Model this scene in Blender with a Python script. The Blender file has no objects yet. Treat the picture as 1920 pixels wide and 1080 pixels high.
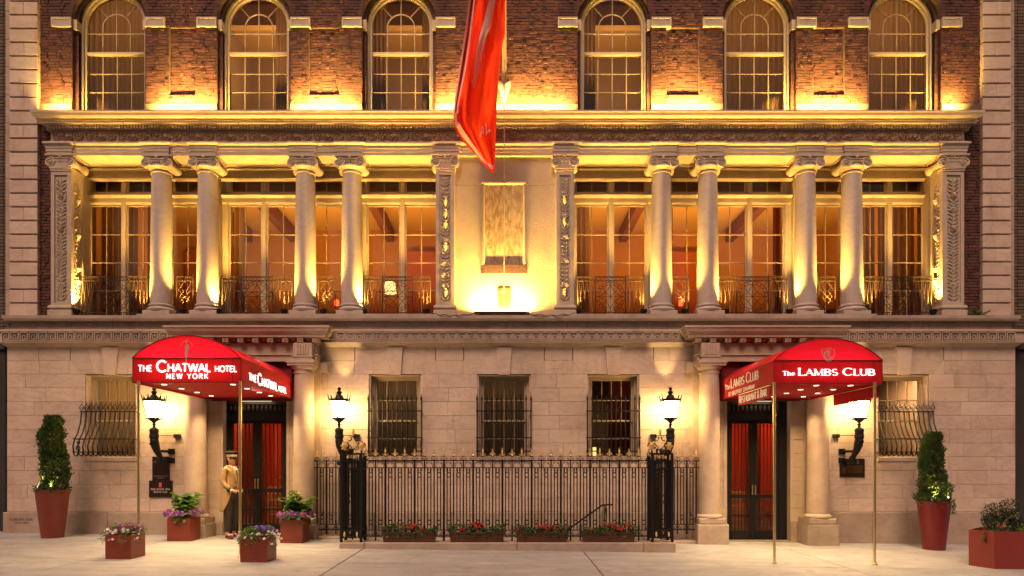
import bpy, math, random
from math import sin, cos, pi, radians, sqrt, atan2
from mathutils import Vector, Matrix, Euler
random.seed(7)
S = bpy.context.scene
COL = S.collection

# ------------------------------------------------------------------ camera
CX, HY, F, D, EYE = 950.0, 875.0, 1275.0, 15.0, 1.588   # principal column, horizon row, focal length in px, metres to the wall, eye height
cam_d = bpy.data.cameras.new('camera')
cam = bpy.data.objects.new('camera', cam_d); COL.objects.link(cam)
cam.location = (0, -D, EYE); cam.rotation_euler = (pi/2, 0, 0)
cam_d.sensor_width = 36; cam_d.lens = 36*F/1920
cam_d.shift_x = (960-CX)/1920; cam_d.shift_y = (HY-540)/1920
cam_d.clip_start = .1; cam_d.clip_end = 600
S.camera = cam

# ------------------------------------------------------------------ world and sun (dusk)
W = bpy.data.worlds.new('World'); S.world = W; W.use_nodes = True
wn = W.node_tree; wn.nodes.clear()
sky = wn.nodes.new('ShaderNodeTexSky'); sky.sky_type = 'NISHITA'; sky.sun_disc = False
sky.sun_elevation = radians(2.2); sky.sun_rotation = radians(200)
bg = wn.nodes.new('ShaderNodeBackground'); bg.inputs[1].default_value = .13
wo = wn.nodes.new('ShaderNodeOutputWorld')
# sunset clouds over the whole dome
tcw = wn.nodes.new('ShaderNodeTexCoord'); mpw = wn.nodes.new('ShaderNodeMapping'); mpw.inputs['Scale'].default_value = (1.2, 1.2, 5)
nzw = wn.nodes.new('ShaderNodeTexNoise'); nzw.inputs['Scale'].default_value = 2.2; nzw.inputs['Detail'].default_value = 7; nzw.inputs['Roughness'].default_value = .6
crw = wn.nodes.new('ShaderNodeValToRGB'); crw.color_ramp.elements[0].position = .40; crw.color_ramp.elements[0].color = (0, 0, 0, 1)
crw.color_ramp.elements[1].position = .62; crw.color_ramp.elements[1].color = (1, 1, 1, 1)
mxw = wn.nodes.new('ShaderNodeMixRGB'); mxw.inputs[2].default_value = (1.15, .62, .40, 1)
wn.links.new(tcw.outputs['Generated'], mpw.inputs[0]); wn.links.new(mpw.outputs[0], nzw.inputs['Vector'])
wn.links.new(nzw.outputs['Fac'], crw.inputs[0]); wn.links.new(crw.outputs[0], mxw.inputs[0])
wn.links.new(sky.outputs[0], mxw.inputs[1]); wn.links.new(mxw.outputs[0], bg.inputs[0]); wn.links.new(bg.outputs[0], wo.inputs[0])

sun_d = bpy.data.lights.new('sun', 'SUN'); sun_d.energy = 1.7; sun_d.angle = radians(30); sun_d.color = (1, .63, .45)
sun = bpy.data.objects.new('sun', sun_d); COL.objects.link(sun)
sun.rotation_euler = (radians(36), 0, radians(-14))       # broad glow of the dusk sky behind the camera
sun['label'] = 'dusk glow'
S.view_settings.view_transform = 'Standard'; S.view_settings.look = 'None'
S.view_settings.exposure = .85; S.view_settings.gamma = 1
S.view_settings.use_curve_mapping = False

# ------------------------------------------------------------------ helpers
def X(px, Y=0.0): return (px-CX)*(D+Y)/F
def Z(py, Y=0.0): return EYE+(HY-py)*(D+Y)/F
def gz(x, y=0.0): return -.0122*x+.010*y                  # the street falls to the right and to the kerb

ORG = {}
def off_of(p): return ORG.get(p.name, Vector((0, 0, 0))) if p else Vector((0, 0, 0))

class MB:
    def __init__(s): s.v = []; s.f = []; s.t = None
    def add(s, vs, fs):
        n = len(s.v); s.v += [tuple(v) for v in vs]; s.f += [tuple(n+i for i in f) for f in fs]; return s
    def box(s, x0, x1, y0, y1, z0, z1):
        vs = [(x0,y0,z0),(x1,y0,z0),(x1,y1,z0),(x0,y1,z0),(x0,y0,z1),(x1,y0,z1),(x1,y1,z1),(x0,y1,z1)]
        return s.add(vs, [(0,3,2,1),(4,5,6,7),(0,1,5,4),(1,2,6,5),(2,3,7,6),(3,0,4,7)])
    def cbox(s, x0, x1, y0, y1, z0, z1, c=.006):           # box whose front (y0) edges are chamfered
        vs = [(x0,y1,z0),(x1,y1,z0),(x1,y1,z1),(x0,y1,z1),(x0,y0+c,z0),(x1,y0+c,z0),(x1,y0+c,z1),(x0,y0+c,z1),
              (x0+c,y0,z0+c),(x1-c,y0,z0+c),(x1-c,y0,z1-c),(x0+c,y0,z1-c)]
        return s.add(vs, [(0,3,2,1),(0,1,5,4),(1,2,6,5),(2,3,7,6),(3,0,4,7),(4,5,9,8),(5,6,10,9),(6,7,11,10),(7,4,8,11),(8,9,10,11)])
    def prism(s, poly, y0, y1):                            # polygon in XZ (counter-clockwise from the front), extruded in Y
        n = len(poly)
        vs = [(x, y0, z) for x, z in poly]+[(x, y1, z) for x, z in poly]
        return s.add(vs, [tuple(range(n)), tuple(range(2*n-1, n-1, -1))]+[(i, i+n, (i+1) % n+n, (i+1) % n) for i in range(n)])
    def profile(s, prof, x0, x1, yref=0.0, yback=.3, mitre=True):   # (Y,Z) profile run along X; x0,x1 = ends of the face at yref; mitred returns
        if mitre:
            e = lambda y: yref-y
            rows = [[(x0-e(y), yback, z) for y, z in prof], [(x0-e(y), y, z) for y, z in prof], [(x1+e(y), y, z) for y, z in prof], [(x1+e(y), yback, z) for y, z in prof]]
        else:
            rows = [[(x0, yback, z) for y, z in prof], [(x0, y, z) for y, z in prof], [(x1, y, z) for y, z in prof], [(x1, yback, z) for y, z in prof]]
        n = len(prof); vs = [p for r in rows for p in r]; fs = []
        for r in range(3):
            for i in range(n-1):
                a = r*n+i; fs.append((a, a+1, a+n+1, a+n))
        fs.append((0, n, 2*n, 3*n)); fs.append((n-1, 4*n-1, 3*n-1, 2*n-1))
        return s.add(vs, fs)
    def lathe(s, prof, c=(0,0,0), n=20, cap=True, a0=0, a1=2*pi):  # prof: (r,z)
        full = abs(a1-a0-2*pi) < 1e-6; m = n if full else n+1
        vs = []
        for r, z in prof:
            for k in range(m):
                a = a0+(a1-a0)*k/n; vs.append((c[0]+r*cos(a), c[1]+r*sin(a), c[2]+z))
        fs = []
        for i in range(len(prof)-1):
            for k in range(n):
                k2 = (k+1) % m
                fs.append((i*m+k, i*m+k2, (i+1)*m+k2, (i+1)*m+k))
        if cap and full:
            fs.append(tuple(range(m-1, -1, -1))); L = (len(prof)-1)*m; fs.append(tuple(L+k for k in range(m)))
        return s.add(vs, fs)
    def tube(s, pts, r, n=6, closed=False, cap=True):
        pts = [Vector(p) for p in pts]; N = len(pts); vs = []; up = None
        for i, p in enumerate(pts):
            if closed: d = pts[(i+1) % N]-pts[i-1]
            else: d = pts[min(i+1, N-1)]-pts[max(i-1, 0)]
            if d.length < 1e-9: d = Vector((0, 0, 1))
            d.normalize()
            if up is None: up = Vector((0, 1, 0)) if abs(d.y) < .9 else Vector((0, 0, 1))
            a = d.cross(up)
            if a.length < 1e-6: a = d.cross(Vector((1, 0, 0)))
            a.normalize(); b = a.cross(d); up = b
            rr = r[i] if isinstance(r, (list, tuple)) else r
            for k in range(n):
                t = 2*pi*k/n+pi/n; vs.append(p+a*cos(t)*rr+b*sin(t)*rr)
        fs = []
        for i in range(N if closed else N-1):
            j = (i+1) % N
            for k in range(n): fs.append((i*n+k, j*n+k, j*n+(k+1) % n, i*n+(k+1) % n))
        if cap and not closed: fs += [tuple(range(n)), tuple((N-1)*n+k for k in range(n-1, -1, -1))]
        return s.add(vs, fs)
    def ball(s, c, r, n=8, sq=(1,1,1)):
        pr = [(r*sin(pi*i/(n//2+1)), -r*cos(pi*i/(n//2+1))) for i in range(n//2+2)]
        m0 = len(s.v); s.lathe([(max(a, 1e-4), b) for a, b in pr], (0,0,0), n, cap=False)
        s.v[m0:] = [(c[0]+x*sq[0], c[1]+y*sq[1], c[2]+z*sq[2]) for x, y, z in s.v[m0:]]
        return s
    def spiral(s, c, r0, r1, turns, a0, w, hand=1, y=0, n=None, sec=4):   # scroll in the XZ plane
        n = n or int(14*turns)+4; pts = []; ww = []
        for i in range(n+1):
            t = i/n; r = r0+(r1-r0)*t**.8; a = a0+hand*2*pi*turns*t
            pts.append((c[0]+r*cos(a), y, c[1]+r*sin(a))); ww.append(w*(1-.45*t))
        return s.tube(pts, ww, sec)
    def xf(s, M):
        s.v = [tuple(M @ Vector(v)) for v in s.v]; return s
    def build(s, name, mat, parent=None, smooth=False, **kw):
        me = bpy.data.meshes.new(name); o = None
        if parent is None:
            xs = [v[0] for v in s.v]; ys = [v[1] for v in s.v]; zs = [v[2] for v in s.v]
            of = Vector(((min(xs)+max(xs))/2, (min(ys)+max(ys))/2, min(zs)))
        else: of = off_of(parent)
        me.from_pydata([(v[0]-of.x, v[1]-of.y, v[2]-of.z) for v in s.v], [], s.f)
        if s.t:
            ca = me.color_attributes.new('tint', 'FLOAT_COLOR', 'CORNER'); k = 0
            flat = []
            for fi, f in enumerate(s.f):
                flat += list(s.t[fi])*len(f)
            ca.data.foreach_set('color', flat)
        if mat: me.materials.append(mat)
        if smooth:
            me.polygons.foreach_set('use_smooth', [True]*len(me.polygons))
            try: me.set_sharp_from_angle(angle=radians(smooth if smooth is not True else 40))
            except Exception: pass
        me.update()
        o = bpy.data.objects.new(name, me); COL.objects.link(o)
        if parent is None: o.location = of
        else: o.parent = parent
        ORG[o.name] = of
        for k_, v_ in kw.items(): o[k_] = v_
        return o

def thing(name, label, cat, loc=(0,0,0), group=None):
    o = bpy.data.objects.new(name, None); COL.objects.link(o); o.location = loc; o.empty_display_size = .2
    o['label'] = label; o['category'] = cat
    if group: o['group'] = group
    ORG[o.name] = Vector(loc); return o
def tag(o, label, cat, group=None):
    o['label'] = label; o['category'] = cat
    if group: o['group'] = group
    return o
def struct(o): o['kind'] = 'structure'; return o
def place(me_obj, parent, loc, rot=None, scale=None, name=None):
    """another object sharing me_obj's mesh, under parent, at world loc"""
    o = me_obj.copy(); COL.objects.link(o); o.parent = parent
    o.location = Vector(loc)-off_of(parent)
    if rot: o.rotation_euler = rot
    if scale: o.scale = scale
    ORG[o.name] = Vector(loc)
    return o
def copy_tree(o, parent=None, first=True):
    c = o.copy(); COL.objects.link(c); c.parent = parent
    ORG[c.name] = ORG.get(o.name, Vector((0,0,0)))
    for ch in list(o.children): copy_tree(ch, c)
    return c
def proto(mb, name, mat, **k):
    """mesh object used as a template; its mesh is in local coordinates. The first place_() uses the object itself."""
    me = bpy.data.meshes.new(name)
    me.from_pydata(mb.v, [], mb.f)
    if mb.t:
        ca = me.color_attributes.new('tint', 'FLOAT_COLOR', 'CORNER'); flat = []
        for fi, f in enumerate(mb.f): flat += list(mb.t[fi])*len(f)
        ca.data.foreach_set('color', flat)
    me.materials.append(mat)
    if k.get('smooth'):
        me.polygons.foreach_set('use_smooth', [True]*len(me.polygons))
        try: me.set_sharp_from_angle(angle=radians(40))
        except Exception: pass
    me.update(); return me
def put(me, name, parent, loc, rot=None, scale=None):
    o = bpy.data.objects.new(name, me); COL.objects.link(o)
    if parent: o.parent = parent; o.location = Vector(loc)-off_of(parent)
    else: o.location = loc
    if rot: o.rotation_euler = rot
    if scale: o.scale = scale
    ORG[o.name] = Vector(loc); return o

# ------------------------------------------------------------------ materials
def M(name, col, rough=.6, metal=0, col2=None, var=.5, scale=3, detail=5, stretch=(1,1,1), bump=0, bscale=40, rnd=0, tint=False,
      vein=None, stain=None, trans=0, spec=.5, contrast=.2):
    m = bpy.data.materials.new(name); m.use_nodes = True; nt = m.node_tree; N = nt.nodes; L = nt.links
    b = N['Principled BSDF']; b.inputs['Roughness'].default_value = rough; b.inputs['Metallic'].default_value = metal
    b.inputs['Specular IOR Level'].default_value = spec
    if trans: b.inputs['Transmission Weight'].default_value = trans
    geo = N.new('ShaderNodeNewGeometry'); mp = N.new('ShaderNodeMapping'); mp.inputs['Scale'].default_value = stretch
    L.new(geo.outputs['Position'], mp.inputs[0])
    nz = N.new('ShaderNodeTexNoise'); nz.inputs['Scale'].default_value = scale; nz.inputs['Detail'].default_value = detail; nz.inputs['Roughness'].default_value = .62
    L.new(mp.outputs[0], nz.inputs['Vector'])
    cr = N.new('ShaderNodeValToRGB'); cr.color_ramp.elements[0].position = .5-contrast; cr.color_ramp.elements[1].position = .5+contrast
    c2 = col2 or tuple(c*(1-var*.5) for c in col)
    cr.color_ramp.elements[0].color = (*c2, 1); cr.color_ramp.elements[1].color = (*col, 1)
    L.new(nz.outputs['Fac'], cr.inputs[0]); out = cr.outputs[0]
    if vein:
        vc, vs, va = vein
        n2 = N.new('ShaderNodeTexNoise'); n2.inputs['Scale'].default_value = vs; n2.inputs['Detail'].default_value = 6; n2.inputs['Distortion'].default_value = 1.6
        mp2 = N.new('ShaderNodeMapping'); mp2.inputs['Scale'].default_value = (1, 1, 2.6); mp2.inputs['Rotation'].default_value = (0, .6, 0)
        L.new(geo.outputs['Position'], mp2.inputs[0])
        if rnd:
            oi0 = N.new('ShaderNodeObjectInfo'); ad = N.new('ShaderNodeVectorMath'); ad.operation = 'MULTIPLY_ADD'
            ad.inputs[1].default_value = (9, 9, 9); L.new(oi0.outputs['Random'], ad.inputs[0]); L.new(mp2.outputs[0], ad.inputs[2]); L.new(ad.outputs[0], n2.inputs['Vector'])
        else: L.new(mp2.outputs[0], n2.inputs['Vector'])
        r2 = N.new('ShaderNodeValToRGB'); e = r2.color_ramp.elements; e[0].position = .46; e[0].color = (0,0,0,1); e[1].position = .50; e[1].color = (1,1,1,1)
        e2 = r2.color_ramp.elements.new(.54); e2.color = (0,0,0,1)
        L.new(n2.outputs['Fac'], r2.inputs[0])
        ml = N.new('ShaderNodeMath'); ml.operation = 'MULTIPLY'; ml.inputs[1].default_value = va; L.new(r2.outputs[0], ml.inputs[0])
        mx = N.new('ShaderNodeMixRGB'); mx.inputs[2].default_value = (*vc, 1); L.new(ml.outputs[0], mx.inputs[0]); L.new(out, mx.inputs[1]); out = mx.outputs[0]
    if stain:
        sc_, am, smin = stain
        n3 = N.new('ShaderNodeTexNoise'); n3.inputs['Scale'].default_value = 1.6; n3.inputs['Detail'].default_value = 8; n3.inputs['Roughness'].default_value = .7
        mp3 = N.new('ShaderNodeMapping'); mp3.inputs['Scale'].default_value = (1.3, 1.3, .45); L.new(geo.outputs['Position'], mp3.inputs[0]); L.new(mp3.outputs[0], n3.inputs['Vector'])
        r3 = N.new('ShaderNodeValToRGB'); r3.color_ramp.elements[0].position = smin; r3.color_ramp.elements[1].position = smin+.16
        L.new(n3.outputs['Fac'], r3.inputs[0]); m3 = N.new('ShaderNodeMath'); m3.operation = 'MULTIPLY'; m3.inputs[1].default_value = am; L.new(r3.outputs[0], m3.inputs[0])
        mx = N.new('ShaderNodeMixRGB'); mx.inputs[2].default_value = (*sc_, 1); L.new(m3.outputs[0], mx.inputs[0]); L.new(out, mx.inputs[1]); out = mx.outputs[0]
    if rnd:
        oi = N.new('ShaderNodeObjectInfo'); mr = N.new('ShaderNodeMapRange'); mr.inputs[3].default_value = 1-rnd; mr.inputs[4].default_value = 1+rnd*.6
        L.new(oi.outputs['Random'], mr.inputs[0]); mx = N.new('ShaderNodeVectorMath'); mx.operation = 'SCALE'
        L.new(out, mx.inputs[0]); L.new(mr.outputs[0], mx.inputs['Scale']); out = mx.outputs[0]
    if tint:
        at = N.new('ShaderNodeAttribute'); at.attribute_name = 'tint'; mx = N.new('ShaderNodeMixRGB'); mx.blend_type = 'MULTIPLY'; mx.inputs[0].default_value = 1
        L.new(out, mx.inputs[1]); L.new(at.outputs['Color'], mx.inputs[2]); out = mx.outputs[0]
    L.new(out, b.inputs['Base Color'])
    if bump:
        n4 = N.new('ShaderNodeTexNoise'); n4.inputs['Scale'].default_value = bscale; n4.inputs['Detail'].default_value = 4; L.new(mp.outputs[0], n4.inputs['Vector'])
        bp = N.new('ShaderNodeBump'); bp.inputs['Strength'].default_value = bump; bp.inputs['Distance'].default_value = .01
        L.new(n4.outputs['Fac'], bp.inputs['Height']); L.new(bp.outputs[0], b.inputs['Normal'])
    return m
def EM(name, col, st):
    m = bpy.data.materials.new(name); m.use_nodes = True; b = m.node_tree.nodes['Principled BSDF']
    b.inputs['Base Color'].default_value = (*[min(1, c) for c in col], 1); b.inputs['Emission Color'].default_value = (*col, 1); b.inputs['Emission Strength'].default_value = st
    return m
def GLASS(name, refl=.10, tintc=(.9,.9,.85), fres=1.0):
    m = bpy.data.materials.new(name); m.use_nodes = True; nt = m.node_tree; N = nt.nodes; L = nt.links; N.clear()
    o = N.new('ShaderNodeOutputMaterial'); t = N.new('ShaderNodeBsdfTransparent'); t.inputs[0].default_value = (*tintc, 1)
    g = N.new('ShaderNodeBsdfGlossy'); g.inputs['Roughness'].default_value = .02
    fr = N.new('ShaderNodeFresnel'); fr.inputs[0].default_value = 1.5; ma = N.new('ShaderNodeMath'); ma.operation = 'MULTIPLY_ADD'; ma.inputs[1].default_value = fres; ma.inputs[2].default_value = refl
    geo = N.new('ShaderNodeNewGeometry'); nz = N.new('ShaderNodeTexNoise'); nz.inputs['Scale'].default_value = 2.5; nz.inputs['Detail'].default_value = 1
    bp = N.new('ShaderNodeBump'); bp.inputs['Strength'].default_value = .25; bp.inputs['Distance'].default_value = .02
    L.new(geo.outputs['Position'], nz.inputs['Vector']); L.new(nz.outputs['Fac'], bp.inputs['Height']); L.new(bp.outputs[0], g.inputs['Normal'])
    mx = N.new('ShaderNodeMixShader'); L.new(fr.outputs[0], ma.inputs[0]); L.new(ma.outputs[0], mx.inputs[0]); L.new(t.outputs[0], mx.inputs[1]); L.new(g.outputs[0], mx.inputs[2]); L.new(mx.outputs[0], o.inputs[0])
    return m
def FABRIC(name, col, tr=.35):
    m = M(name, col, .8, var=.35, scale=3, bump=.15, bscale=300); nt = m.node_tree; N = nt.nodes; L = nt.links
    b = N['Principled BSDF']; o = [n for n in N if n.type == 'OUTPUT_MATERIAL'][0]
    t = N.new('ShaderNodeBsdfTranslucent'); t.inputs[0].default_value = (*col, 1)
    mx = N.new('ShaderNodeMixShader'); mx.inputs[0].default_value = tr; L.new(b.outputs[0], mx.inputs[1]); L.new(t.outputs[0], mx.inputs[2]); L.new(mx.outputs[0], o.inputs[0])
    return m

STONE = M('marble_ashlar', (.62,.495,.41), .55, col2=(.48,.36,.285), scale=1.3, vein=((.30,.25,.22), 1.1, .35), rnd=.09, stain=((.26,.17,.11), .5, .55), bump=.15, bscale=60)
STONE2 = M('carved_limestone', (.50,.42,.34), .6, col2=(.40,.32,.25), scale=4, bump=.2, bscale=70, stain=((.20,.14,.10), .5, .58))
TERRA = M('carved_frieze_stone', (.40,.27,.19), .7, col2=(.29,.19,.13), scale=5, bump=.25, bscale=60)
BASE = M('weathered_base_stone', (.42,.34,.27), .6, col2=(.30,.23,.18), scale=2.2, vein=((.24,.18,.15), .9, .3), rnd=.08, stain=((.28,.13,.05), .6, .54), bump=.15, bscale=50)
COLST = M('column_marble', (.52,.45,.40), .42, col2=(.40,.34,.31), scale=2.2, stretch=(1,1,.25), vein=((.30,.26,.25), 1.4, .35), bump=.06)
COLST2 = M('portico_column_stone', (.50,.395,.31), .65, col2=(.40,.29,.22), scale=2.6, bump=.6, bscale=26, stain=((.30,.17,.08), .5, .60))
JOINT = M('stone_joint', (.24,.19,.155), .9)
BANDST = M('coursed_stone_band', (.46,.36,.295), .6, col2=(.34,.25,.20), scale=2.5, stretch=(1,1,2), rnd=.08, stain=((.16,.12,.10), .5, .55), bump=.1)  # darker stone tone for bands, ledge and end stones
BRICK = M('old_red_brick', (.120,.042,.034), .8, col2=(.060,.024,.021), scale=9, tint=True, bump=.5, bscale=90)
MORT = M('brick_mortar', (.15,.10,.075), .95, bump=.3, bscale=100)
STUCCO = M('niche_wall', (.50,.42,.32), .7, col2=(.42,.34,.25), scale=3, bump=1.0, bscale=38)
SLAB = M('brown_veined_marble', (.56,.43,.28), .35, col2=(.30,.20,.12), scale=7, stretch=(2.4,1,.8), detail=8, contrast=.1, vein=((.52,.42,.30), 3, .5))
WOODW = M('cream_window_paint', (.44,.35,.24), .45, var=.15, scale=6)
MUNT = M('muntin_paint', (.34,.25,.15), .4, var=.15)
IRON = M('black_wrought_iron', (.008,.007,.008), .5, var=.4, scale=30, spec=.3)
IRONB = M('bronze_iron', (.050,.032,.018), .45, metal=.3, var=.5, scale=30)
GOLD = M('gold_leaf', (.92,.64,.22), .35, metal=.55, var=.3, scale=30)
BRASS = M('polished_brass', (.88,.72,.38), .34, metal=1, var=.0, scale=12)
BRONZE = M('dark_bronze', (.045,.022,.014), .4, metal=.5, var=.3)
REDF = FABRIC('red_awning_canvas', (.52,.004,.016), .36)
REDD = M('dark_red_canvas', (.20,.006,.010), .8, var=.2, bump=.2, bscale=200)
PIPE = M('awning_piping', (.12,.004,.006), .7)
WALK = M('concrete_flags', (.44,.445,.45), .6, col2=(.30,.30,.30), scale=2.2, detail=10, stretch=(.6,1.4,1), rnd=.08, vein=((.20,.18,.17), .9, .22), stain=((.13,.11,.10), .55, .55), bump=.12, bscale=80)
ROADM = M('asphalt', (.05,.05,.052), .8, bump=.4, bscale=60)
CORTEN = M('rust_red_planter', (.20,.036,.018), .42, col2=(.14,.026,.014), scale=3, bump=.05)
DARK = M('dark_wall', (.035,.03,.03), .9)
CURT = FABRIC('sheer_curtain', (.42,.27,.14), .5)
CURTR = M('red_drape', (.42,.03,.02), .8, var=.3)
INW = M('warm_interior_wall', (.50,.24,.08), .8, var=.2)
INC = M('interior_ceiling', (.55,.34,.11), .8, var=.1)
INR = M('red_lobby_wall', (.50,.035,.015), .5, var=.2)
GL_UP = GLASS('upper_window_glass', .01, (.88,.84,.75)); GL_LO = GLASS('lower_window_glass', .03, (.9,.88,.8))
E_LAMP = EM('lantern_frosted_glass', (1, .62, .21), 58)
E_UP = EM('uplight_lens', (1, .72, .32), 8); E_DL = EM('downlight_lens', (1, .80, .5), 1.6)
E_SIGN = EM('backlit_letter', (1, .93, .88), .95)
WHITEL = M('white_lettering', (.85,.80,.76), .5, var=.05); GREYL = M('grey_emblem', (.42,.38,.36), .5, var=.05)

YEL = (1.0, .545, .09)
def area(name, parent, loc, size, sizey, energy, col, target=None, rot=None, spread=180):
    l = bpy.data.lights.new(name, 'AREA'); l.shape = 'RECTANGLE'; l.size = size; l.size_y = sizey; l.energy = energy; l.color = col; l.spread = radians(spread)
    o = bpy.data.objects.new(name, l); COL.objects.link(o); o.parent = parent; o.location = Vector(loc)-off_of(parent)
    if target is not None: o.rotation_euler = (Vector(target)-Vector(loc)).to_track_quat('-Z', 'Y').to_euler()
    if rot is not None: o.rotation_euler = rot
    return o
def spot(name, parent, loc, target, energy, col, ang=60, blend=.8, rad=.03):
    l = bpy.data.lights.new(name, 'SPOT'); l.energy = energy; l.color = col; l.spot_size = radians(ang); l.spot_blend = blend; l.shadow_soft_size = rad
    o = bpy.data.objects.new(name, l); COL.objects.link(o); o.parent = parent; o.location = Vector(loc)-off_of(parent)
    o.rotation_euler = (Vector(target)-Vector(loc)).to_track_quat('-Z', 'Y').to_euler(); return o
def point(name, parent, loc, energy, col, rad=.1):
    l = bpy.data.lights.new(name, 'POINT'); l.energy = energy; l.color = col; l.shadow_soft_size = rad
    o = bpy.data.objects.new(name, l); COL.objects.link(o); o.parent = parent; o.location = Vector(loc)-off_of(parent); return o
S.cycles.use_denoising = True; S.cycles.max_bounces = 6; S.cycles.diffuse_bounces = 3; S.cycles.glossy_bounces = 3
S.cycles.transparent_max_bounces = 12; S.cycles.sample_clamp_indirect = 4; S.cycles.use_light_tree = True
S.cycles.caustics_reflective = False; S.cycles.caustics_refractive = False
# ================================================================== SETTING
walk_x = [-40, -27, -15.35, -11.15, -6.95, -2.75, 1.47, 5.7, 9.9, 14.1, 27, 40]
walk_y = [.6, -3.62, -5.62]
base = MB(); gp = [(x, y) for x in (-40, 40) for y in (.6, -5.62)]
base.add([(-40,-5.62,gz(-40,-5.62)-.03),(40,-5.62,gz(40,-5.62)-.03),(40,.6,gz(40,.6)-.03),(-40,.6,gz(-40,.6)-.03)], [(0,1,2,3)])
sidewalk = struct(base.build('sidewalk', M('pavement_joint', (.06,.055,.05), .95))); 
def slab(x0, x1, y0, y1, g=.010):
    m = MB(); x0 += g; x1 -= g; y0 += g; y1 -= g; q = [(x0,y0),(x1,y0),(x1,y1),(x0,y1)]; c = .008
    q2 = [(x0+c,y0+c),(x1-c,y0+c),(x1-c,y1-c),(x0+c,y1-c)]
    m.add([(a,b,gz(a,b)-.03) for a,b in q]+[(a,b,gz(a,b)-.006) for a,b in q]+[(a,b,gz(a,b)) for a,b in q2],
          [(0,1,5,4),(1,2,6,5),(2,3,7,6),(3,0,4,7),(4,5,9,8),(5,6,10,9),(6,7,11,10),(7,4,8,11),(8,9,10,11)])
    return m
for i in range(len(walk_x)-1):
    for j in range(2):
        slab(walk_x[i], walk_x[i+1], walk_y[j+1], walk_y[j]).build('concrete_slab', WALK, sidewalk)
kb = MB()
for i in range(-13, 13):
    x0, x1 = i*3.0, i*3.0+2.99
    kb.add([(x0,-5.8,gz(x0,-5.7)-.16),(x1,-5.8,gz(x1,-5.7)-.16),(x1,-5.8,gz(x1,-5.7)),(x0,-5.8,gz(x0,-5.7)),(x0,-5.63,gz(x0,-5.7)),(x1,-5.63,gz(x1,-5.7)),(x1,-5.63,gz(x1,-5.7)-.16),(x0,-5.63,gz(x0,-5.7)-.16)], [(0,1,2,3),(3,2,5,4),(0,3,4,7),(1,6,5,2)])
struct(kb.build('kerb', WALK))
g = MB(); g.add([(x, y, gz(max(-40, min(40, x)), -5.7)-.15) for x, y in ((-300,-300),(-40,-300),(40,-300),(300,-300),(-300,-5.8),(-40,-5.8),(40,-5.8),(300,-5.8))], [(0,1,5,4),(1,2,6,5),(2,3,7,6)])
struct(g.build('road', ROADM))
g = MB(); g.add([(x, y, -.9) for x, y in ((-300,-300),(300,-300),(300,300),(-300,300))], [(0,1,2,3)]); struct(g.build('ground', ROADM))

# ================================================================== THE BUILDING
B = thing('hotel_building', 'brick and pale stone hotel front with loggia of columns and arched upper windows', 'building', (0, 0, 0))
XL, XR = X(13), X(1904)
zc = [Z(960-25.85*k) for k in range(13)]        # course joints, from the base course up
zc[-1] = Z(650); ztop = Z(645)
HEADZ = Z(703); 
yW = .30                                         # back of facing
# --- openings of the ground floor
gw = []                                          # window openings (x0,x1)
for a, b_ in ((160, 255), (692, 790), (895, 995), (1101, 1198), (1646, 1742)): gw.append((X(a), X(b_)))
SILL = Z(857)
DOORS = [(-6.27, -4.87), (4.87, 6.27)]
DZ = 3.55
# facing blocks
blk_cache = {}
def block(x0, x1, z0, z1, y=0.0, d=.10, mat=STONE, name='stone_block', g=.0025, c=.005, parent=None):
    w, h = round(x1-x0-2*g, 3), round(z1-z0-2*g, 3)
    if w < .02 or h < .02: return
    k = (w, h, d, mat.name, c)
    if k not in blk_cache: blk_cache[k] = proto(MB().cbox(-w/2, w/2, 0, d, 0, h, c), name, mat)
    return put(blk_cache[k], name, parent or B, ((x0+x1)/2, y+random.uniform(-.0015, .0015), z0+g))
def cut(x0, x1, holes):
    segs = [(x0, x1)]
    for a, b_ in holes:
        n = []
        for s0, s1 in segs:
            if b_ <= s0 or a >= s1: n.append((s0, s1)); continue
            if a > s0: n.append((s0, a))
            if b_ < s1: n.append((b_, s1))
        segs = n
    return segs
portico = [(-6.95, -4.10), (4.12, 6.93)]          # behind the porticos: dressed separately
rows = len(zc)-1
for r in range(rows):
    z0, z1 = zc[r], zc[r+1]
    holes = [((-6.62), (-4.55)), (4.55, 6.62)]
    lint = z0 >= HEADZ-.1
    if not lint and z1 > SILL+.05: holes += gw
    if lint:
        for a, b_ in gw: holes.append(((a+b_)/2-.90, (a+b_)/2+.90))
    for s0, s1 in cut(XL, XR, holes):
        L = s1-s0
        if L < .02: continue
        xs = [s0]; x = s0
        x = s0+(random.uniform(.35, .75) if r % 2 else random.uniform(.7, 1.1))
        while x < s1-.4:
            xs.append(x); x += random.uniform(.62, 1.15)
        if L > .9 and len(xs) == 1: xs.append(s0+L*random.uniform(.4, .6))
        xs.append(s1)
        for i in range(len(xs)-1): block(xs[i], xs[i+1], z0, z1)
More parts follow.
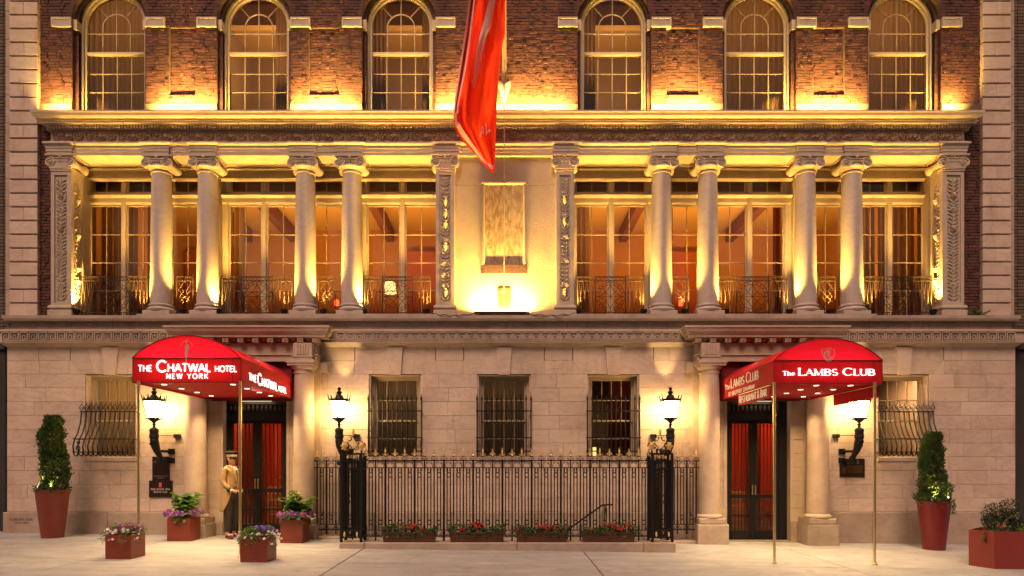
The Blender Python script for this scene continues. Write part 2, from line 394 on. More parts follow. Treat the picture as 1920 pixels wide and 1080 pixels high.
# splayed lintels
for a, b_ in gw:
    c = (a+b_)/2; zt, zb = zc[-1], HEADZ
    zb = min(zc, key=lambda q: abs(q-HEADZ)); zm = (zt+zb)/2
    hw = (b_-a)/2
    def vous(p, y, name='lintel_block'):
        m = MB(); n = len(p); cx_ = sum(q[0] for q in p)/n; cz_ = sum(q[1] for q in p)/n
        p2 = [(cx_+(q[0]-cx_)*.993, cz_+(q[1]-cz_)*.985) for q in p]
        m.prism(p2, y, .1); m.build(name, STONE, B)
    kx0, kx1 = .175, .125
    vous([(c-kx1, zb-.02), (c+kx1, zb-.02), (c+kx0, zt-.01), (c-kx0, zt-.01)], -.045, 'keystone')
    for s in (-1, 1):
        P1 = [(c+s*kx1, zb), (c+s*(kx1+.24), zb), (c+s*(kx0+.33), zt), (c+s*kx0, zt)]
        P2 = [(c+s*(kx1+.24), zb), (c+s*(hw+.02), zb), (c+s*(.76), zb), (c+s*(.78), zm), (c+s*.90, zm), (c+s*.90, zt), (c+s*(kx0+.33), zt)]
        P2 = [(c+s*(kx1+.24), zb), (c+s*.66, zb), (c+s*.88, zm), (c+s*.88, zt), (c+s*(kx0+.33), zt)]
        P3 = [(c+s*.66, zb), (c+s*.76, zb), (c+s*.76, zm-.0), (c+s*.90, zm), (c+s*.88, zm)]
        for P in (P1, P2): vous(P if s > 0 else P[::-1], 0)
        Q = [(c+s*.66, zb), (c+s*.90, zb), (c+s*.90, zm), (c+s*.88, zm)]
        vous(Q if s > 0 else Q[::-1], .001)
# backing wall (holes as box pieces)
m = MB()
hol = gw+DOORS
zs_lo = -.3
for s0, s1 in cut(XL, XR, hol): m.box(s0+.001, s1-.001, .008, .6, zs_lo, ztop+.45)
for a, b_ in gw: m.box(a, b_, .008, .6, zs_lo, SILL-.12); m.box(a, b_, .008, .6, HEADZ+.02, ztop+.45)
for a, b_ in DOORS: m.box(a, b_, .008, .6, DZ, ztop+.45)
m.build('wall_core', JOINT, B)
# base course (follows the falling street)
for s0, s1 in cut(XL-.06, XR+.06, [(-7.0, -4.02), (4.02, 7.0)]):
    xs = [s0]; x = s0+random.uniform(.9, 1.3)
    while x < s1-.5: xs.append(x); x += random.uniform(1.1, 1.9)
    xs.append(s1)
    for i in range(len(xs)-1):
        mm = MB(); mm.cbox(xs[i]+.003, xs[i+1]-.003, -.055, .05, -.3, Z(960)-.004, .014); mm.build('base_stone', BASE, B)
# dressed jamb stones beside the doors, pilasters at portico
for sx in (-1, 1):
    pc = sx*5.55
    for s in (-1, 1):
        x0 = pc+s*.70; x1 = pc+s*1.05
        xa, xb = min(x0, x1), max(x0, x1)
        for k in range(11):
            z0 = [-.2, .38, .68, .98, 1.28, 1.58, 1.88, 2.18, 2.48, 2.78, 3.08, 3.55][k:k+2]
            block(xa, xb, z0[0], z0[1], y=-.02 if k else -.05, d=.14 if k else .17, mat=COLST2 if k else BASE, name='jamb_stone')
        # raised moulding strips on the jamb
        mm = MB()
        for xo in (.06, .29): mm.box(pc+s*(.70+xo)-.012, pc+s*(.70+xo)+.012, -.038, -.02, .75, 3.4)
        mm.build('jamb_moulding', COLST2, B)
        # reveal
        rv = MB(); xe = pc+s*.70
        rv.box(min(xe, xe+s*.03), max(xe, xe+s*.03), -.015, .26, -.2, DZ); rv.build('door_reveal', COLST2, B)
        # wall behind the column, outside the jamb
        for k in range(13):
            z0 = Z(960-25.85*k) if k else -.2; z1 = Z(960-25.85*(k+1)) if k < 12 else ztop
            if k == 0: z0, z1 = -.2, Z(960)
            else: z0, z1 = zc[min(k-1, 11)], zc[min(k, 12)]
            xx0, xx1 = pc+s*1.05, pc+s*1.42
            block(min(xx0, xx1), max(xx0, xx1), z0, z1, y=-.07, d=.1, mat=STONE, name='pilaster_stone')

# ------------------------------------------------ greek key frieze, ledge
YB = -.15
m = MB(); m.profile([(0, Z(617,0)), (-.12, Z(618,-.12)), (YB, Z(619,YB)), (YB, Z(621.5,YB)), (YB+.035, Z(622,YB+.03)), (YB+.035, Z(640,YB+.03)), (YB, Z(640.5,YB)), (YB, Z(642,YB)), (-.09, Z(643.5,-.09)), (-.05, Z(647,-.05)), (0, Z(651,0))], XL, XR)
m.build('key_frieze_band', BANDST, B)
key = MB(); t = .020; u = .197; h = Z(622.5, YB)-Z(639.5, YB)
def strip(mb, pts, t, y0, y1):
    for (a, b_), (c, d) in zip(pts, pts[1:]):
        x0, x1 = min(a, c)-t/2, max(a, c)+t/2; z0, z1 = min(b_, d)-t/2, max(b_, d)+t/2
        mb.box(x0, x1, y0, y1, z0, z1)
strip(key, [(.005, .01), (.005, h-.01), (u*.86, h-.01), (u*.86, h*.20), (u*.27, h*.20), (u*.27, h*.66), (u*.56, h*.66), (u*.56, h*.46)], t, -.030, .004)
strip(key, [(.005, .01), (u*.99, .01)], t*.9, -.029, .004)
keym = proto(key, 'greek_key', BANDST)
x = X(2, YB); 
while x < X(1912, YB)-.1:
    px = CX+x*F/(D+YB)
    if not (318 < px < 598 or 1300 < px < 1572): put(keym, 'greek_key', B, (x, YB+.035, Z(640,YB+.02)+.006))
    x += .2035
# coursing between frieze and ledge
zl0, zl1 = Z(617), Z(604)
x = XL+.08; pxs = []
while x < XR-.1:
    w = random.choice((.42, .44, .43, .46)); block(x, min(x+w, XR-.08), zl0-.02, zl1, y=-.01, d=.1, mat=BANDST, name='band_stone', g=.003); x += w
m = MB(); m.box(XL+.05, XR-.05, .0, .5, zl0-.05, zl1+.1); m.build('band_core', JOINT, B)
# ledge: cut in stones
ledge = [(-.005, zl1-.002), (-.03, zl1+.02), (-.06, Z(600,-.06)), (-.11, Z(597.5,-.11)), (-.14, Z(597,-.14)), (-.14, Z(591,-.14)), (.9, Z(591,-.14)+.004)][::-1]
x = XL-.02
while x < XR:
    w = random.choice((.80, .84, .78, .86)); x1 = min(x+w, XR+.02)
    m = MB(); m.profile(ledge, x+.002, x1-.003, mitre=False, yback=.9); m.build('ledge_stone', BANDST, B); x = x1
LZ = Z(591, -.14)+.004                           # top of ledge = loggia floor
m = MB(); m.box(XL+.02, XR-.02, -.135, .9, LZ-.12, LZ-.006); m.build('ledge_core', JOINT, B)
m = MB(); m.box(X(258), X(1642), -.06, .9, LZ, LZ+.045)
m.build('loggia_step', BANDST, B)

# ------------------------------------------------ loggia: piers, columns
CXS = [7.72, 6.685, 4.50, 3.46]
ENT = Z(291, 0); CAPB = Z(322, 0)                 # underside of entablature, bottom of capitals
YC = .22
def capital_mb(r, w=.30, d=.22):
    """Ionic capital, origin at its underside, centre; height ENT-CAPB"""
    H = ENT-CAPB; m = MB()
    m.lathe([(r, 0), (r+.015, .01), (r+.015, .035), (r-.005, .045), (r+.03, .09), (r+.065, .13), (r+.05, .17)], n=24)
    m.box(-w*.98, w*.98, -d, d, H-.055, H-.03); m.box(-w-.02, w+.02, -d-.03, d+.03, H-.03, H+.002)
    m.box(-w*.85, w*.85, -d+.02, d-.02, .14, H-.055)
    return m, H
def volutes(mb, w, d, H, r=.115, egg=True):
    for s in (-1, 1):
        c = (s*w, 0, H-.055-r)
        # bolster with a waist, running front to back
        pr = [(r*.95, -d), (r*.95, -d+.03), (r*.62, -d*.35), (r*.62, d*.35), (r*.95, d-.03), (r*.95, d)]
        lm = MB(); lm.lathe(pr, n=18); lm.v = [(c[0]+a, c_, c[2]+b_) for a, b_, c_ in lm.v]; lm.f = [f[::-1] for f in lm.f]
        mb.add(lm.v, lm.f)
        for yy in (-d-.006, d+.006):
            mb.spiral((c[0], c[2]), r*.98, .02, 2.3, pi/2, .018, hand=s, y=yy, sec=5)
            mb.ball((c[0], yy, c[2]), .026, 8, (1,.7,1))
    for yy in (-d-.004, d+.004):
        mb.tube([(x, yy, H-.062-.03*cos(x/w*pi/2)) for x in [w*(-1+.2*i) for i in range(11)]], .013, 5)
        if egg:
            for i in range(-3, 4): mb.ball((i*.052, yy*.98, H-.145), .024, 6, (1,1,1.4))
    mb.ball((0, -d-.01, H-.045), .035, 6, (1.1,.6,1.1))
    for i in range(-2, 3):
        mb.spiral((i*.05*1.3, H-.09), .02, .006, 1, 0, .006, y=-d-.006, n=8)
capm, CH = capital_mb(.205)
volm = MB(); volutes(volm, .235, .235, CH)
def column(x, first=[]):
    if not first:
        c = bpy.data.objects.new('loggia_column', None); COL.objects.link(c); c.parent = B; c.location = (x, YC, LZ); ORG[c.name] = Vector((x, YC, LZ))
        pl = MB(); pl.cbox(-.30, .30, -.27, .27, 0, .13, .01); put(proto(pl, 'plinth', COLST), 'plinth', c, (x, YC, LZ))
        bs = MB(); bs.lathe([(.285,.13),(.30,.15),(.305,.175),(.29,.20),(.262,.21),(.255,.225),(.262,.245),(.275,.255),(.272,.28),(.25,.292),(.24,.30)], n=32); put(proto(bs, 'column_base', COLST, smooth=True), 'column_base', c, (x, YC, LZ))
        h = CAPB-LZ; pr = []
        for i in range(13):
            t = i/12; pr.append((.238-.033*t**1.7, .30+(h-.30)*t))
        sh = MB(); sh.lathe(pr, n=36, cap=False); put(proto(sh, 'column_shaft', COLST, smooth=True), 'column_shaft', c, (x, YC, LZ))
        put(proto(capm, 'capital', STONE2, smooth=True), 'capital', c, (x, YC, CAPB)); put(proto(volm, 'volutes', STONE2, smooth=True), 'volutes', c, (x, YC, CAPB))
        first.append(c); return c
    c = copy_tree(first[0], B); c.location = (x, YC, LZ); return c
for s in (-1, 1):
    for x in CXS: column(s*x)

# carved arabesque panel, local XZ, width w, height h
def carve(w, h, seed, dens=1.0):
    rnd = random.Random(seed); m = MB(); z = .06
    while z < h-.16:
        k = rnd.random(); hh = rnd.uniform(.20, .29)
        for s in (-1, 1):
            for q in range(3):
                zz0 = z+hh*(q+.3)/3; m.tube([(s*.012, 0, zz0-.03), (s*w*.2, -.006, zz0+.01), (s*w*.36, -.002, zz0+.035), (s*w*.40, 0, zz0+.015)], [.007, .013, .010, .003], 4)
        # central stem
        m.tube([(0, 0, z), (0, -.004, z+hh)], .008, 4)
        a = w*.42
        if k < .45:   # pair of scrolls
            for s in (-1, 1):
                m.spiral((s*a*.5, z+hh*.5), a*.48, .01, 1.5, -pi/2, .011, hand=s, sec=4, n=16)
                m.spiral((s*a*.55, z+hh*.88), a*.3, .008, 1.2, pi/2, .009, hand=-s, sec=4, n=12)
                m.ball((s*a*.5, -.004, z+hh*.5), .016, 6)
        elif k < .75:  # urn and leaves
            m.lathe([(.01,0),(.02,.02),(.045,.07),(.055,.12),(.03,.15),(.05,.17)], (0,0,z+hh*.25), 8)
            for s in (-1, 1):
                m.tube([(s*.02, 0, z), (s*a*.6, -.005, z+hh*.25), (s*a*.9, 0, z+hh*.6), (s*a*.6, 0, z+hh*.85)], [.014, .013, .01, .004], 4)
                m.spiral((s*a*.65, z+hh*.3), a*.3, .008, 1.2, 0, .009, hand=s, sec=4, n=12)
        else:         # fan of leaves
            for q in (-70, -42, -16, 16, 42, 70):
                t = radians(q); L = hh*.55
                m.tube([(0, 0, z+.02), (sin(t)*L*.6, -.008, z+.02+cos(t)*L*.6), (sin(t)*min(L, a/abs(sin(t))), 0, z+.02+cos(t)*L)], [.006, .016, .004], 4)
            for s in (-1, 1): m.spiral((s*a*.55, z+hh*.8), a*.36, .008, 1.3, pi/2, .01, hand=s, sec=4, n=14)
        for q in range(int(14*dens)):
            m.ball((rnd.uniform(-a, a), 0, z+rnd.uniform(0, hh)), rnd.uniform(.008, .017), 5, (1, .7, rnd.uniform(1, 1.8)))
        z += hh
    return m
def pier(x0, x1, y0, y1, carved_sides=(), fr=.03, seed=1):
    p = bpy.data.objects.new('carved_pier', None); COL.objects.link(p); p.parent = B; c = ((x0+x1)/2, (y0+y1)/2, LZ); p.location = c; ORG[p.name] = Vector(c)
    m = MB(); m.cbox(x0-.05, x1+.05, y0-.05, y1+.05, LZ, LZ+.13, .01); m.build('plinth', STONE2, p)
    m = MB(); m.profile([(y0-.02, LZ+.24), (y0-.035, LZ+.23), (y0-.045, LZ+.2), (y0-.045, LZ+.175), (y0-.02, LZ+.16), (y0-.01, LZ+.13)][::1], x0, x1, yref=y0, yback=y1); m.build('pier_base', STONE2, p)
    zt = CAPB+.02; m = MB(); rec = .030
    # frame round the sunk panel
    m.box(x0, x1, y0+rec, y1, LZ+.13, zt)
    m.build('pier_body', STONE2, p)
    m = MB(); fz0, fz1 = LZ+.30, zt-.10
    m.box(x0, x0+.075, y0, y0+rec+.002, LZ+.24, zt); m.box(x1-.075, x1, y0, y0+rec+.002, LZ+.24, zt); m.box(x0+.075, x1-.075, y0, y0+rec+.002, LZ+.24, fz0); m.box(x0+.075, x1-.075, y0, y0+rec+.002, fz1, zt)
    m.build('panel_frame', STONE2, p)
    put(proto(carve(x1-x0-.15, fz1-fz0, seed), 'panel_carving', STONE2), 'panel_carving', p, ((x0+x1)/2, y0+rec, fz0), scale=(1, 2.0, 1))
    for s in carved_sides:                        # side face(s), outer piers
        xx = x1 if s > 0 else x0; cm = carve(.24, fz1-fz0, seed+5, 1.3)
        o = put(proto(cm, 'panel_carving', STONE2), 'panel_carving', p, (xx, (y0+y1)/2, fz0), rot=(0, 0, pi/2 if s > 0 else -pi/2), scale=(1, 1.8, 1))
        mm = MB()
        for yy in (y0, y1-.05): mm.box(min(xx, xx+s*.016), max(xx, xx+s*.016), yy+.002, yy+.048, LZ+.24, zt)
        mm.build('panel_frame', STONE2, p)
    # capital
    w = (x1-x0)/2; H = ENT-CAPB; m = MB(); xc = (x0+x1)/2; d = (y1-y0)/2
    yo = (y0+y1)/2
    m.box(-w-.01, w+.01, -d-.015, d+.015, .0, .05); m.box(-w-.02, w+.02, -d-.03, d+.03, .05, .10); m.box(-w+.02, w-.02, -d-.02, d+.02, .1, H-.055)
    m.box(-w-.075, w+.075, -d-.035, d+.035, H-.055, H-.03); m.box(-w-.10, w+.10, -d-.055, d+.055, H-.03, H+.002)
    volutes(m, w+.01, d+.02, H)
    put(proto(m, 'capital', STONE2, smooth=True), 'capital', p, (xc, yo, CAPB)); return p
pier(X(97), X(134), -.03, .42, (1,), seed=3); pier(X(1767), X(1806), -.03, .42, (-1,), seed=3)
pier(-1.56, -1.15, -.03, .30, (), seed=11); pier(1.09, 1.48, -.03, .30, (), seed=12)

# entablature over the loggia
EX0, EX1 = X(93), X(1810)
def zz(py, y): return Z(py, y)
arch = [(.02, zz(265,0)), (-.05, zz(266.5,-.05)), (-.055, zz(269,-.05)), (-.03, zz(271.5,-.03)), (-.01, zz(273,-.01)), (-.01, zz(279,0)), (0, zz(279.5,0)), (0, zz(285,0)), (.012, zz(285.5,.01)), (.012, ENT)]
m = MB(); m.profile(arch, EX0, EX1, yref=0, yback=.42); m.build('architrave', STONE2, B)
for s in (-1, 1):
    for x in CXS+[1.31, 9.86]:
        m = MB(); m.profile([(y-.035, z-.001) for y, z in arch], s*x-.25, s*x+.25, yref=0, yback=.0); m.build('architrave_block', STONE2, B)
m = MB(); m.box(EX0+.01, EX1-.01, .02, .42, ENT+.05, zz(240,0)+.1); m.build('frieze_wall', TERRA, B)
fz0, fz1 = zz(265,0), zz(243,0); fh = fz1-fz0
fc = MB(); rr = random.Random(5)
for s in (-1, 1):
    fc.spiral((s*.19, fh*.5), fh*.40, .012, 1.9, -pi/2, .016, hand=s, sec=5, n=26)
    fc.ball((s*.19, 0, fh*.5), .026, 7, (1,.8,1))
    for q in range(5): 
        a = q*1.25; fc.tube([(s*.19+cos(a)*.05, 0, fh*.5+sin(a)*.05), (s*.19+cos(a+.5)*.09, -.006, fh*.5+sin(a+.5)*.09)], [.014, .004], 4)
    fc.tube([(s*.03, 0, .03), (s*.10, -.008, fh*.3), (s*.07, 0, fh*.8)], [.016, .018, .005], 5)
    fc.tube([(s*.28, 0, .03), (s*.33, -.008, fh*.45), (s*.30, 0, fh*.85)], [.012, .016, .005], 5)
for q in (-55, -28, 0, 28, 55): 
    a = radians(q); fc.tube([(0, 0, fh*.25), (sin(a)*.05, -.012, fh*.25+cos(a)*.06), (sin(a)*.09, 0, fh*.25+cos(a)*.12)], [.008, .016, .004], 4)
fc.ball((0, 0, fh*.35), .035, 7, (1,.9,1.1))
for q in range(16): fc.ball((rr.uniform(-.34,.34), 0, rr.uniform(.02, fh-.02)), rr.uniform(.010,.02), 5, (1,.7,1))
fcm = proto(fc, 'acanthus_carving', TERRA)
n = int((EX1-EX0)/.715); st = (EX1-EX0-.08)/n
for i in range(n): put(fcm, 'acanthus_carving', B, (EX0+.04+st*(i+.5), .016, fz0), scale=(st/.715, 2.2, 1))
# cornice
corn = [(.3, zz(206,-.26)+.03), (-.26, zz(206,-.26)), (-.262, zz(209,-.26)), (-.245, zz(211,-.24)), (-.235, zz(216,-.23)), (-.20, zz(220,-.2)), (-.17, zz(222,-.17)), (-.17, zz(225.5,-.17)), (-.15, zz(226,-.15)), (-.15, zz(230,-.15)), (-.09, zz(230.5,-.09)), (-.075, zz(232.5,-.08)), (-.075, zz(234.3,-.07)), (-.005, zz(234.5,-.02)), (-.005, zz(241,-.02)), (-.02, zz(241.5,-.02)), (-.02, zz(242.6,-.02)), (.02, zz(245,0.02))]
x = EX0; seg = []
nseg = 24; wseg = (EX1-EX0)/nseg
for i in range(nseg):
    a, b_ = EX0+i*wseg, EX0+(i+1)*wseg
    m = MB()
    if i == 0:
        m.profile(corn, a, b_-.003, yref=0, yback=.15); n_ = len(corn)
        for k in range(2*n_, 4*n_): v = m.v[k]; m.v[k] = (b_-.003, v[1], v[2])
    elif i == nseg-1:
        m.profile(corn, a, b_, yref=0, yback=.15); n_ = len(corn)
        for k in range(0, 2*n_): v = m.v[k]; m.v[k] = (a, v[1], v[2])
    else: m.profile(corn, a, b_-.003, yref=0, yback=.15, mitre=False)
    m.build('cornice_stone', STONE2, B)
m = MB(); x = EX0-.02
while x < EX1+.02:
    m.box(x, x+.042, -.070, .0, zz(240.3,-.05), zz(234.6,-.05)); x += .0655
m.build('dentils', STONE2, B)['kind'] = 'stuff'
m = MB(); m.box(EX0-.1, EX1+.1, .02, .6, zz(243,0), zz(206,-.26)-.02); m.build('cornice_core', STONE2, B)

# inner loggia: soffit, inner frieze, jambs, window wall at Y=.8
YWIN = .80
m = MB(); m.box(X(134)-.02, X(1767)+.02, .40, YWIN+.25, ENT+.03, ENT+.12); m.build('loggia_soffit', STONE2, B)
zi1 = ENT+.03; zi0 = Z(322, YWIN)
for s in (-1, 1):
    xa, xb = (s*1.5, s*9.75); xa, xb = min(xa, xb), max(xa, xb)
    m = MB(); m.profile([(YWIN-.12, zi1), (YWIN-.14, zi1-.03), (YWIN-.12, zi1-.05), (YWIN-.10, zi1-.06), (YWIN-.10, zi1-.22), (YWIN-.13, zi1-.235), (YWIN-.13, zi1-.26), (YWIN-.09, zi1-.28), (YWIN-.06, zi1-.30), (YWIN-.06, zi0+.06), (YWIN-.03, zi0+.05), (YWIN-.02, zi0)], xa, xb, mitre=False, yback=YWIN+.2)
    m.build('inner_cornice', STONE2, B)
    # low relief scrolls on the inner frieze
    rl = MB(); q = xa+.15
    while q < xb-.1:
        rl.spiral((q, zi1-.14), .06, .01, 1.4, 0, .008, hand=1, y=YWIN-.102, n=14); rl.spiral((q+.14, zi1-.14), .06, .01, 1.4, pi, .008, hand=-1, y=YWIN-.102, n=14); q += .28
    rl.build('inner_frieze_relief', STONE2, B)
    # transom bar
    zt1, zt0 = Z(364, YWIN-.08), Z(384, YWIN)
    m = MB(); m.profile([(YWIN-.02, zt1+.02), (YWIN-.11, zt1), (YWIN-.12, zt1-.03), (YWIN-.08, zt1-.06), (YWIN-.05, zt1-.08), (YWIN-.05, zt0+.03), (YWIN-.03, zt0+.02), (YWIN-.02, zt0)], xa, xb, mitre=False, yback=YWIN+.06)
    m.build('transom_bar', STONE2, B)
    m = MB(); m.box(xa, xb, YWIN-.06, YWIN+.1, LZ-.01, LZ+.09); m.build('loggia_window_sill', STONE2, B)
# window posts and casements
MAJ = [(1.60, 3.23), (4.81, 6.44), (8.08, 9.67)]; MIN_ = [(3.81, 4.57), (7.03, 7.79)]
def pane_win(name, x0, x1, y, z0, z1, nx, nz, fr=.045, mt=.018, glass=GL_UP, parent=B, depth=.05):
    """casement: frame object with children muntin and pane"""
    m = MB(); m.box(x0, x0+fr, y, y+depth, z0, z1); m.box(x1-fr, x1, y, y+depth, z0, z1); m.box(x0+fr, x1-fr, y, y+depth, z0, z0+fr); m.box(x0+fr, x1-fr, y, y+depth, z1-fr, z1)
    w = m.build(name, WOODW, parent)
    ax, bx, az, bz = x0+fr, x1-fr, z0+fr, z1-fr
    for i in range(1, nx):
        q = ax+(bx-ax)*i/nx; MB().box(q-mt/2, q+mt/2, y+.008, y+depth-.01, az, bz).build('muntin', MUNT, w)
    for j in range(1, nz):
        q = az+(bz-az)*j/nz; MB().box(ax, bx, y+.006, y+depth-.012, q-mt/2, q+mt/2).build('muntin', MUNT, w)
    for i in range(nx):
        for j in range(nz):
            a0, a1 = ax+(bx-ax)*i/nx+mt/2*(i > 0), ax+(bx-ax)*(i+1)/nx-mt/2*(i < nx-1); c0, c1 = az+(bz-az)*j/nz+mt/2*(j > 0), az+(bz-az)*(j+1)/nz-mt/2*(j < nz-1)
            t1, t2 = random.uniform(-.002, .002), random.uniform(-.002, .002); yy = y+depth*.5
            MB().add([(a0, yy+t1, c0), (a1, yy-t1, c0), (a1, yy-t1+t2, c1), (a0, yy+t1+t2, c1)], [(0,1,2,3)]).build('pane', glass, w)
    return w
zwt0, zwt1 = Z(362.5, YWIN), Z(321, YWIN)
zwm0, zwm1 = LZ+.09, Z(385, YWIN)
for s in (-1, 1):
    for a, b_ in MAJ:
        x0, x1 = sorted((s*a, s*b_)); c = (x0+x1)/2
        for q0, q1 in ((x0, c-.055), (c+.055, x1)):
            pane_win('casement_window', q0, q1, YWIN, zwm0, zwm1, 2, 4, fr=.03)
            pane_win('transom_light', q0, q1, YWIN, zwt0-.0, zwt1, 2, 1, fr=.035)
        MB().cbox(c-.055, c+.055, YWIN-.06, YWIN+.06, zwm0, zwt0+.02, .012).build('mullion', WOODW, B)
        MB().cbox(c-.055, c+.055, YWIN-.05, YWIN+.06, zwt0+.02, zwt1, .012).build('mullion', WOODW, B)
    for a, b_ in MIN_:
        x0, x1 = sorted((s*a, s*b_))
        pane_win('casement_window', x0, x1, YWIN, zwm0, zwm1, 2, 4, fr=.03); pane_win('transom_light', x0, x1, YWIN, zwt0, zwt1, 2, 1, fr=.035)
    for a, b_ in ((1.45, 1.60), (3.23, 3.81), (4.57, 4.81), (6.44, 7.03), (7.79, 8.08), (9.67, 9.80)):
        x0, x1 = sorted((s*a, s*b_)); w = x1-x0
        m = MB(); m.box(x0, x1, YWIN-.02, YWIN+.2, LZ, zi0+.1)
        if w > .13:
            for e in ((x0+.008, x0+.05), (x1-.05, x1-.008)): m.cbox(e[0], e[1], YWIN-.055, YWIN-.02, LZ+.09, zi0, .01)
        if w > .4: m.cbox(x0+.16, x1-.16, YWIN-.14, YWIN-.02, LZ+.09, zi0, .012)
        m.build('window_post', STONE2, B)
    # inner side wall of the loggia behind the outer pier
    x0, x1 = sorted((s*9.66, s*9.9)); m = MB(); m.box(x0, x1, .42, YWIN+.2, LZ, ENT+.05); m.build('loggia_side_wall', STONE2, B)
# central niche wall
NY = .10
m = MB()
cx0, cx1 = -1.2, 1.2; px0, px1 = X(905, NY), X(985, NY); pz0, pz1 = Z(497, NY), Z(342, NY)
for (a, b_, c, d) in ((cx0, px0, LZ, Z(506,NY)), (px1, cx1, LZ, Z(506,NY)), (px0, px1, LZ, Z(506,NY)), ):
    pass
zj = [LZ, Z(506, NY), Z(347, NY), ENT+.05]
def nb(a, b_, c, d): 
    q = MB(); q.cbox(a+.003, b_-.003, NY, .3, c+.003, d-.003, .004); q.build('niche_stone', STUCCO, B)
nb(cx0, cx1, zj[0], zj[1]); nb(cx0, px0, zj[1], zj[2]); nb(px1, cx1, zj[1], zj[2]); nb(cx0, cx1, zj[2]+0, zj[3])
m = MB(); m.box(cx0, cx1, NY+.06, .6, LZ, ENT+.1); m.build('niche_core', JOINT, B)
m = MB(); m.box(px0+.05, px1-.05, NY+.008, NY+.08, pz0, pz1-.05); m.build('marble_panel', SLAB, B)
m = MB()
for (a, b_, c, d) in ((px0-.02, px0+.05, pz0, pz1), (px1-.05, px1+.02, pz0, pz1)): m.cbox(a, b_, NY-.03, NY+.06, c, d, .02)
m.cbox(px0-.05, px1+.05, NY-.035, NY+.06, pz1-.05, pz1+.02, .025); m.build('panel_frame', STUCCO, B)
m = MB(); a0, a1 = X(905, NY), X(985, NY)
m.prism([(a0-.04, Z(513,NY)), (a1+.04, Z(513,NY)), (a1-.0, Z(497,NY)), (a0, Z(497,NY))], NY-.026, NY+.04); m.build('marble_shelf', M('purple_brown_marble', (.09,.05,.042), .4, vein=((.18,.12,.10), 4, .6)), B)
m = MB(); q0, q1, r0, r1 = X(933,NY), X(958,NY), Z(582,NY), Z(540,NY)
m.box(q0, q0+.015, NY-.02, NY, r0, r1); m.box(q1-.015, q1, NY-.02, NY, r0, r1); m.box(q0, q1, NY-.02, NY, r1-.015, r1); m.box(q0, q1, NY-.006, NY, r0, r1)
cleat = m.build('halyard_box', BRASS, None); tag(cleat, 'small brass cleat box on the niche wall where the flag rope ends', 'cleat box')
m = MB(); m.tube([(q0+.04, NY-.02, r1-.04), (q0+.07, NY-.06, r1-.10), ((q0+q1)/2, NY-.07, r1-.12), ((q0+q1)/2, NY-.07, r0+.08)], .012, 6); m.box((q0+q1)/2-.035, (q0+q1)/2+.035, NY-.08, NY-.01, r0+.06, r0+.1); m.build('cleat', BRASS, cleat)

# dark street front opposite, seen only as reflections in the glass
OPP = thing('opposite_building', 'dark brick street front opposite the hotel, reflected in the window glass', 'building', (0, -31, -.2))
MB().box(-45, 45, -40, -31, -.2, 13.5).build('wall', M('opposite_brick', (.10,.07,.055), .9), OPP)
ow = MB().box(-1, 1, -.06, 0, 0, 1.6); 
for i in range(20):
    for j in range(4):
        if (i*7+j*3) % 5: MB().box(-40+i*4.2, -38.4+i*4.2, -30.99, -30.93, 1.2+j*3.2, 3.2+j*3.2).build('window', M('opposite_window', (.03,.035,.045), .2) if 'opposite_window' not in bpy.data.materials else bpy.data.materials['opposite_window'], OPP)
# ------------------------------------------------ upper brick wall
YBK = .15
WC = [-8.86, -5.63, -2.40, 2.40, 5.63, 8.86]
R1, R2, R3 = .82, .745, .65; SPR = 11.57; ZW0 = 9.30; ZTOP = 13.1
QX0, QX1 = X(70, YBK)+.0, X(1843, YBK)
def wall_fill(mb, x0, x1, R, y0, y1, z0, z1, pan=()):
    """solid wall x0..x1 with the six arched openings of radius R left out"""
    holes = [(c-R, c+R) for c in WC]
    for a, b_ in cut(x0, x1, holes):
        pp = [p for p in pan if a < p[0] and p[1] < b_]
        if pp:
            p = pp[0]; mb.box(a, p[0], y0, y1, z0, z1); mb.box(p[1], b_, y0, y1, z0, z1); mb.box(p[0], p[1], y0, y1, z0, p[2]); mb.box(p[0], p[1], y0, y1, p[3], z1); mb.box(p[0], p[1], y0+.083, y1, p[2], p[3])
        else: mb.box(a, b_, y0, y1, z0, z1)
    N = 14
    for c in WC:
        for i in range(N):
            a0, a1 = pi-pi*i/N, pi-pi*(i+1)/N
            p0 = (c+R*cos(a0), SPR+R*sin(a0)); p1 = (c+R*cos(a1), SPR+R*sin(a1))
            mb.prism([p0, p1, (p1[0], z1), (p0[0], z1)], y0, y1)
m = MB(); wall_fill(m, QX0-.1, QX1+.1, R2, .27, .48, ZW0, ZTOP); m.build('inner_brick_order', BRICK, B)
m = MB()
for s in (-1, 1):
    a, b_ = sorted((s*9.95, s*(10.95))); MB().box(a, b_, YBK+.012, .5, LZ, ZW0).build('side_mortar_bed', MORT, B)
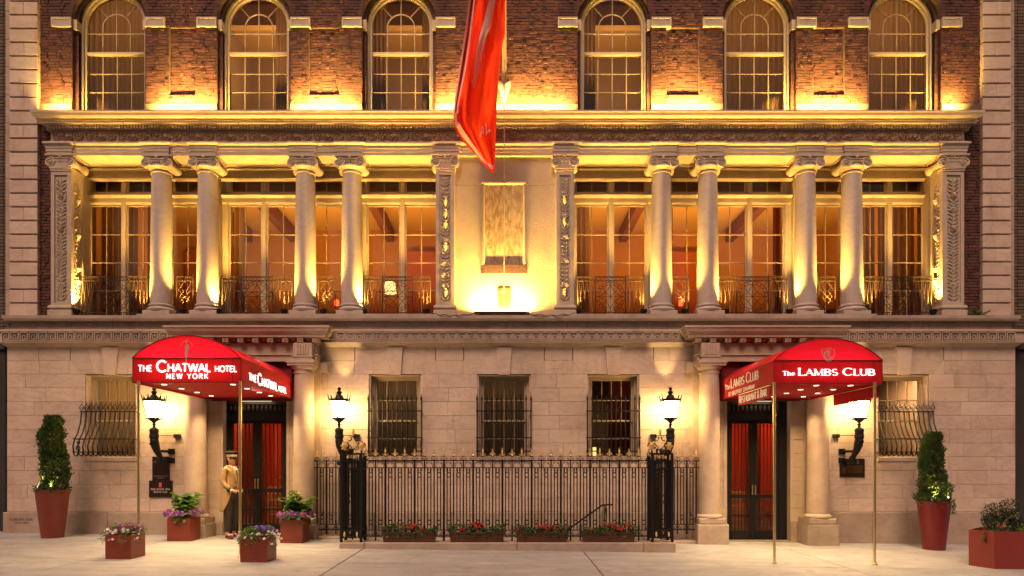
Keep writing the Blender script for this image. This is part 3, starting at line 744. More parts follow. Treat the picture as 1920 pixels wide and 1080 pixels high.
# bricks, Flemish bond
CH_ = .0678; SL, HL = .203, .10
panels = []                                      # recessed brick panels
for a, b_ in ((317,366), (579,636), (1250,1311), (1526,1584)): panels.append((X(a, YBK), X(b_, YBK)))
PZ0, PZ1 = 9.86, Z(50, YBK)
rb = random.Random(3); cand = []
def tintv(header):
    if header and rb.random() < .5: v = rb.uniform(.55, .85); return (v, v*.85, v*.85, 1)
    v = rb.uniform(.78, 1.3); return (v, v*rb.uniform(.85, 1.1), v*rb.uniform(.8, 1.05), 1)
def lay(x0, x1, z0, z1, holes=True):
    z = z0; r = 0
    while z < z1:
        zc_ = z+CH_/2
        hs = []
        if holes:
            for c in WC:
                if zc_ < SPR: hs.append((c-R1, c+R1))
                elif zc_-SPR < R1+.10:
                    R = R1+.105; q = sqrt(max(0, R*R-(zc_-SPR)**2)); hs.append((c-q, c+q))
                if SPR-.205 < zc_ < SPR: hs.append((c-R1-.44, c-R1)); hs.append((c+R1, c+R1+.44))
        segs = []
        for s0, s1 in cut(x0, x1, hs):
            q = [s0]+sorted(v for p in panels for v in p if holes and PZ0 < zc_ < PZ1 and s0+.02 < v < s1-.02)+[s1]; segs += list(zip(q, q[1:]))
        for s0, s1 in segs:
            x = s0-rb.uniform(0, .19); hd = rb.random() < .5
            while x < s1-.012:
                L = HL if hd else SL; a, b_ = max(x, s0), min(x+L, s1)
                if b_-a > .03:
                    pr = 0
                    rec = any(p0 < (a+b_)/2 < p1 and PZ0 < zc_ < PZ1 for p0, p1 in panels)
                    y = YBK+(.0 if not rec else .083)+rb.uniform(-.005, .004)-(rb.uniform(.006, .018) if hd and rb.random() < .5 else 0)
                    cand.append((a+.005, b_-.005, y, z+.005, z+CH_-.005, hd, rec))
                x += L+.0; hd = not hd
        z += CH_; r += 1
m = MB(); wall_fill(m, QX0-.1, QX1+.1, R1, YBK+.012, .36, ZW0, ZTOP, [(p0, p1, PZ0, PZ1) for p0, p1 in panels]); m.build('mortar_bed', MORT, B)
# the core must be set back in the recessed panels, so bricks there are deeper slabs in front of a pocket
lay(QX0, QX1, ZW0+.1, ZTOP); 
for s in (-1, 1):
    a, b_ = sorted((s*10.0, s*(QX1 if s > 0 else -QX0))); 
    lay(a, b_, LZ, ZW0+.05, False)
def brick_mb(mb, a, b_, y, z0, z1, dep, t):
    n = len(mb.f); j = [rb.uniform(-.0025, .0025) for _ in range(8)]
    mb.add([(a,y+dep,z0),(b_,y+dep,z0),(b_,y+dep,z1),(a,y+dep,z1),(a+.002,y+j[0],z0+.002+j[4]*.5),(b_-.002,y+j[1],z0+.002+j[5]*.5),(b_-.002,y+j[2],z1-.002+j[6]*.5),(a+.002,y+j[3],z1-.002+j[7]*.5)],
           [(4,5,6,7),(0,1,5,4),(1,2,6,5),(2,3,7,6),(3,0,4,7)])
    mb.t += [t]*(len(mb.f)-n)
allb = MB(); allb.t = []
singles = [c for c in cand if (c[1]-c[0]) > .18 and 9.9 < c[3] < 11.2 and abs((c[0]+c[1])/2) > .9]
rb.shuffle(singles); singles = singles[:290]; sset = set(id(c) for c in singles)
protos = []
for k in range(10):
    q = MB(); q.t = []; brick_mb(q, -.0965, .0965, 0, 0, CH_-.01, .03, tintv(False)); protos.append(proto(q, 'brick', BRICK))
for c in cand:
    a, b_, y, z0, z1, hd, rec = c
    if id(c) in sset: put(rb.choice(protos), 'brick', B, ((a+b_)/2, y, z0), scale=((b_-a)/.193, 1, 1))
    else: brick_mb(allb, a, b_, y, z0, z1, .03, tintv(hd))
o = allb.build('bricks', BRICK, B); o['kind'] = 'stuff'
# arch rings of gauged brick
ring = MB(); ring.t = []
for c in WC:
    for R, y, dp in ((R1, YBK-.008, .14), (R2, .262, .12)):
        n = 40
        for i in range(n):
            a0 = pi*i/n+.004; a1 = pi*(i+1)/n-.004; th = .105 if R == R1 else .075
            P = [(R*cos(a0), R*sin(a0)), ((R+th)*cos(a0), (R+th)*sin(a0)), ((R+th)*cos(a1), (R+th)*sin(a1)), (R*cos(a1), R*sin(a1))]
            k = len(ring.f); ring.prism([(c+p[0], SPR+p[1]) for p in P], y+rb.uniform(-.003, .003), y+dp); ring.t += [tintv(False)]*(len(ring.f)-k)
ring.build('arch_ring_bricks', BRICK, B)['kind'] = 'stuff'
# brick jamb courses of the inner order: joints as grooves
jb = MB(); jb.t = []
for c in WC:
    for s in (-1, 1):
        for (xa, xb, y0, y1) in ((R2, R1, .262, .30),):
            z = ZW0+.2
            while z < SPR-.21:
                a, b_ = sorted((c+s*xa, c+s*xb)); k = len(jb.f); jb.box(a, b_, y0+rb.uniform(-.003,.003), y1, z+.004, z+CH_-.004)
                jb.t += [tintv(False)]*(len(jb.f)-k); z += CH_
        z = ZW0+.2
        while z < SPR-.21:      # return of the outer order
            a, b_ = sorted((c+s*(R1-.004), c+s*(R1+.02))); k = len(jb.f); jb.box(a, b_, YBK+.004, .262, z+.004, z+CH_-.004); jb.t += [tintv(False)]*(len(jb.f)-k); z += CH_
jb.build('jamb_bricks', BRICK, B)['kind'] = 'stuff'
# impost blocks
for c in WC:
    for s in (-1, 1):
        a, b_ = sorted((c+s*R1, c+s*(R1+.44)))
        m = MB(); m.box(a, b_, YBK-.04, YBK+.2, SPR-.2, SPR+.005)
        m.box(a-.0, b_, YBK-.055, YBK-.04, SPR-.2, SPR-.165); m.box(a, b_, YBK-.055, YBK-.04, SPR-.03, SPR+.005)
        m.box(a, a+.035, YBK-.055, YBK-.04, SPR-.165, SPR-.03); m.box(b_-.035, b_, YBK-.055, YBK-.04, SPR-.165, SPR-.03)
        m.build('impost_block', STONE2, B)
        a, b_ = sorted((c+s*(R2-.012), c+s*R1)); MB().box(a, b_, YBK+.03, .40, SPR-.21, SPR-.0).build('impost_return', STONE2, B)
# brick and stone sill band under the wall
m = MB()
for a, b_ in cut(QX0, QX1, [(c-R1, c+R1) for c in WC]): MB().box(a, b_, YBK-.035, YBK+.1, ZW0+.2, 9.66).build("brick_sill_course", MORT, B)

for p0, p1 in panels:
    MB().box(p0, p1, YBK-.012, YBK+.1, 9.66, 9.80).build('panel_sill', MORT, B)
    MB().box(p0-.01, p1+.01, YBK-.0, YBK+.1, PZ1+.01, PZ1+.2)
# stone upstand above the cornice
x = EX0-.1
while x < EX1+.1:
    x1 = min(x+1.22, EX1+.1); MB().cbox(x+.003, x1-.003, -.02, .3, 9.20, 9.455, .012).build('upstand_stone', STONE2, B); x = x1
# arched sash windows
def semi(cx, cz, R, r0, y0, y1, n=20, a0=0, a1=pi):
    m = MB()
    for i in range(n):
        A, Bn = a0+(a1-a0)*i/n, a0+(a1-a0)*(i+1)/n
        m.prism([(cx+r0*cos(A), cz+r0*sin(A)), (cx+R*cos(A), cz+R*sin(A)), (cx+R*cos(Bn), cz+R*sin(Bn)), (cx+r0*cos(Bn), cz+r0*sin(Bn))], y0, y1)
    return m
MR = 10.955; ZB = 9.45
def archwin(c):
    w = semi(c, SPR, R2+.01, R3+.05, .36, .50, 22)
    for s in (-1, 1):
        a, b_ = sorted((c+s*(R3+.05), c+s*(R2+.01))); w.box(a, b_, .36, .50, ZB, SPR)
        a, b_ = sorted((c+s*(R3-.0), c+s*(R3+.05))); w.box(a, b_, .41, .50, ZB, SPR)
    mm = semi(c, SPR, R3+.05, R3, .41, .50, 22); w.add(mm.v, mm.f)
    f = w.build('arched_window', WOODW, B)
    MB().cbox(c-R3, c+R3, .40, .48, MR-.035, MR+.03, .01).build('meeting_rail', WOODW, f)
    y0, y1, t = .445, .47, .011
    for i in (1, 2, 3): q = c-R3+R3*2*i/4; MB().box(q-t, q+t, y0+.03, y1+.03, ZB, MR-.03).build('muntin', MUNT, f)
    for z in (10.52, 10.10, 9.70): MB().box(c-R3, c+R3, y0+.032, y1+.028, z-t, z+t).build('muntin', MUNT, f)
    zh = 11.416
    MB().box(c-R3, c+R3, y0, y1, zh-t, zh+t).build('muntin', MUNT, f)
    for q in (-.31, 0, .31): MB().box(c+q-t, c+q+t, y0+.001, y1-.001, MR+.03, SPR+(R3 if q == 0 else 0)).build('muntin', MUNT, f)
    semi(c, SPR-.02, .325, .303, y0, y1, 18).build('arched_muntin', MUNT, f)
    for a in (47, 133):
        d = (cos(radians(a)), sin(radians(a))); m = MB(); m.tube([(c+d[0]*.31, y0+.012, SPR+d[1]*.31), (c+d[0]*R3, y0+.012, SPR+d[1]*R3)], .013, 4); m.build('muntin', MUNT, f)
    p = [(c-R3, MR), (c+R3, MR)]+[(c+R3*cos(pi*i/20), SPR+R3*sin(pi*i/20)) for i in range(21)]
    MB().add([(x, .458, z) for x, z in p], [tuple(range(len(p)))]).build('pane', GL_UP, f)
    for i in range(4):
        for z0, z1 in ((ZB, 9.70), (9.70, 10.10), (10.10, 10.52), (10.52, MR)):
            j1, j2 = random.uniform(-.003, .003), random.uniform(-.003, .003)
            MB().add([(c-R3+R3*i/2, .487+j1, z0), (c-R3+R3*(i+1)/2, .487-j1, z0), (c-R3+R3*(i+1)/2, .487+j2, z1), (c-R3+R3*i/2, .487-j2, z1)], [(0,1,2,3)]).build('pane', GL_UP, f)
for c in WC: archwin(c)

# ------------------------------------------------ rooms behind the windows
def room(x0, x1, y0, y1, z0, z1, wall, ceil, floor=None):
    t = .05
    m = MB(); m.box(x0-t, x1+t, y1, y1+t, z0-t, z1+t); m.box(x0-t, x0, y0, y1, z0, z1); m.box(x1, x1+t, y0, y1, z0, z1); m.build('interior_wall', wall, B)
    MB().box(x0-t, x1+t, y0, y1, z1, z1+t).build('interior_ceiling', ceil, B)
    MB().box(x0-t, x1+t, y0, y1, z0-t, z0).build('interior_floor', floor or wall, B)
def curtain(x0, x1, y, z0, z1, amp=.03, per=.11, mat=CURT, seed=0, gather=1):
    r = random.Random(seed); n = int((x1-x0)/per*6)+4; m = MB(); vs = []
    ph = r.random()*6
    for j in range(2):
        for i in range(n+1):
            x = x0+(x1-x0)*i/n; vs.append((x+.01*j*sin(i*.7), y+amp*sin(2*pi*(x-x0)/per+ph+.8*sin(x*5+seed))*(1 if j == 0 else .7), (z0, z1)[j]))
    m.add(vs, [(i, i+1, i+n+2, i+n+1) for i in range(n)]); return m.build('curtain', mat, B, smooth=True)
GLOW = (1, .62, .28)
DIMW = M('upper_room_wall', (.42,.30,.18), .8, var=.2)
for i, c in enumerate(WC):
    x0, x1 = c-1.35, c+1.35
    room(x0, x1, .47, 3.6, 9.40, 12.75, DIMW, INC, DARK)
    if i in (0, 4, 5): 
        curtain(c-.9, c+.9, .66, 9.42, 12.6, .028, .12, seed=i)
        area('room_light', B, (c, 2.6, 12.6), .8, .8, 38+9*(i % 4), (1, .56, .22), target=(c, 1.2, 9.5))
    else:
        a, b_ = ((c-.75, c-.35) if i != 1 else (c+.3, c+.72)); curtain(a, b_, .70, 9.42, 12.6, .035, .10, seed=i)
        if i == 2: curtain(c+.45, c+.75, .70, 9.42, 12.6, .035, .10, seed=9)
        area('room_light', B, (c+.2, 1.9, 10.4), .5, .5, (0, 34, 24, 27)[i], (1, .56, .22), target=(c+.1, 1.6, 13))
        m = MB(); m.box(x0+.02, x1-.02, 1.35, 1.55, 12.2, 12.72); m.build('ceiling_beam', INC, B)

# loggia rooms (one long lounge)
room(-9.95, 9.95, YWIN+.185, 6.2, LZ-.02, 8.95, INW, INC, DARK)
TEXW = M('russet_wall', (.45,.11,.03), .5, var=.4, scale=1.2)
for x0, x1 in ((-9.9, -8.3), (-3.1, -1.6), (4.7, 6.5)):
    MB().box(x0, x1, 5.9, 6.15, LZ, 8.2).build('wall_panel', TEXW, B)
for xb in (-8.0, -6.6, -3.6, -.05, 3.6, 6.9): MB().box(xb-.11, xb+.11, YWIN+.25, 6.1, 8.55, 8.93).build('ceiling_beam', M('dark_beam', (.16,.05,.02), .6) if xb == -8.0 else bpy.data.materials['dark_beam'], B)
MB().box(-1.5, 1.5, YWIN+.25, 6.0, LZ, 8.9).build('interior_partition', INW, B)
for xa, xb, y, sd in ((-9.75, -8.85, 1.3, 1), (-8.6, -8.12, 1.3, 2), (-6.5, -6.25, 1.2, 3), (-4.75, -4.55, 1.2, 4), (1.55, 1.95, 1.15, 5), (8.0, 8.85, 1.3, 6), (8.9, 9.75, 1.3, 7)):
    curtain(xa, xb, y, LZ, 8.85, .04, .13, seed=sd)
for xa, xb, sd in ((-8.12, -7.95, 11), (-1.68, -1.5, 12), (6.35, 6.55, 13), (3.8, 3.95, 14)): curtain(xa, xb, 1.2, LZ, 8.85, .03, .09, mat=CURTR, seed=sd)
for x in (-8.6, -7.2, -5.6, -3.9, -2.4, 2.4, 3.9, 5.6, 7.2, 8.8):
    e = {-8.6: 20, -7.2: 40, -5.6: 75, -3.9: 45, -2.4: 80, 2.4: 80, 3.9: 45, 5.6: 70, 7.2: 80, 8.8: 22}[x]
    area('lounge_uplight', B, (x, 3.3, 6.1), .8, .8, e*.74, (1, .50, .10), target=(x, 3.0, 9))
dl = MB(); 
for i in range(26):
    x = random.choice((-1, 1))*random.uniform(1.9, 9.4); y = random.choice((2.0, 2.9, 3.8, 4.7)); 
    lm = MB(); lm.lathe([(.001, 0), (.045, 0), (.05, .02)], (x, y, 8.925), 8); lm.build('downlight', E_DL, B)
for x0, x1 in ((-9.9, -1.55), (1.55, 9.9)): MB().box(x0, x1, 1.08, 1.22, 8.06, 8.93).build('transom_light_block', M('dark_light_block', (.22,.11,.045), .7) if x0 < -2 else bpy.data.materials['dark_light_block'], B)  # dark box added to block the lit ceiling and darken the transom lights
for s_ in (-1, 1):
    for a_, b2_ in MAJ+MIN_:
        q0_, q1_ = sorted((s_*a_, s_*b2_)); MB().box(q0_+.03, q1_-.03, 1.0, 1.02, zwt1-.17, zwt1+.02).build('roller_blind', M('tan_blind', (.40,.26,.12), .8) if 'tan_blind' not in bpy.data.materials else bpy.data.materials['tan_blind'], B)
# lamps and furniture just inside
for x in (-2.9,):
    lm = MB(); lm.lathe([(.16, 0), (.12, .26)], (x, 1.9, LZ+1.0), 16); lm.build('table_lamp_shade', EM('shade_glow', (1,.6,.2), 1.6) if x == -2.9 else bpy.data.materials['shade_glow'], B)
for x in (-4.15, 4.25):
    lm = MB(); lm.lathe([(.05, 0), (.06, .09), (.03, .14)], (x, 1.6, LZ+.62), 10); lm.build('red_table_light', EM('red_glow', (1,.03,.01), 6) if x == -4.15 else bpy.data.materials['red_glow'], B)

# ------------------------------------------------ quoins
zq = LZ; k = 0
CHQ = 25.75*15.05/F
for s in (-1, 1):
    xa, xb = ((X(17, .05), X(70, .05)) if s < 0 else (X(1843, .05), X(1896, .05)))
    m = MB(); m.box(xa+.012, xb-.012, .085, .5, LZ, ZTOP); m.build('quoin_core', BANDST, B)
    z = LZ+.02; k = 0
    while z < ZTOP:
        if k % 3 == 1: xm = (xa+xb)/2+random.uniform(-.02, .02); block(xa, xm, z, z+CHQ-.032, y=.05, d=.1, name='quoin_stone', g=.001, c=.01); block(xm, xb, z, z+CHQ-.032, y=.05, d=.1, name='quoin_stone', g=.001, c=.01)
        else: block(xa, xb, z, z+CHQ-.032, y=.05, d=.1, name='quoin_stone', g=.001, c=.01)
        z += CHQ; k += 1
    a, b_ = sorted((xa if s < 0 else xb, (X(8, .1) if s < 0 else X(1904, .1))))
    z = LZ
    while z < ZTOP: block(a, b_, z, z+.62, y=.13, d=.2, name='end_stone', mat=BANDST); z += .62
# roof slab closing the top
MB().box(-11.2, 11.2, .1, 6.4, ZTOP, ZTOP+.2).build('roof_slab', DARK, B)
MB().box(-11.05, -10.0, .5, 6.4, -.2, ZTOP).build('side_wall', DARK, B); MB().box(10.0, 11.08, .5, 6.4, -.2, ZTOP).build('side_wall', DARK, B)
MB().box(-11.05, 11.05, 6.3, 6.4, -.2, ZTOP).build('rear_wall', DARK, B)

# ------------------------------------------------ ground floor windows
GWALL = M('dim_room_wall', (.20,.13,.09), .8)
for i, (a, b_) in enumerate(gw):
    z0, z1 = SILL, HEADZ; c = (a+b_)/2
    # stone reveals and sill
    m = MB(); m.box(a-.001, a+.03, .03, .40, z0-.05, z1+.01); m.box(b_-.03, b_+.001, .03, .40, z0-.05, z1+.01); m.box(a+.03, b_-.03, .03, .40, z1-.02, z1+.012)
    m.build('window_reveal', STONE, B)
    MB().cbox(a-.02, b_+.02, -.02, .40, z0-.10, z0, .012).build('window_sill', STONE, B)
    f = MB(); q = .05
    f.box(a+.03, a+.03+q, .18, .30, z0, z1-.02); f.box(b_-.03-q, b_-.03, .18, .30, z0, z1-.02); f.box(a+.03+q, b_-.03-q, .18, .30, z1-.02-q, z1-.02)
    f.box(a+.03+q, a+.045+q, .21, .26, z0, z1-.02-q); f.box(b_-.045-q, b_-.03-q, .21, .26, z0, z1-.02-q)
    fo = f.build('window_frame', WOODW, B)
    x0, x1 = a+.10, b_-.10; zm = z0+(z1-z0)*.44
    pane_win('upper_sash', x0, x1, .225, zm, z1-.07, 4, 2, fr=.035, mt=.02, glass=GL_LO, parent=B)
    pane_win('lower_sash', x0, x1, .262, z0, zm+.03, 4, 2, fr=.035, mt=.016, glass=GL_LO, parent=B)
    room(a-.3, b_+.3, .585, 2.6, z0-.4, z1+.25, GWALL, GWALL, DARK)
    if i in (1, 2): curtain(x0-.05, x1+.05, .50, z0-.2, z1, .012, .06, mat=FABRIC('grey_scrim', (.30,.22,.16), .5) if i == 1 else bpy.data.materials['grey_scrim'], seed=i)
    if i == 3: curtain(c-.02, x1+.1, .50, z0-.2, z1+.1, .02, .08, mat=FABRIC('dark_red_curtain', (.13,.022,.016), .4), seed=3)
    if i == 4:
        MB().box(x0+.12, x1-.15, 1.6, 1.65, z0-.3, z1+.2).build('interior_panel', M('cream_inner_wall', (.6,.42,.15), .7), B)
        MB().box(x0-.1, x0+.13, 1.0, 1.05, z0-.3, z1+.2).build('door_casing', M('brown_inner_door', (.14,.06,.03), .6), B)
    if i == 0: curtain(x0-.05, x1+.05, .50, z0-.2, z1, .012, .07, mat=FABRIC('ivory_scrim', (.45,.30,.15), .5), seed=i)
    e = (20, 8, 5, 7, 80)[i]
    area('room_light', B, (c, 1.5 if i != 4 else 1.1, z1+.15), .5, .3, e, (1, .66, .34), target=(c, .8 if i != 4 else 1.1, z0))
    if i == 3:
        lm = MB(); lm.lathe([(.13, 0), (.10, .22)], (x0+.12, .9, z0+.02), 14); lm.build('table_lamp_shade', EM('warm_shade', (1,.62,.2), 1.1), B)

# ------------------------------------------------ entrances: lobby, doors
for di, (a, b_) in enumerate(DOORS):
    c = (a+b_)/2; fl = gz(c)+.01
    room(a-.35, b_+.35, .585, 4.2, fl-.02, 3.9, INR, DARK, M('lobby_floor', (.25,.12,.05), .3) if di == 0 else bpy.data.materials['lobby_floor'])
    MB().box(a-.02, b_+.02, -.02, .62, fl-.25, fl+.012).build('door_threshold', BASE, B)
    for k in range(6):   # stair inside
        m = MB(); m.box(a-.3, b_+.3, 1.6+k*.3, 4.19, fl+k*.16, fl+(k+1)*.16-.001); m.build('stair_step', M('stair_stone', (.50,.26,.10), .4) if (di == 0 and k == 0) else bpy.data.materials['stair_stone'], B)
    # vertical fluted red screen inside
    m = MB(); xs = (a+.05, a+.62) if di == 0 else (c+.02, c+.38)
    x = xs[0]
    while x < xs[1]:
        m.cbox(x, x+.062, .95, .99, fl+.01, 3.3, .012); x += .075
    m.build('red_slat_screen', M('orange_red_lacquer', (.50,.060,.022), .35, var=.2) if di == 0 else bpy.data.materials['orange_red_lacquer'], B)
    if di == 1:
        m = MB(); m.tube([(a+.35, 1.3, fl+.9), (c+.05, 1.3, fl+.9), (c+.1, 1.35, fl+.85), (b_-.25, 1.8, fl+.1)], .018, 6); m.build('stair_handrail', BRASS, B)
    else:
        m = MB(); m.tube([(c+.15, 1.2, fl+.1), (c+.15, 1.2, fl+1.25), (b_-.2, 1.25, fl+1.3)], .015, 6); m.build('stair_handrail', BRASS, B)
    area('lobby_light', B, (c-.05, .78, 3.7), .7, .2, 24, (1, .55, .25), target=(c, 1.3, .6))
    area('lobby_light', B, (c, 2.6, 3.8), .7, .7, 24, (1, .5, .22), target=(c, 2.6, 0))
    # ceiling light in the porch head
    m = MB(); m.box(c-.33, c+.33, .02, .14, 3.045, 3.07); m.build('porch_light', EM('porch_panel', (1,.82,.55), 3.5) if di == 0 else bpy.data.materials['porch_panel'], B)
    # head panel, transom grille
    MB().box(a, b_, .14, .30, 3.05, 3.6).build('door_head', IRON, B)
    # door leaves
    dz0, dz1 = fl+.02, 3.02
    MB().box(a, a+.07, .16, .28, dz0, 3.05).build('door_post', IRON, B); MB().box(b_-(.20 if di == 1 else .07), b_, .16, .28, dz0, 3.05).build('door_post', IRON, B)
    bx = b_-(.20 if di == 1 else .07)
    mid = (a+.07+bx)/2
    MB().box(a+.07, bx, .16, .28, 2.62, 2.74).build('transom_rail', IRON, B)
    m = MB(); x = a+.10
    while x < bx: m.ball((x, .2, 2.90), .045, 6, (.7,.5,1.6)); x += .10
    m.box(a, bx, .17, .22, 2.98, 3.05); m.build('transom_grille', IRONB, B)
    MB().box(a+.07, bx, .24, .27, 2.74, 3.05).build('transom_blackout', IRON, B)  # dark board added so the lit lobby doesn't show through the transom
    for (x0, x1) in ((a+.07, mid-.002), (mid+.002, bx)):
        m = MB(); m.box(x0, x0+.07, .18, .24, dz0, 2.62); m.box(x1-.07, x1, .18, .24, dz0, 2.62); m.box(x0+.05, x1-.05, .18, .24, dz0, dz0+.20); m.box(x0+.05, x1-.05, .18, .24, 2.55, 2.62); m.box(x0+.05, x1-.05, .18, .24, dz0+.92, dz0+1.00); m.box(x0+.05, x1-.05, .185, .235, dz0+.52, dz0+.55)
        d = m.build('entrance_door', IRON, B)
        n = 6
        for k in range(n):
            x = x0+.05+(x1-x0-.10)*(k+.5)/n
            m = MB(); m.tube([(x, .205, dz0+.2), (x, .205, 2.55)], .0125, 5); m.ball((x, .205, 2.50), .02, 6, (1,1,1.6)); m.ball((x, .205, dz0+.98), .018, 6)
            m.build('door_bar', IRONB, d)
        sc = MB()
        for k in range(n): 
            x = x0+.05+(x1-x0-.10)*(k+.5)/n; 
            for s in (-1, 1): sc.spiral((x+s*.018, dz0+.62), .022, .006, 1.2, -pi/2, .005, hand=s, y=.2, n=10)
            sc.tube([(x-.03, .2, dz0+.84), (x, .2, dz0+.90), (x+.03, .2, dz0+.84), (x, .2, dz0+.78)], .005, 4, closed=True)
            for s in (-1, 1): sc.spiral((x+s*.018, dz0+.26), .02, .006, 1.2, pi/2, .005, hand=s, y=.2, n=10)
        sc.build('door_scrollwork', IRONB, d)
        MB().add([(x0+.05, .23, dz0+.2), (x1-.05, .23, dz0+.2), (x1-.05, .23, 2.55), (x0+.05, .23, 2.55)], [(0,1,2,3)]).build('door_glass', GL_LO, d)
        hx = x1-.03 if x1 < mid else x0+.03
        m = MB(); m.box(hx-.012, hx+.012, .13, .15, dz0+1.0, dz0+1.22); m.box(hx-.008, hx+.008, .14, .19, dz0+1.02, dz0+1.04); m.box(hx-.008, hx+.008, .14, .19, dz0+1.18, dz0+1.2); m.build('door_handle', BRASS, d)

# ------------------------------------------------ porticos
PHW = 1.17; YP = -.33
for di, pc in enumerate((-5.54, 5.54)):
    for s in (-1, 1):
        x = pc+s*PHW; fl = gz(x, -.4)
        c = bpy.data.objects.new('portico_column', None); COL.objects.link(c); c.parent = B; c.location = (x, YP, fl); ORG[c.name] = Vector((x, YP, fl))
        m = MB(); m.cbox(x-.33, x+.33, YP-.30, YP+.35, fl-.1, .36, .012); m.build('pedestal', BASE, c)
        m = MB(); m.cbox(x-.29, x+.29, YP-.265, YP+.35, .362, .49, .02); m.build('pedestal_top', BASE, c)
        m = MB(); m.lathe([(.27,.49),(.285,.51),(.28,.54),(.245,.56),(.235,.575)], (x, YP, 0), 32); m.build('column_base', COLST2, c, smooth=True)
        pr = [(.232-.028*(i/10)**1.6, .575+(3.58-.575)*i/10) for i in range(11)]
        m = MB(); m.lathe(pr, (x, YP, 0), 36, cap=False); m.build('column_shaft', COLST2, c, smooth=True)
        m = MB(); m.lathe([(.205,3.58),(.225,3.585),(.225,3.61),(.208,3.615),(.208,3.66),(.235,3.675),(.265,3.72),(.27,3.74)], (x, YP, 0), 32); m.box(x-.28, x+.28, YP-.28, YP+.33, 3.74, 3.79); m.box(x-.30, x+.30, YP-.30, YP+.33, 3.79, 3.86); m.build('capital', COLST2, c, smooth=True)
        # flat respond behind
        xo = pc+s*(PHW+.29); MB().box(min(xo, xo-s*.2), max(xo, xo-s*.2), -.12, .02, .49, 3.66).build('respond_shaft', COLST2, B)
        MB().box(xo-.16, xo+.16, -.16, .02, 3.66, 3.86).build('respond_capital', COLST2, B); MB().box(xo-.14, xo+.12, -.14, .02, -.2, .49).build('respond_base', BASE, B)
    ex0, ex1 = pc-1.42, pc+1.42
    # frieze wall of the portico
    MB().box(ex0+.02, ex1-.02, YP+.03, .02, 3.86, 4.26).build('portico_frieze', COLST2, B)
    m = MB(); m.profile([(YP+.0, 4.02), (YP-.02, 4.015), (YP-.02, 3.995), (YP+.01, 3.985), (YP+.01, 3.86)], ex0, ex1, yref=YP+.03, yback=.0); m.build('portico_architrave', COLST2, B)
    for s in (-1, 1):   # fluted blocks over the columns
        x = pc+s*PHW; m = MB(); m.cbox(x-.20, x+.20, YP-.12, YP+.1, 3.865, 4.24, .006)
        for k in range(-2, 3): m.box(x+k*.055-.016, x+k*.055+.016, YP-.14, YP-.12, 4.0, 4.2)
        m.box(x-.22, x+.22, YP-.14, YP+.05, 3.94, 3.965); 
        m.build('portico_block', COLST2, B)
    # dark red fabric box over the door
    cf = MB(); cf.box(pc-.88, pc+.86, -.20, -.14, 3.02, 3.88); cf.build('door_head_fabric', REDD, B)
    m = MB(); prof = [(.0, 4.60), (-.58, 4.585), (-.585, 4.555), (-.56, 4.53), (-.54, 4.47), (-.50, 4.42), (-.48, 4.405), (-.48, 4.36), (-.45, 4.35), (-.30, 4.35), (-.28, 4.30), (-.24, 4.27), (-.22, 4.22)]
    m.profile(prof, pc-1.44, pc+1.44, yref=-.26, yback=.0); m.build('portico_cornice', COLST2 if di else COLST2, B)
    md = MB(); md.cbox(-.065, .065, -.17, .06, 0, .10, .008); md.spiral((0, .05), .045, .01, 1.2, 0, .01, y=-.175, n=10); mdm = proto(md, 'modillion', TERRA)
    for k in range(10): put(mdm, 'modillion', B, (pc-1.44+.32*k, -.29, 4.245))
    st = MB(); st.ball((0,0,0), .05, 7, (1,.5,1))
    stm = proto(st, 'rosette', TERRA)
    for k in range(9): put(stm, 'rosette', B, (pc-1.28+.32*k, -.38, 4.335))
# cornerstone lettering and wall patches are added with the signs

# ------------------------------------------------ neighbours
for s, nm, lb in ((-1, 'neighbour_building', 'dark narrow edge of the building adjoining the hotel on the left'), (1, 'neighbour_building', 'dark brick edge of the building adjoining the hotel on the right')):
    xe = X(8, .1) if s < 0 else X(1905, .1); N_ = thing(nm, lb, 'building', (s*12.5, .3, 0), 'neighbouring buildings')
    a, b_ = sorted((xe, s*16)); MB().box(a, b_, .35, 3, -.3, ZTOP).build('wall', M('neighbour_wall', (.14,.11,.09), .9) if s < 0 else bpy.data.materials['neighbour_wall'], N_)
    bm_ = MB(); bm_.t = []; z = 4.3
    while z < ZTOP:
        x = a
        while x < b_ and x < a+5 : brick_mb(bm_, x+.005, x+.198, .32+rb.uniform(-.003,.003), z+.005, z+.07, .03, (v := rb.uniform(.5, .9), v, v, 1)); x += .203
        z += .075
    bm_.build('bricks', M('neighbour_brick', (.17,.12,.09), .85, tint=True), N_)['kind'] = 'stuff'
    m = MB(); xi = xe+s*.02; a2, b2 = sorted((xi, xi+s*.9)); m.cbox(a2, b2, .18, .36, -.2, 4.2, .02); m.build('pilaster', DARK, N_)
    m = MB(); m.box(min(a2,b2), max(a2,b2), .12, .36, 4.2, 4.4); m.build('band', DARK, N_)
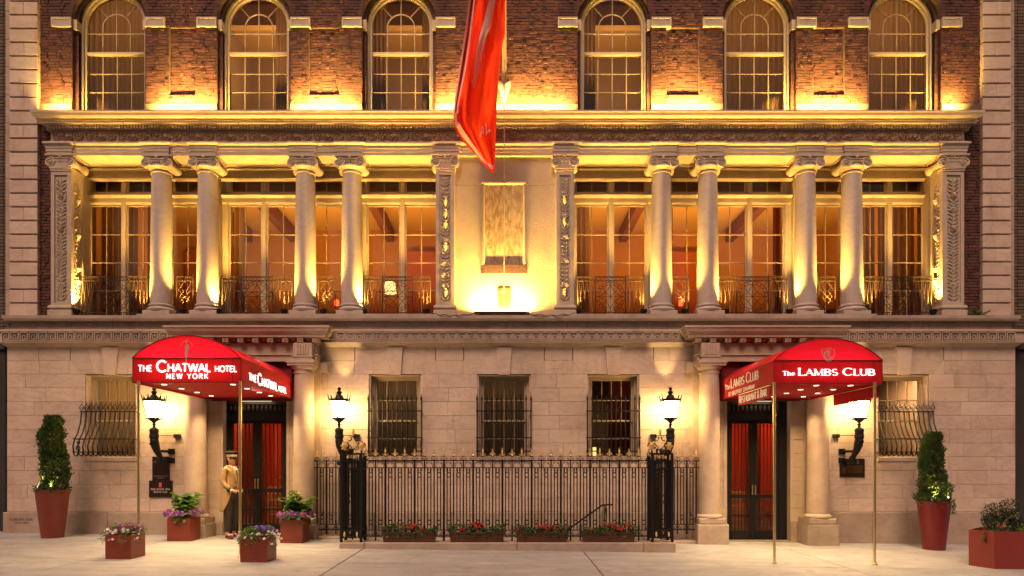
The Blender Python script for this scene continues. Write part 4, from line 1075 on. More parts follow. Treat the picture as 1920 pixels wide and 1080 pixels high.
# ================================================================== LETTERING
def arc(cx, cy, rx, ry, a0, a1, n=14): return [(cx+rx*cos(radians(a0+(a1-a0)*i/n)), cy+ry*sin(radians(a0+(a1-a0)*i/n))) for i in range(n+1)]
GLY = {  # advance, strokes (points, weight), serif feet
 'T': (.68, [([(0.02,1),(.66,1)],'t'),([(.34,1),(.34,0)],'k')], [(.34,0),(.02,.95),(.66,.95)]),
 'H': (.80, [([(.1,0),(.1,1)],'k'),([(.70,0),(.70,1)],'k'),([(.1,.52),(.70,.52)],'t')], [(.1,0),(.1,1),(.7,0),(.7,1)]),
 'E': (.62, [([(.1,0),(.1,1)],'k'),([(.1,1),(.54,1)],'t'),([(.1,.52),(.48,.52)],'t'),([(.1,0),(.56,0)],'t')], [(.1,0),(.1,1)]),
 'C': (.88, [(arc(.48,.5,.42,.5,42,318,22),'k')], []),
 'A': (.80, [([(.03,0),(.39,1)],'t'),([(.39,1),(.77,0)],'k'),([(.16,.33),(.63,.33)],'t')], [(.03,0),(.77,0)]),
 'W': (1.1, [([(.03,1),(.30,0)],'k'),([(.30,0),(.55,1)],'t'),([(.55,1),(.80,0)],'k'),([(.80,0),(1.07,1)],'t')], [(.03,1),(.55,1),(1.07,1)]),
 'L': (.60, [([(.1,1),(.1,0)],'k'),([(.1,0),(.56,0)],'t')], [(.1,0),(.1,1),(.56,.06)]),
 'O': (.95, [(arc(.47,.5,.41,.5,0,360,26),'k')], []),
 'N': (.82, [([(.1,0),(.1,1)],'t'),([(.1,1),(.72,0)],'k'),([(.72,0),(.72,1)],'t')], [(.1,0),(.1,1),(.72,1)]),
 'Y': (.74, [([(.03,1),(.37,.48)],'k'),([(.71,1),(.37,.48)],'t'),([(.37,.48),(.37,0)],'k')], [(.37,0),(.03,1),(.71,1)]),
 'R': (.74, [([(.1,0),(.1,1)],'k'),([(.1,1),(.38,1)]+arc(.40,.74,.22,.26,80,-80,8)+[(.1,.48)],'a'),([(.36,.48),(.68,0)],'k')], [(.1,0),(.1,1),(.68,0)]),
 'K': (.76, [([(.1,0),(.1,1)],'k'),([(.68,1),(.12,.42)],'t'),([(.28,.58),(.70,0)],'k')], [(.1,0),(.1,1),(.7,0),(.66,1)]),
 'M': (1.0, [([(.1,0),(.1,1)],'t'),([(.1,1),(.48,.05)],'k'),([(.48,.05),(.86,1)],'t'),([(.86,1),(.86,0)],'k')], [(.1,0),(.1,1),(.86,1),(.86,0)]),
 'B': (.72, [([(.1,0),(.1,1)],'k'),([(.1,1),(.36,1)]+arc(.37,.75,.20,.25,80,-80,8)+[(.1,.5)],'a'),([(.1,.5),(.38,.5)]+arc(.39,.25,.24,.25,80,-80,8)+[(.1,0)],'a')], [(.1,0),(.1,1)]),
 'S': (.62, [(arc(.31,.74,.23,.26,35,270,14)+arc(.31,.25,.25,.25,82,-145,14)[1:],'a')], []),
 'U': (.80, [([(.1,1),(.1,.33)]+arc(.40,.30,.30,.30,180,360,12)+[(.70,1)],'a')], [(.1,1),(.7,1)]),
 'D': (.82, [([(.1,0),(.1,1)],'k'),([(.1,1),(.34,1)]+arc(.34,.5,.38,.5,88,-88,14)+[(.1,0)],'a')], [(.1,0),(.1,1)]),
 'P': (.68, [([(.1,0),(.1,1)],'k'),([(.1,1),(.36,1)]+arc(.38,.73,.24,.27,80,-80,8)+[(.1,.46)],'a')], [(.1,0),(.1,1)]),
 'F': (.58, [([(.1,0),(.1,1)],'k'),([(.1,1),(.54,1)],'t'),([(.1,.52),(.46,.52)],'t')], [(.1,0),(.1,1)]),
 'G': (.88, [(arc(.48,.5,.42,.5,42,350,22)+[(.9,.45)],'k'),([(.58,.45),(.9,.45)],'t')], []),
 'Z': (.66, [([(.05,1),(.60,1)],'t'),([(.60,1),(.05,0)],'k'),([(.05,0),(.62,0)],'t')], []),
 'I': (.24, [([(.12,0),(.12,1)],'k')], [(.12,0),(.12,1)]),
 'X': (.72, [([(.04,1),(.68,0)],'k'),([(.66,1),(.04,0)],'t')], []),
 'h': (.62, [([(.1,0),(.1,1)],'k'),([(.1,.42)]+arc(.32,.44,.20,.22,170,0,8)+[(.52,0)],'k')], [(.1,0),(.52,0)]),
 'e': (.60, [([(.10,.34),(.50,.34)]+arc(.30,.34,.21,.32,0,310,16),'a')], []),
 '&': (.82, [([(.74,0),(.24,.66)]+arc(.36,.80,.15,.18,200,-20,10)+[(.18,.36)]+arc(.30,.22,.20,.22,160,350,10)+[(.68,.5)],'a')], []),
 ' ': (.38, [], []),
 '1': (.4, [([(.08,.8),(.22,1),(.22,0)],'k')], []), '9': (.6, [(arc(.3,.68,.22,.3,0,360,14)+[(.5,.3),(.3,0)],'a')], []), '7': (.6, [([(.05,1),(.52,1),(.2,0)],'a')], []),
 '8': (.6, [(arc(.3,.74,.20,.25,0,360,14),'a'),(arc(.3,.25,.24,.25,90,450,14),'a')], []),
 '4': (.62, [([(.44,0),(.44,1),(.05,.3),(.58,.3)],'a')], []), '0': (.6, [(arc(.3,.5,.22,.48,0,360,16),'a')], []), '-': (.5, [([(.08,.45),(.4,.45)],'k')], []),
}
def ribbon(mb, pts, wts, depth=.0):
    n = len(pts); L = []; Rr = []
    for i in range(n):
        p = Vector(pts[i]); a = Vector(pts[max(i-1, 0)]); c = Vector(pts[min(i+1, n-1)])
        d1 = (p-a); d2 = (c-p)
        if d1.length < 1e-6: d1 = d2
        if d2.length < 1e-6: d2 = d1
        d1 = d1.normalized(); d2 = d2.normalized(); t = (d1+d2)
        if t.length < .2: t = d1
        t.normalize(); nrm = Vector((-t.y, t.x)); k = 1/max(.45, nrm.dot(Vector((-d1.y, d1.x))))
        w = wts[i]*k/2; L.append(p+nrm*w); Rr.append(p-nrm*w)
    vs = [(q.x, q.y) for q in L]+[(q.x, q.y) for q in Rr]
    return vs, [(i, i+1, n+i+1, n+i) for i in range(n-1)]
def glyph_geo(ch, style, bold=1.0):
    adv, strokes, feet = GLY[ch]; V = []; Fc = []
    thick, thin = ((.15*bold, .15*bold) if style == 'sans' else (.185*bold, .075*bold))
    def addr(pts, ws):
        vs, fs = ribbon(None, pts, ws); n = len(V); V.extend(vs); Fc.extend([tuple(n+i for i in f) for f in fs])
    for pts, w in strokes:
        # keep stroke inside the cap height
        ws = []
        for i in range(len(pts)):
            a = pts[max(i-1, 0)]; c = pts[min(i+1, len(pts)-1)]; d = (c[0]-a[0], c[1]-a[1]); L = sqrt(d[0]**2+d[1]**2) or 1
            ver = abs(d[1]/L)
            if w == 't': ws.append(thin)
            elif w == 'k' and len(pts) <= 2: ws.append(thick)
            else: ws.append(thin+(thick-thin)*ver**1.3)
        addr(pts, ws)
    if style == 'serif':
        for x, y in feet:
            if y in (0, 1): addr([(x-.13, y+(.03 if y == 0 else -.03)), (x+.13, y+(.03 if y == 0 else -.03))], [.06, .06])
            else: addr([(x, y-.10), (x, y+.06)], [.07, .07])
    return adv, V, Fc
def word(text, O, U, V_, width, height, mat, parent, style='sans', small=1.0, bold=1.0, depth=.006, first=1.0, name='letter', spacing=0):
    """letters laid on a plane: O = lower left, U = unit reading direction, V_ = unit up; normal = U x V"""
    U = Vector(U).normalized(); V_ = Vector(V_).normalized(); Nn = U.cross(V_); O = Vector(O)
    geo = []; x = 0
    for i, ch in enumerate(text):
        k = first if (i == 0 or text[i-1] == ' ') else small
        adv, vs, fs = glyph_geo(ch, style, bold*(1/k if k > 1.2 else 1)**.3)
        geo.append((ch, x, k, vs, fs)); x += adv*k+spacing
    tot = x-spacing; sx = width/tot; out = []
    for n_, (ch, x, k, vs, fs) in enumerate(geo):
        if not vs: continue
        m = MB(); ez = n_*.00004
        P = [O+U*((x+a*k)*sx)+V_*(b_*k*height) for a, b_ in vs]
        n = len(P); m.add([p+Nn*(depth+ez) for p in P]+[p for p in P], [f for f in fs]+[])
        # side walls of each quad
        for f in fs:
            for a, b_ in zip(f, f[1:]+f[:1]): m.f.append((a, b_, b_+n, a+n))
        out.append(m.build(name, mat, parent))
    return out

# ================================================================== CANOPIES
def canopy(cx, hotel):
    if hotel: lab = 'red arched entrance awning with backlit white hotel lettering and a figure emblem'; x0, x1 = X(248, -3.2), X(453, -3.2); zb, zs, zp = Z(718,-3.2), Z(671.5,-3.2), Z(629,-3.2)
    else: lab = 'red arched entrance awning with club name and shield emblem, signboards hanging below its sides'; x0, x1 = X(1450,-3.2), X(1655,-3.2); zb, zs, zp = Z(720,-3.2), Z(676,-3.2), Z(634,-3.2)
    yf, yb = -3.2, -.36
    T = thing('entrance_awning', lab, 'awning', ((x0+x1)/2, yf, gz((x0+x1)/2, yf)))
    c = (x0+x1)/2; hw = (x1-x0)/2; hh = zp-zs; R = (hw*hw+hh*hh)/(2*hh); zc_ = zp-R; am = math.asin(hw/R)
    arcp = [(c+R*sin(-am+2*am*i/24), zc_+R*cos(-am+2*am*i/24)) for i in range(25)]   # left to right
    ybk = yb
    zbb = zb
    # front gable and valance
    m = MB(); m.add([(x, yf, z) for x, z in arcp]+[(c, yf, zs)], [(i, 25, i+1) for i in range(24)]); m.build('gable_panel', REDF, T)
    fp = MB().box(x0, x1, yf, yf+.012, zb, zs-.001).build('front_valance', REDF, T)
    for xx, nm in ((x0, 'side_valance'), (x1, 'side_valance')):
        s = -1 if xx == x0 else 1
        m = MB(); m.box(min(xx, xx-s*.012), max(xx, xx-s*.012), yf+.013, yb, zb, zs); o = m.build(nm, REDF, T)
        if (s > 0) == hotel: sp = o
    m = MB(); m.add([(x, y, z) for y in (yf+.001, yb) for x, z in arcp], [(i, i+1, 26+i, 25+i) for i in range(24)]); m.build('roof_canvas', REDF, T, smooth=True)
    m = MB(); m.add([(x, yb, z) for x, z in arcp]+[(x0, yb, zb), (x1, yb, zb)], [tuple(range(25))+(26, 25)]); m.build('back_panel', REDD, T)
    # soffit, slightly above valance hem
    m = MB(); m.box(x0+.02, x1-.02, yf+.03, yb, zb+.03, zb+.045); sf = m.build('soffit', REDF, T)
    # piping and seams
    m = MB(); m.tube([(x, yf-.004, z) for x, z in arcp], .010, 5); m.build('piping', PIPE, T)
    MB().box(x0, x1, yf-.010, yf, zs-.010, zs+.010).build('piping', PIPE, T)
    MB().box(x0, x1, yf-.008, yf, zb, zb+.012).build('piping', PIPE, T)
    for q in (x0+.004, x1-.012, x0+(x1-x0)*.085, x1-(x1-x0)*.085): MB().box(q, q+.008, yf-.006, yf, zb+.012, zs-.010).build('seam', PIPE, T)
    MB().box(c-.003, c+.003, yf-.003, yf, zs+.35*hh if False else zp-.07, zp).build('seam', PIPE, T)
    for xx in (x0, x1):
        s = -1 if xx == x0 else 1
        MB().box(min(xx, xx+s*.006), max(xx, xx+s*.006), yf, yb, zb, zb+.012).build('piping', PIPE, T)
    # downlights in the soffit
    for ix in (-.62, 0, .62):
        for iy in (-2.75, -2.1, -1.45, -.8):
            if ix == 0 and hotel: continue
            if not hotel and ix < 0: continue
            lm = MB(); lm.lathe([(.001, 0), (.036, 0), (.046, -.006), (.05, 0)], (c+ix, iy, zb+.028), 12, cap=False); lm.build('downlight', E_DL, T)
    for ix in (-.62, .62):
        for iy in (-2.75, -2.1, -1.45, -.8): spot('downlight_beam', T, (c+ix, iy, zb-.0), (c+ix, iy, 0), 70, (1, .66, .30), 120, .9, .035)
    # light inside the canvas box
    area('sign_backlight', T, (c, yf+.34, (zb+zs)/2), (x1-x0)*.8, .18, 30 if hotel else 18, (1, .80, .66), target=(c, yf, (zb+zs)/2))
    xs_ = (x1-.3) if hotel else (x0+.3)
    area('sign_backlight', T, (xs_, -1.75, (zb+zs)/2+.05), .2, 2.2, 9 if hotel else 5, (1, .80, .66), target=(x1 if hotel else x0, -1.75, (zb+zs)/2))
    point('canvas_glow', T, (c, -1.9, zs+.1), 14 if hotel else 7, (1, .8, .66), .25)
    # poles
    for px, nm in (((260, 'pole'), (450.5, 'pole')) if hotel else ((1452, 'pole'), (1640, 'pole'))):
        yy = yf-.12+.1; x = X(px, yy); z0 = gz(x, yy)
        m = MB(); m.tube([(x, yy, z0), (x, yy, zb+.03)], .025, 14); m.lathe([(.045, 0), (.045, .02), (.03, .035)], (x, yy, z0), 16); m.build('pole', BRASS, T, smooth=True)
    # frame tubes at the back of the soffit down to the wall
    if hotel:
        Y0 = yf; U = (1, 0, 0); Vv = (0, 0, 1)
        def w(text, a, b_, pb, pt, mat=E_SIGN, **k): word(text, (X(a, Y0), Y0-.012, Z(pb, Y0)), U, Vv, X(b_, Y0)-X(a, Y0), Z(pt, Y0)-Z(pb, Y0), mat, fp, **k)
        w('THE', 260, 286, 696.5, 685.5, bold=1.15, spacing=.1); w('CHATWAL', 294, 396, 697, 682.5, bold=1.2, first=1.38, spacing=.05); w('HOTEL', 403.5, 445, 697, 686.5, bold=1.25, spacing=.08)
        w('NEW YORK', 312.5, 391, 710, 701, bold=1.2, spacing=.3)
        # side lettering
        U2 = (0, 1, 0); xs = x1+.004
        def w2(text, ya, yb_, za, zb_, **k): word(text, (xs, ya, za), U2, Vv, yb_-ya, zb_-za, E_SIGN, sp, **k)
        w2('THE', -2.88, -2.52, 3.135, 3.255, bold=1.2, spacing=.1); w2('CHATWAL', -2.46, -1.38, 3.11, 3.255, bold=1.25, first=1.4, spacing=.05); w2('HOTEL', -1.30, -.82, 3.115, 3.22, bold=1.3, spacing=.08)
        # figure emblem: slender figure under an arc
        em = MB(); q = lambda px, py: (X(px, Y0), Z(py, Y0))
        fig = [(350,645),(353,646),(355,651),(354,655),(352.5,658),(352.5,664),(351,672),(349.5,681),(348.6,681),(348.8,672),(347.6,662),(348.6,655),(347.5,652),(349,648)]
        em.prism([q(*p) for p in fig][::-1], yf-.013, yf-.006); em.ball((q(350.5,642)[0], yf-.01, q(350.5,642)[1]), .012, 8)
        em.tube([(q(x, y)[0], yf-.01, q(x, y)[1]) for x, y in ((340,648),(342,643.5),(346,640.5),(350.5,639.5),(355,640.5),(359,643.5),(361,648))], .005, 4)
        em.tube([(q(350.5,634)[0], yf-.01, q(350.5,634)[1]), (q(350.5,646)[0], yf-.01, q(350.5,646)[1])], .006, 4)
        em.build('figure_emblem', GREYL, T)
    else:
        Y0 = yf; U = (1, 0, 0); Vv = (0, 0, 1)
        def w(text, a, b_, pb, pt, **k): word(text, (X(a, Y0), Y0-.012, Z(pb, Y0)), U, Vv, X(b_, Y0)-X(a, Y0), Z(pt, Y0)-Z(pb, Y0), E_SIGN, fp, style='serif', **k)
        w('The', 1467, 1490, 704, 696.3, bold=.9, spacing=.08); w('LAMBS CLUB', 1496, 1640, 704, 692.5, bold=.95, first=1.18, spacing=.08)
        U2 = (0, -1, 0); xs = x0-.004
        def w2(text, ya, yb_, za, zb_, **k): 
            k.setdefault('style', 'serif'); par = k.pop('parent', sp); mt = k.pop('mat', E_SIGN)
            word(text, (k.pop('xx', xs), ya, za), U2, Vv, abs(yb_-ya), zb_-za, mt, par, **k)
        w2('The', -.62, -.92, 3.20, 3.30, bold=.85, mat=WHITEL, spacing=.06); w2('LAMBS CLUB', -.98, -2.52, 3.20, 3.355, bold=.9, first=1.25, mat=WHITEL, spacing=.06)
        w2('BY GEOFFREY ZAKARIAN', -.85, -2.32, 3.055, 3.125, bold=1.0, style='sans', spacing=.08, mat=WHITEL)
        for xx, s in ((x0, -1), (x1, 1)):
            bd = MB().box(xx-.012, xx+.012, -3.05, -1.45, zb-.22, zb-.01).build('side_signboard', REDF, T)
            MB().box(xx-.014, xx+.014, -3.05, -1.45, zb-.012, zb-.002).build('board_rail', BRASS, T)
            if s < 0: word('RESTAURANT & BAR', (xx-.016, -1.52, zb-.18), U2, Vv, 1.42, .125, WHITEL, bd, style='serif', bold=1.0, spacing=.04, first=1.1)
        em = MB(); q = lambda px, py: (X(px, Y0), Z(py, Y0))
        sh = [(1541.5,655),(1546,655.5),(1549,653.5),(1556.5,653.5),(1559.5,655.5),(1564,655),(1564.5,662),(1562,670),(1558,675.5),(1552.8,678.5),(1547.5,675.5),(1543.5,670),(1541,662)]
        em.tube([(q(*p)[0], yf-.012, q(*p)[1]) for p in sh], .006, 4, closed=True)
        vs, fs = ribbon(None, arc(q(1551.8,667)[0], q(0,667)[1], .065, .075, 60, 320, 14), [.02]*15)
        em.add([(a, yf-.012, b_) for a, b_ in vs]+[(a, yf-.006, b_) for a, b_ in vs], [tuple(f) for f in fs])
        lx, lz = q(1550.5, 656), q(1550.5, 671)
        em.box(lx[0]-.004, lx[0]+.020, yf-.015, yf-.005, lz[1], lx[1]); em.box(lx[0]-.004, lx[0]+.085, yf-.0151, yf-.005, lz[1]-.005, lz[1]+.013); em.box(lx[0]+.03, lx[0]+.042, yf-.015, yf-.005, lz[1]+.013, lx[1])
        em.build('shield_emblem', GREYL, T)
    return T
canopy(-5.55, True); canopy(5.57, False)

# ================================================================== WALL LANTERNS
def lantern(px, lab, side, stay=1):
    Y = -.50; x = X(px, Y); T = thing('wall_lantern', lab, 'wall lantern', (x, 0, Z(845, Y)), 'lanterns flanking the two entrances')
    zt, zbm = Z(752, Y), Z(784, Y); rt, rb_ = .205, .135
    def hexr(r, z, a0=0): return [(x+r*cos(pi/3*k+a0), Y+r*sin(pi/3*k+a0), z) for k in range(6)]
    a, b_ = hexr(rb_, zbm, pi/6), hexr(rt, zt, pi/6)
    for k in range(6):
        j = (k+1) % 6; MB().add([a[k], a[j], b_[j], b_[k]], [(0,1,2,3)]).build('glass_pane', E_LAMP, T)
    m = MB()
    for k in range(6): m.tube([a[k], b_[k]], .017, 5)
    m.tube(a, .016, 5, closed=True); m.tube(b_, .019, 5, closed=True)
    m.lathe([(rb_+.01, -.03), (rb_+.02, 0), (rb_-.03, .003)], (x, Y, zbm), 6, a0=pi/6, a1=2*pi+pi/6)
    m.build('lantern_frame', IRON, T)
    m = MB()     # crown and roof
    m.lathe([(rt+.015, 0), (rt+.03, .03), (rt+.01, .045), (.10, .05)], (x, Y, zt), 6, cap=False, a0=pi/6, a1=2*pi+pi/6)
    m.lathe([(.11,.05),(.085,.09),(.05,.13),(.035,.145),(.055,.165),(.06,.19),(.04,.215),(.02,.22),(.035,.24),(.042,.262),(.03,.285),(.005,.30)], (x, Y, zt), 10)
    for k in range(12):
        t = pi/6*k+pi/6; r = rt+.02-(.012 if k % 2 else 0); q = 1 if k % 2 == 0 else .6
        m.tube([(x+r*cos(t), Y+r*sin(t), zt+.03), (x+(r+.01)*cos(t), Y+(r+.01)*sin(t), zt+.03+.07*q), (x+(r+.035)*cos(t), Y+(r+.035)*sin(t), zt+.03+.12*q)], [.012, .009, .003], 5)
    m.build('lantern_crown', IRON, T)
    m = MB()     # stem and baluster
    m.lathe([(.005,-.20),(.03,-.17),(.022,-.14),(.045,-.12),(.03,-.10),(.02,-.09),(.055,-.05),(.09,-.03),(.10,0)], (x, Y, zbm-.02), 12)
    m.build('stem', IRON, T)
    z = zbm-.2; m = MB()
    m.lathe([(.02,0),(.075,-.02),(.095,-.06),(.085,-.11),(.09,-.16),(.10,-.2),(.08,-.25),(.09,-.28)][::-1], (x, Y, z), 12)
    ctr = [(x, Y, z-.26), (x+side*.01, Y+.02, z-.38), (x+side*.03, Y+.06, z-.50), (x+side*.06, Y+.11, z-.60), (x+side*.075, Y+.15, z-.68), (x+side*.05, Y+.16, z-.74), (x+side*.0, Y+.14, z-.75), (x-side*.02, Y+.12, z-.70)]
    m.tube(ctr, [.085, .088, .07, .055, .045, .045, .04, .03], 8)
    for i in range(6):
        m.ball((x+random.uniform(-.05,.05), Y-.05, z-.1-.05*i), .035, 6)
    m.ball((x-side*.03, Y+.1, z-.76), .05, 7)
    m.build('scrolled_bracket', IRON, T)
    for dz in (-.50, -.70):
        m = MB(); m.box(x+side*.06, x+side*.20, -.03, 0.01, z+dz-.06, z+dz+.06); m.tube([(x+side*.1, -.02, z+dz), (x+side*.04, Y+.12, z+dz)], .03, 6); m.build('wall_mount', IRON, T)
    m = MB(); m.box(x+stay*.20, x+stay*.33, -.07, .01, z-.20, z-.12); m.tube([(x, Y+.03, z-.16), (x+stay*.24, -.05, z-.16)], .008, 5); m.build('wall_stay', IRON, T)
    spot('lantern_light', T, (x, Y+.16, zt+.10), (x, -.02, zt+1.2), 45, (1, .66, .22), 40, .6, .05)
lantern(289, 'lit wall lantern over the dark spa plaques, partly behind the left brass awning pole', 1)
lantern(636, 'lit wall lantern between the hotel entrance column and the railing pillar', 1)
lantern(1257, 'lit wall lantern above the right railing pillar, left of the club entrance', -1, -1)
lantern(1611, 'lit wall lantern above the bronze plaque beside the club entrance', -1, -1)

# ================================================================== WINDOW GRILLES
def straight_grille(a, b_, lab):
    z1, z0 = Z(752), Z(857); T = thing('window_grille', lab, 'window grille', ((a+b_)/2, -.06, z0), 'straight iron window grilles')
    n = 12; y = -.06
    for k in range(n):
        x = a-.005+(b_-a+.01)*k/(n-1); lean = .0
        m = MB(); m.tube([(x, y, z0+.02), (x+lean, y, z1)], .014, 5); m.lathe([(.0125,0),(.024,.05),(.012,.09),(.002,.15)], (x+lean, y, z1), 6); m.build('spiked_bar', IRON, T)
    for zz_ in (Z(771), Z(821), Z(846)): MB().box(a-.03, b_+.03, y-.014, y+.014, zz_-.012, zz_+.012).build('rail', IRON, T)
    sc = MB()
    for s, xx in ((1, a), (-1, b_)):
        sc.spiral((xx+s*.05, Z(836)), .05, .01, 1.3, pi/2, .009, hand=s, y=y-.01); sc.spiral((xx+s*.03, Z(828)), .03, .01, 1, -pi/2, .008, hand=-s, y=y-.01)
        sc.tube([(xx, y, Z(771)), (xx, .02, Z(771))], .012, 4); sc.tube([(xx, y, Z(846)), (xx, .02, Z(846))], .012, 4)
    sc.build('end_scrolls', IRON, T)
straight_grille(gw[1][0], gw[1][1], 'straight spiked grille on the window nearest the hotel entrance, left of the three')
straight_grille(gw[2][0], gw[2][1], 'straight spiked grille on the middle ground floor window behind the railing')
straight_grille(gw[3][0], gw[3][1], 'straight spiked grille on the window with a lit table lamp and dark red curtain')
def bowed_grille(a, b_, lab, s):
    T = thing('bowed_window_grille', lab, 'window grille', ((a+b_)/2, -.2, Z(855)), 'bowed iron window grilles')
    n = 12; zt, zr, zb = Z(772, -.1), Z(823, -.35), Z(853, -.3)
    for k in range(n):
        x = a-.02+(b_-a+.04)*k/(n-1)
        m = MB(); m.tube([(x, -.10, zt), (x, -.14, zt-.25), (x, -.24, zt-.48), (x, -.34, zr), (x, -.40, zr-.16), (x, -.36, zb), (x, -.26, zb-.02), (x, -.22, zb+.05)], .0155, 5)
        m.build('bowed_bar', IRON, T)
        m = MB(); r = .045      # flame shaped finial
        m.tube([(x-.0, -.10, zt+.02), (x-.042, -.10, zt+.07), (x-.035, -.10, zt+.12), (x+.0, -.10, zt+.16), (x+.015, -.10, zt+.20), (x-.005, -.10, zt+.235)], [.008,.009,.009,.008,.006,.002], 4)
        m.tube([(x+.0, -.10, zt+.02), (x+.042, -.10, zt+.07), (x+.035, -.10, zt+.12), (x+.0, -.10, zt+.16)], [.008,.009,.009,.006], 4)
        m.spiral((x, zt+.075), .022, .005, 1.1, 0, .006, y=-.10, n=8, sec=4); m.build('flame_finial', IRON, T)
    MB().box(a-.05, b_+.05, -.115, -.085, zt-.012, zt+.012).build('rail', IRON, T); MB().box(a-.05, b_+.05, -.355, -.325, zr-.012, zr+.012).build('rail', IRON, T); MB().box(a-.04, b_+.04, -.40, -.34, zb+.05, zb+.07).build('rail', IRON, T)
    m = MB()
    for xx in (a-.03, b_+.03):
        for zz_, y in ((zt, -.1), (zr, -.34), (zb+.06, -.36)): m.tube([(xx, y, zz_), (xx, .02, zz_)], .012, 4)
        def spy(c, r, h, a0):
            pts = [(xx, c[0]+(r*(1-.8*t/16))*cos(a0+h*2*pi*1.3*t/16), c[1]+(r*(1-.8*t/16))*sin(a0+h*2*pi*1.3*t/16)) for t in range(17)]; m.tube(pts, .010, 4)
        spy((-.22, zb+.14), .09, 1, -pi/2); spy((-.20, zr-.07), .06, -1, pi/2)
    m.build('end_scrolls', IRON, T)
bowed_grille(gw[0][0], gw[0][1], 'bowed iron window grille with flame finials near the tall conifer, left of the hotel awning', -1)
bowed_grille(gw[4][0], gw[4][1], 'bowed iron window grille over the brightly lit window right of the club awning', 1)

# ================================================================== LOGGIA RAILINGS
def railing(x0, x1, lab, wide=True):
    Y = .16; zb, zt = LZ+.075, Z(519, Y); T = thing('balcony_railing', lab, 'balcony railing', ((x0+x1)/2, Y, LZ+.045), 'iron railings between the loggia columns')
    w = x1-x0; mat = IRONB; r = .008
    MB().box(x0, x1, Y-.012, Y+.012, zt-.008, zt+.008).build('top_rail', mat, T); MB().box(x0, x1, Y-.009, Y+.009, zt-.098, zt-.085).build('rail', mat, T); MB().box(x0, x1, Y-.010, Y+.010, zb+.04, zb+.055).build('rail', mat, T)
    m = MB(); n = max(3, int(w/.085)); 
    for k in range(n):
        c = x0+w*(k+.5)/n; m.tube([(c+.034*cos(t*pi/5), Y, zt-.046+.034*sin(t*pi/5)) for t in range(10)], .006, 4, closed=True)
    m.build('ring_band', mat, T)
    m = MB(); n = int(w/.045)
    for k in range(n): x = x0+w*(k+.5)/n; m.box(x-.005, x+.005, Y-.005, Y+.005, LZ+.045, zb+.045)
    m.build('foot_spikes', mat, T)
    posts = [x0, x1]+([x0+w*.27, x1-w*.27] if wide else [])
    for p in posts: MB().box(p-.010, p+.010, Y-.010, Y+.010, LZ+.045, zt+.03).build('post', mat, T)
    def lattice(a, b_, n):
        for k in range(n):
            c0, c1 = a+(b_-a)*k/n, a+(b_-a)*(k+1)/n; c = (c0+c1)/2; zm = (zb+.05+zt-.1)/2
            m = MB(); m.tube([(c0+.01, Y, zb+.05), (c, Y, zm), (c0+.01, Y, zt-.1)], .0065, 4); m.tube([(c1-.01, Y, zb+.05), (c, Y, zm), (c1-.01, Y, zt-.1)], .0065, 4); m.ball((c, Y, zm), .017, 6); m.build('lattice_bar', mat, T)
    if wide:
        a, b_ = x0+w*.27, x1-w*.27; lattice(x0+.02, a-.01, 4); lattice(b_+.01, x1-.02, 4)
        c = (a+b_)/2; R = (b_-a)/2*.97; zc_ = (zb+.05+zt-.09)/2; R = min(R, (zt-zb)/2-.06)
        for rr, nm in ((R, 'ring'), (R*.80, 'ring')):
            m = MB(); m.tube([(c+rr*cos(t*pi/18), Y, zc_+rr*sin(t*pi/18)) for t in range(36)], r, 4, closed=True); m.build(nm, mat, T)
        m = MB()
        for t in range(20): q = t*pi/10; m.ball((c+R*.9*cos(q), Y, zc_+R*.9*sin(q)), .018, 5, (1,.4,1))
        m.build('bead_ring', mat, T)
        for t in range(4):
            q = t*pi/4; m = MB(); m.tube([(c-R*.8*cos(q), Y, zc_-R*.8*sin(q)), (c+R*.8*cos(q), Y, zc_+R*.8*sin(q))], .006, 4); m.build('spoke', mat, T)
        m = MB()
        for t in range(4):
            q = t*pi/2; p = lambda u, v: (c+u*cos(q)-v*sin(q), Y, zc_+u*sin(q)+v*cos(q))
            m.tube([p(R*.8, 0), p(R*.45, .06), p(R*.2, .14), p(R*.1, .22)], .006, 4); m.tube([p(R*.8, 0), p(R*.45, -.06), p(R*.2, -.14), p(R*.1, -.22)], .006, 4)
        m.build('star_tracery', mat, T)
        m = MB()
        for sx in (-1, 1):
            for sz in (-1, 1): m.tube([(c+sx*R*.72, Y, zc_+sz*R*.72), (c+sx*(b_-a)/2, Y, zc_+sz*((zt-zb)/2-.06))], .006, 4)
        m.build('corner_strut', mat, T)
    else:
        c = (x0+x1)/2; zc_ = (zb+zt)/2-.02; m = MB()
        for s in (-1, 1):
            m.tube([(c+s*w*.42, Y, zt-.1), (c+s*.03, Y, zc_+.12), (c+s*w*.3, Y, zc_), (c+s*.03, Y, zc_-.12), (c+s*w*.42, Y, zb+.05)], .0065, 4)
            m.tube([(c, Y, zt-.1), (c+s*w*.4, Y, zc_+.15), (c, Y, zc_), (c+s*w*.4, Y, zc_-.15), (c, Y, zb+.05)], .0065, 4)
        m.tube([(c+.09*cos(pi*t/8), Y, zb+.05+.09*sin(pi*t/8)) for t in range(9)], .0065, 4); m.ball((c, Y, zc_), .022, 6)
        m.build('lattice_panel', mat, T)
RY = .16
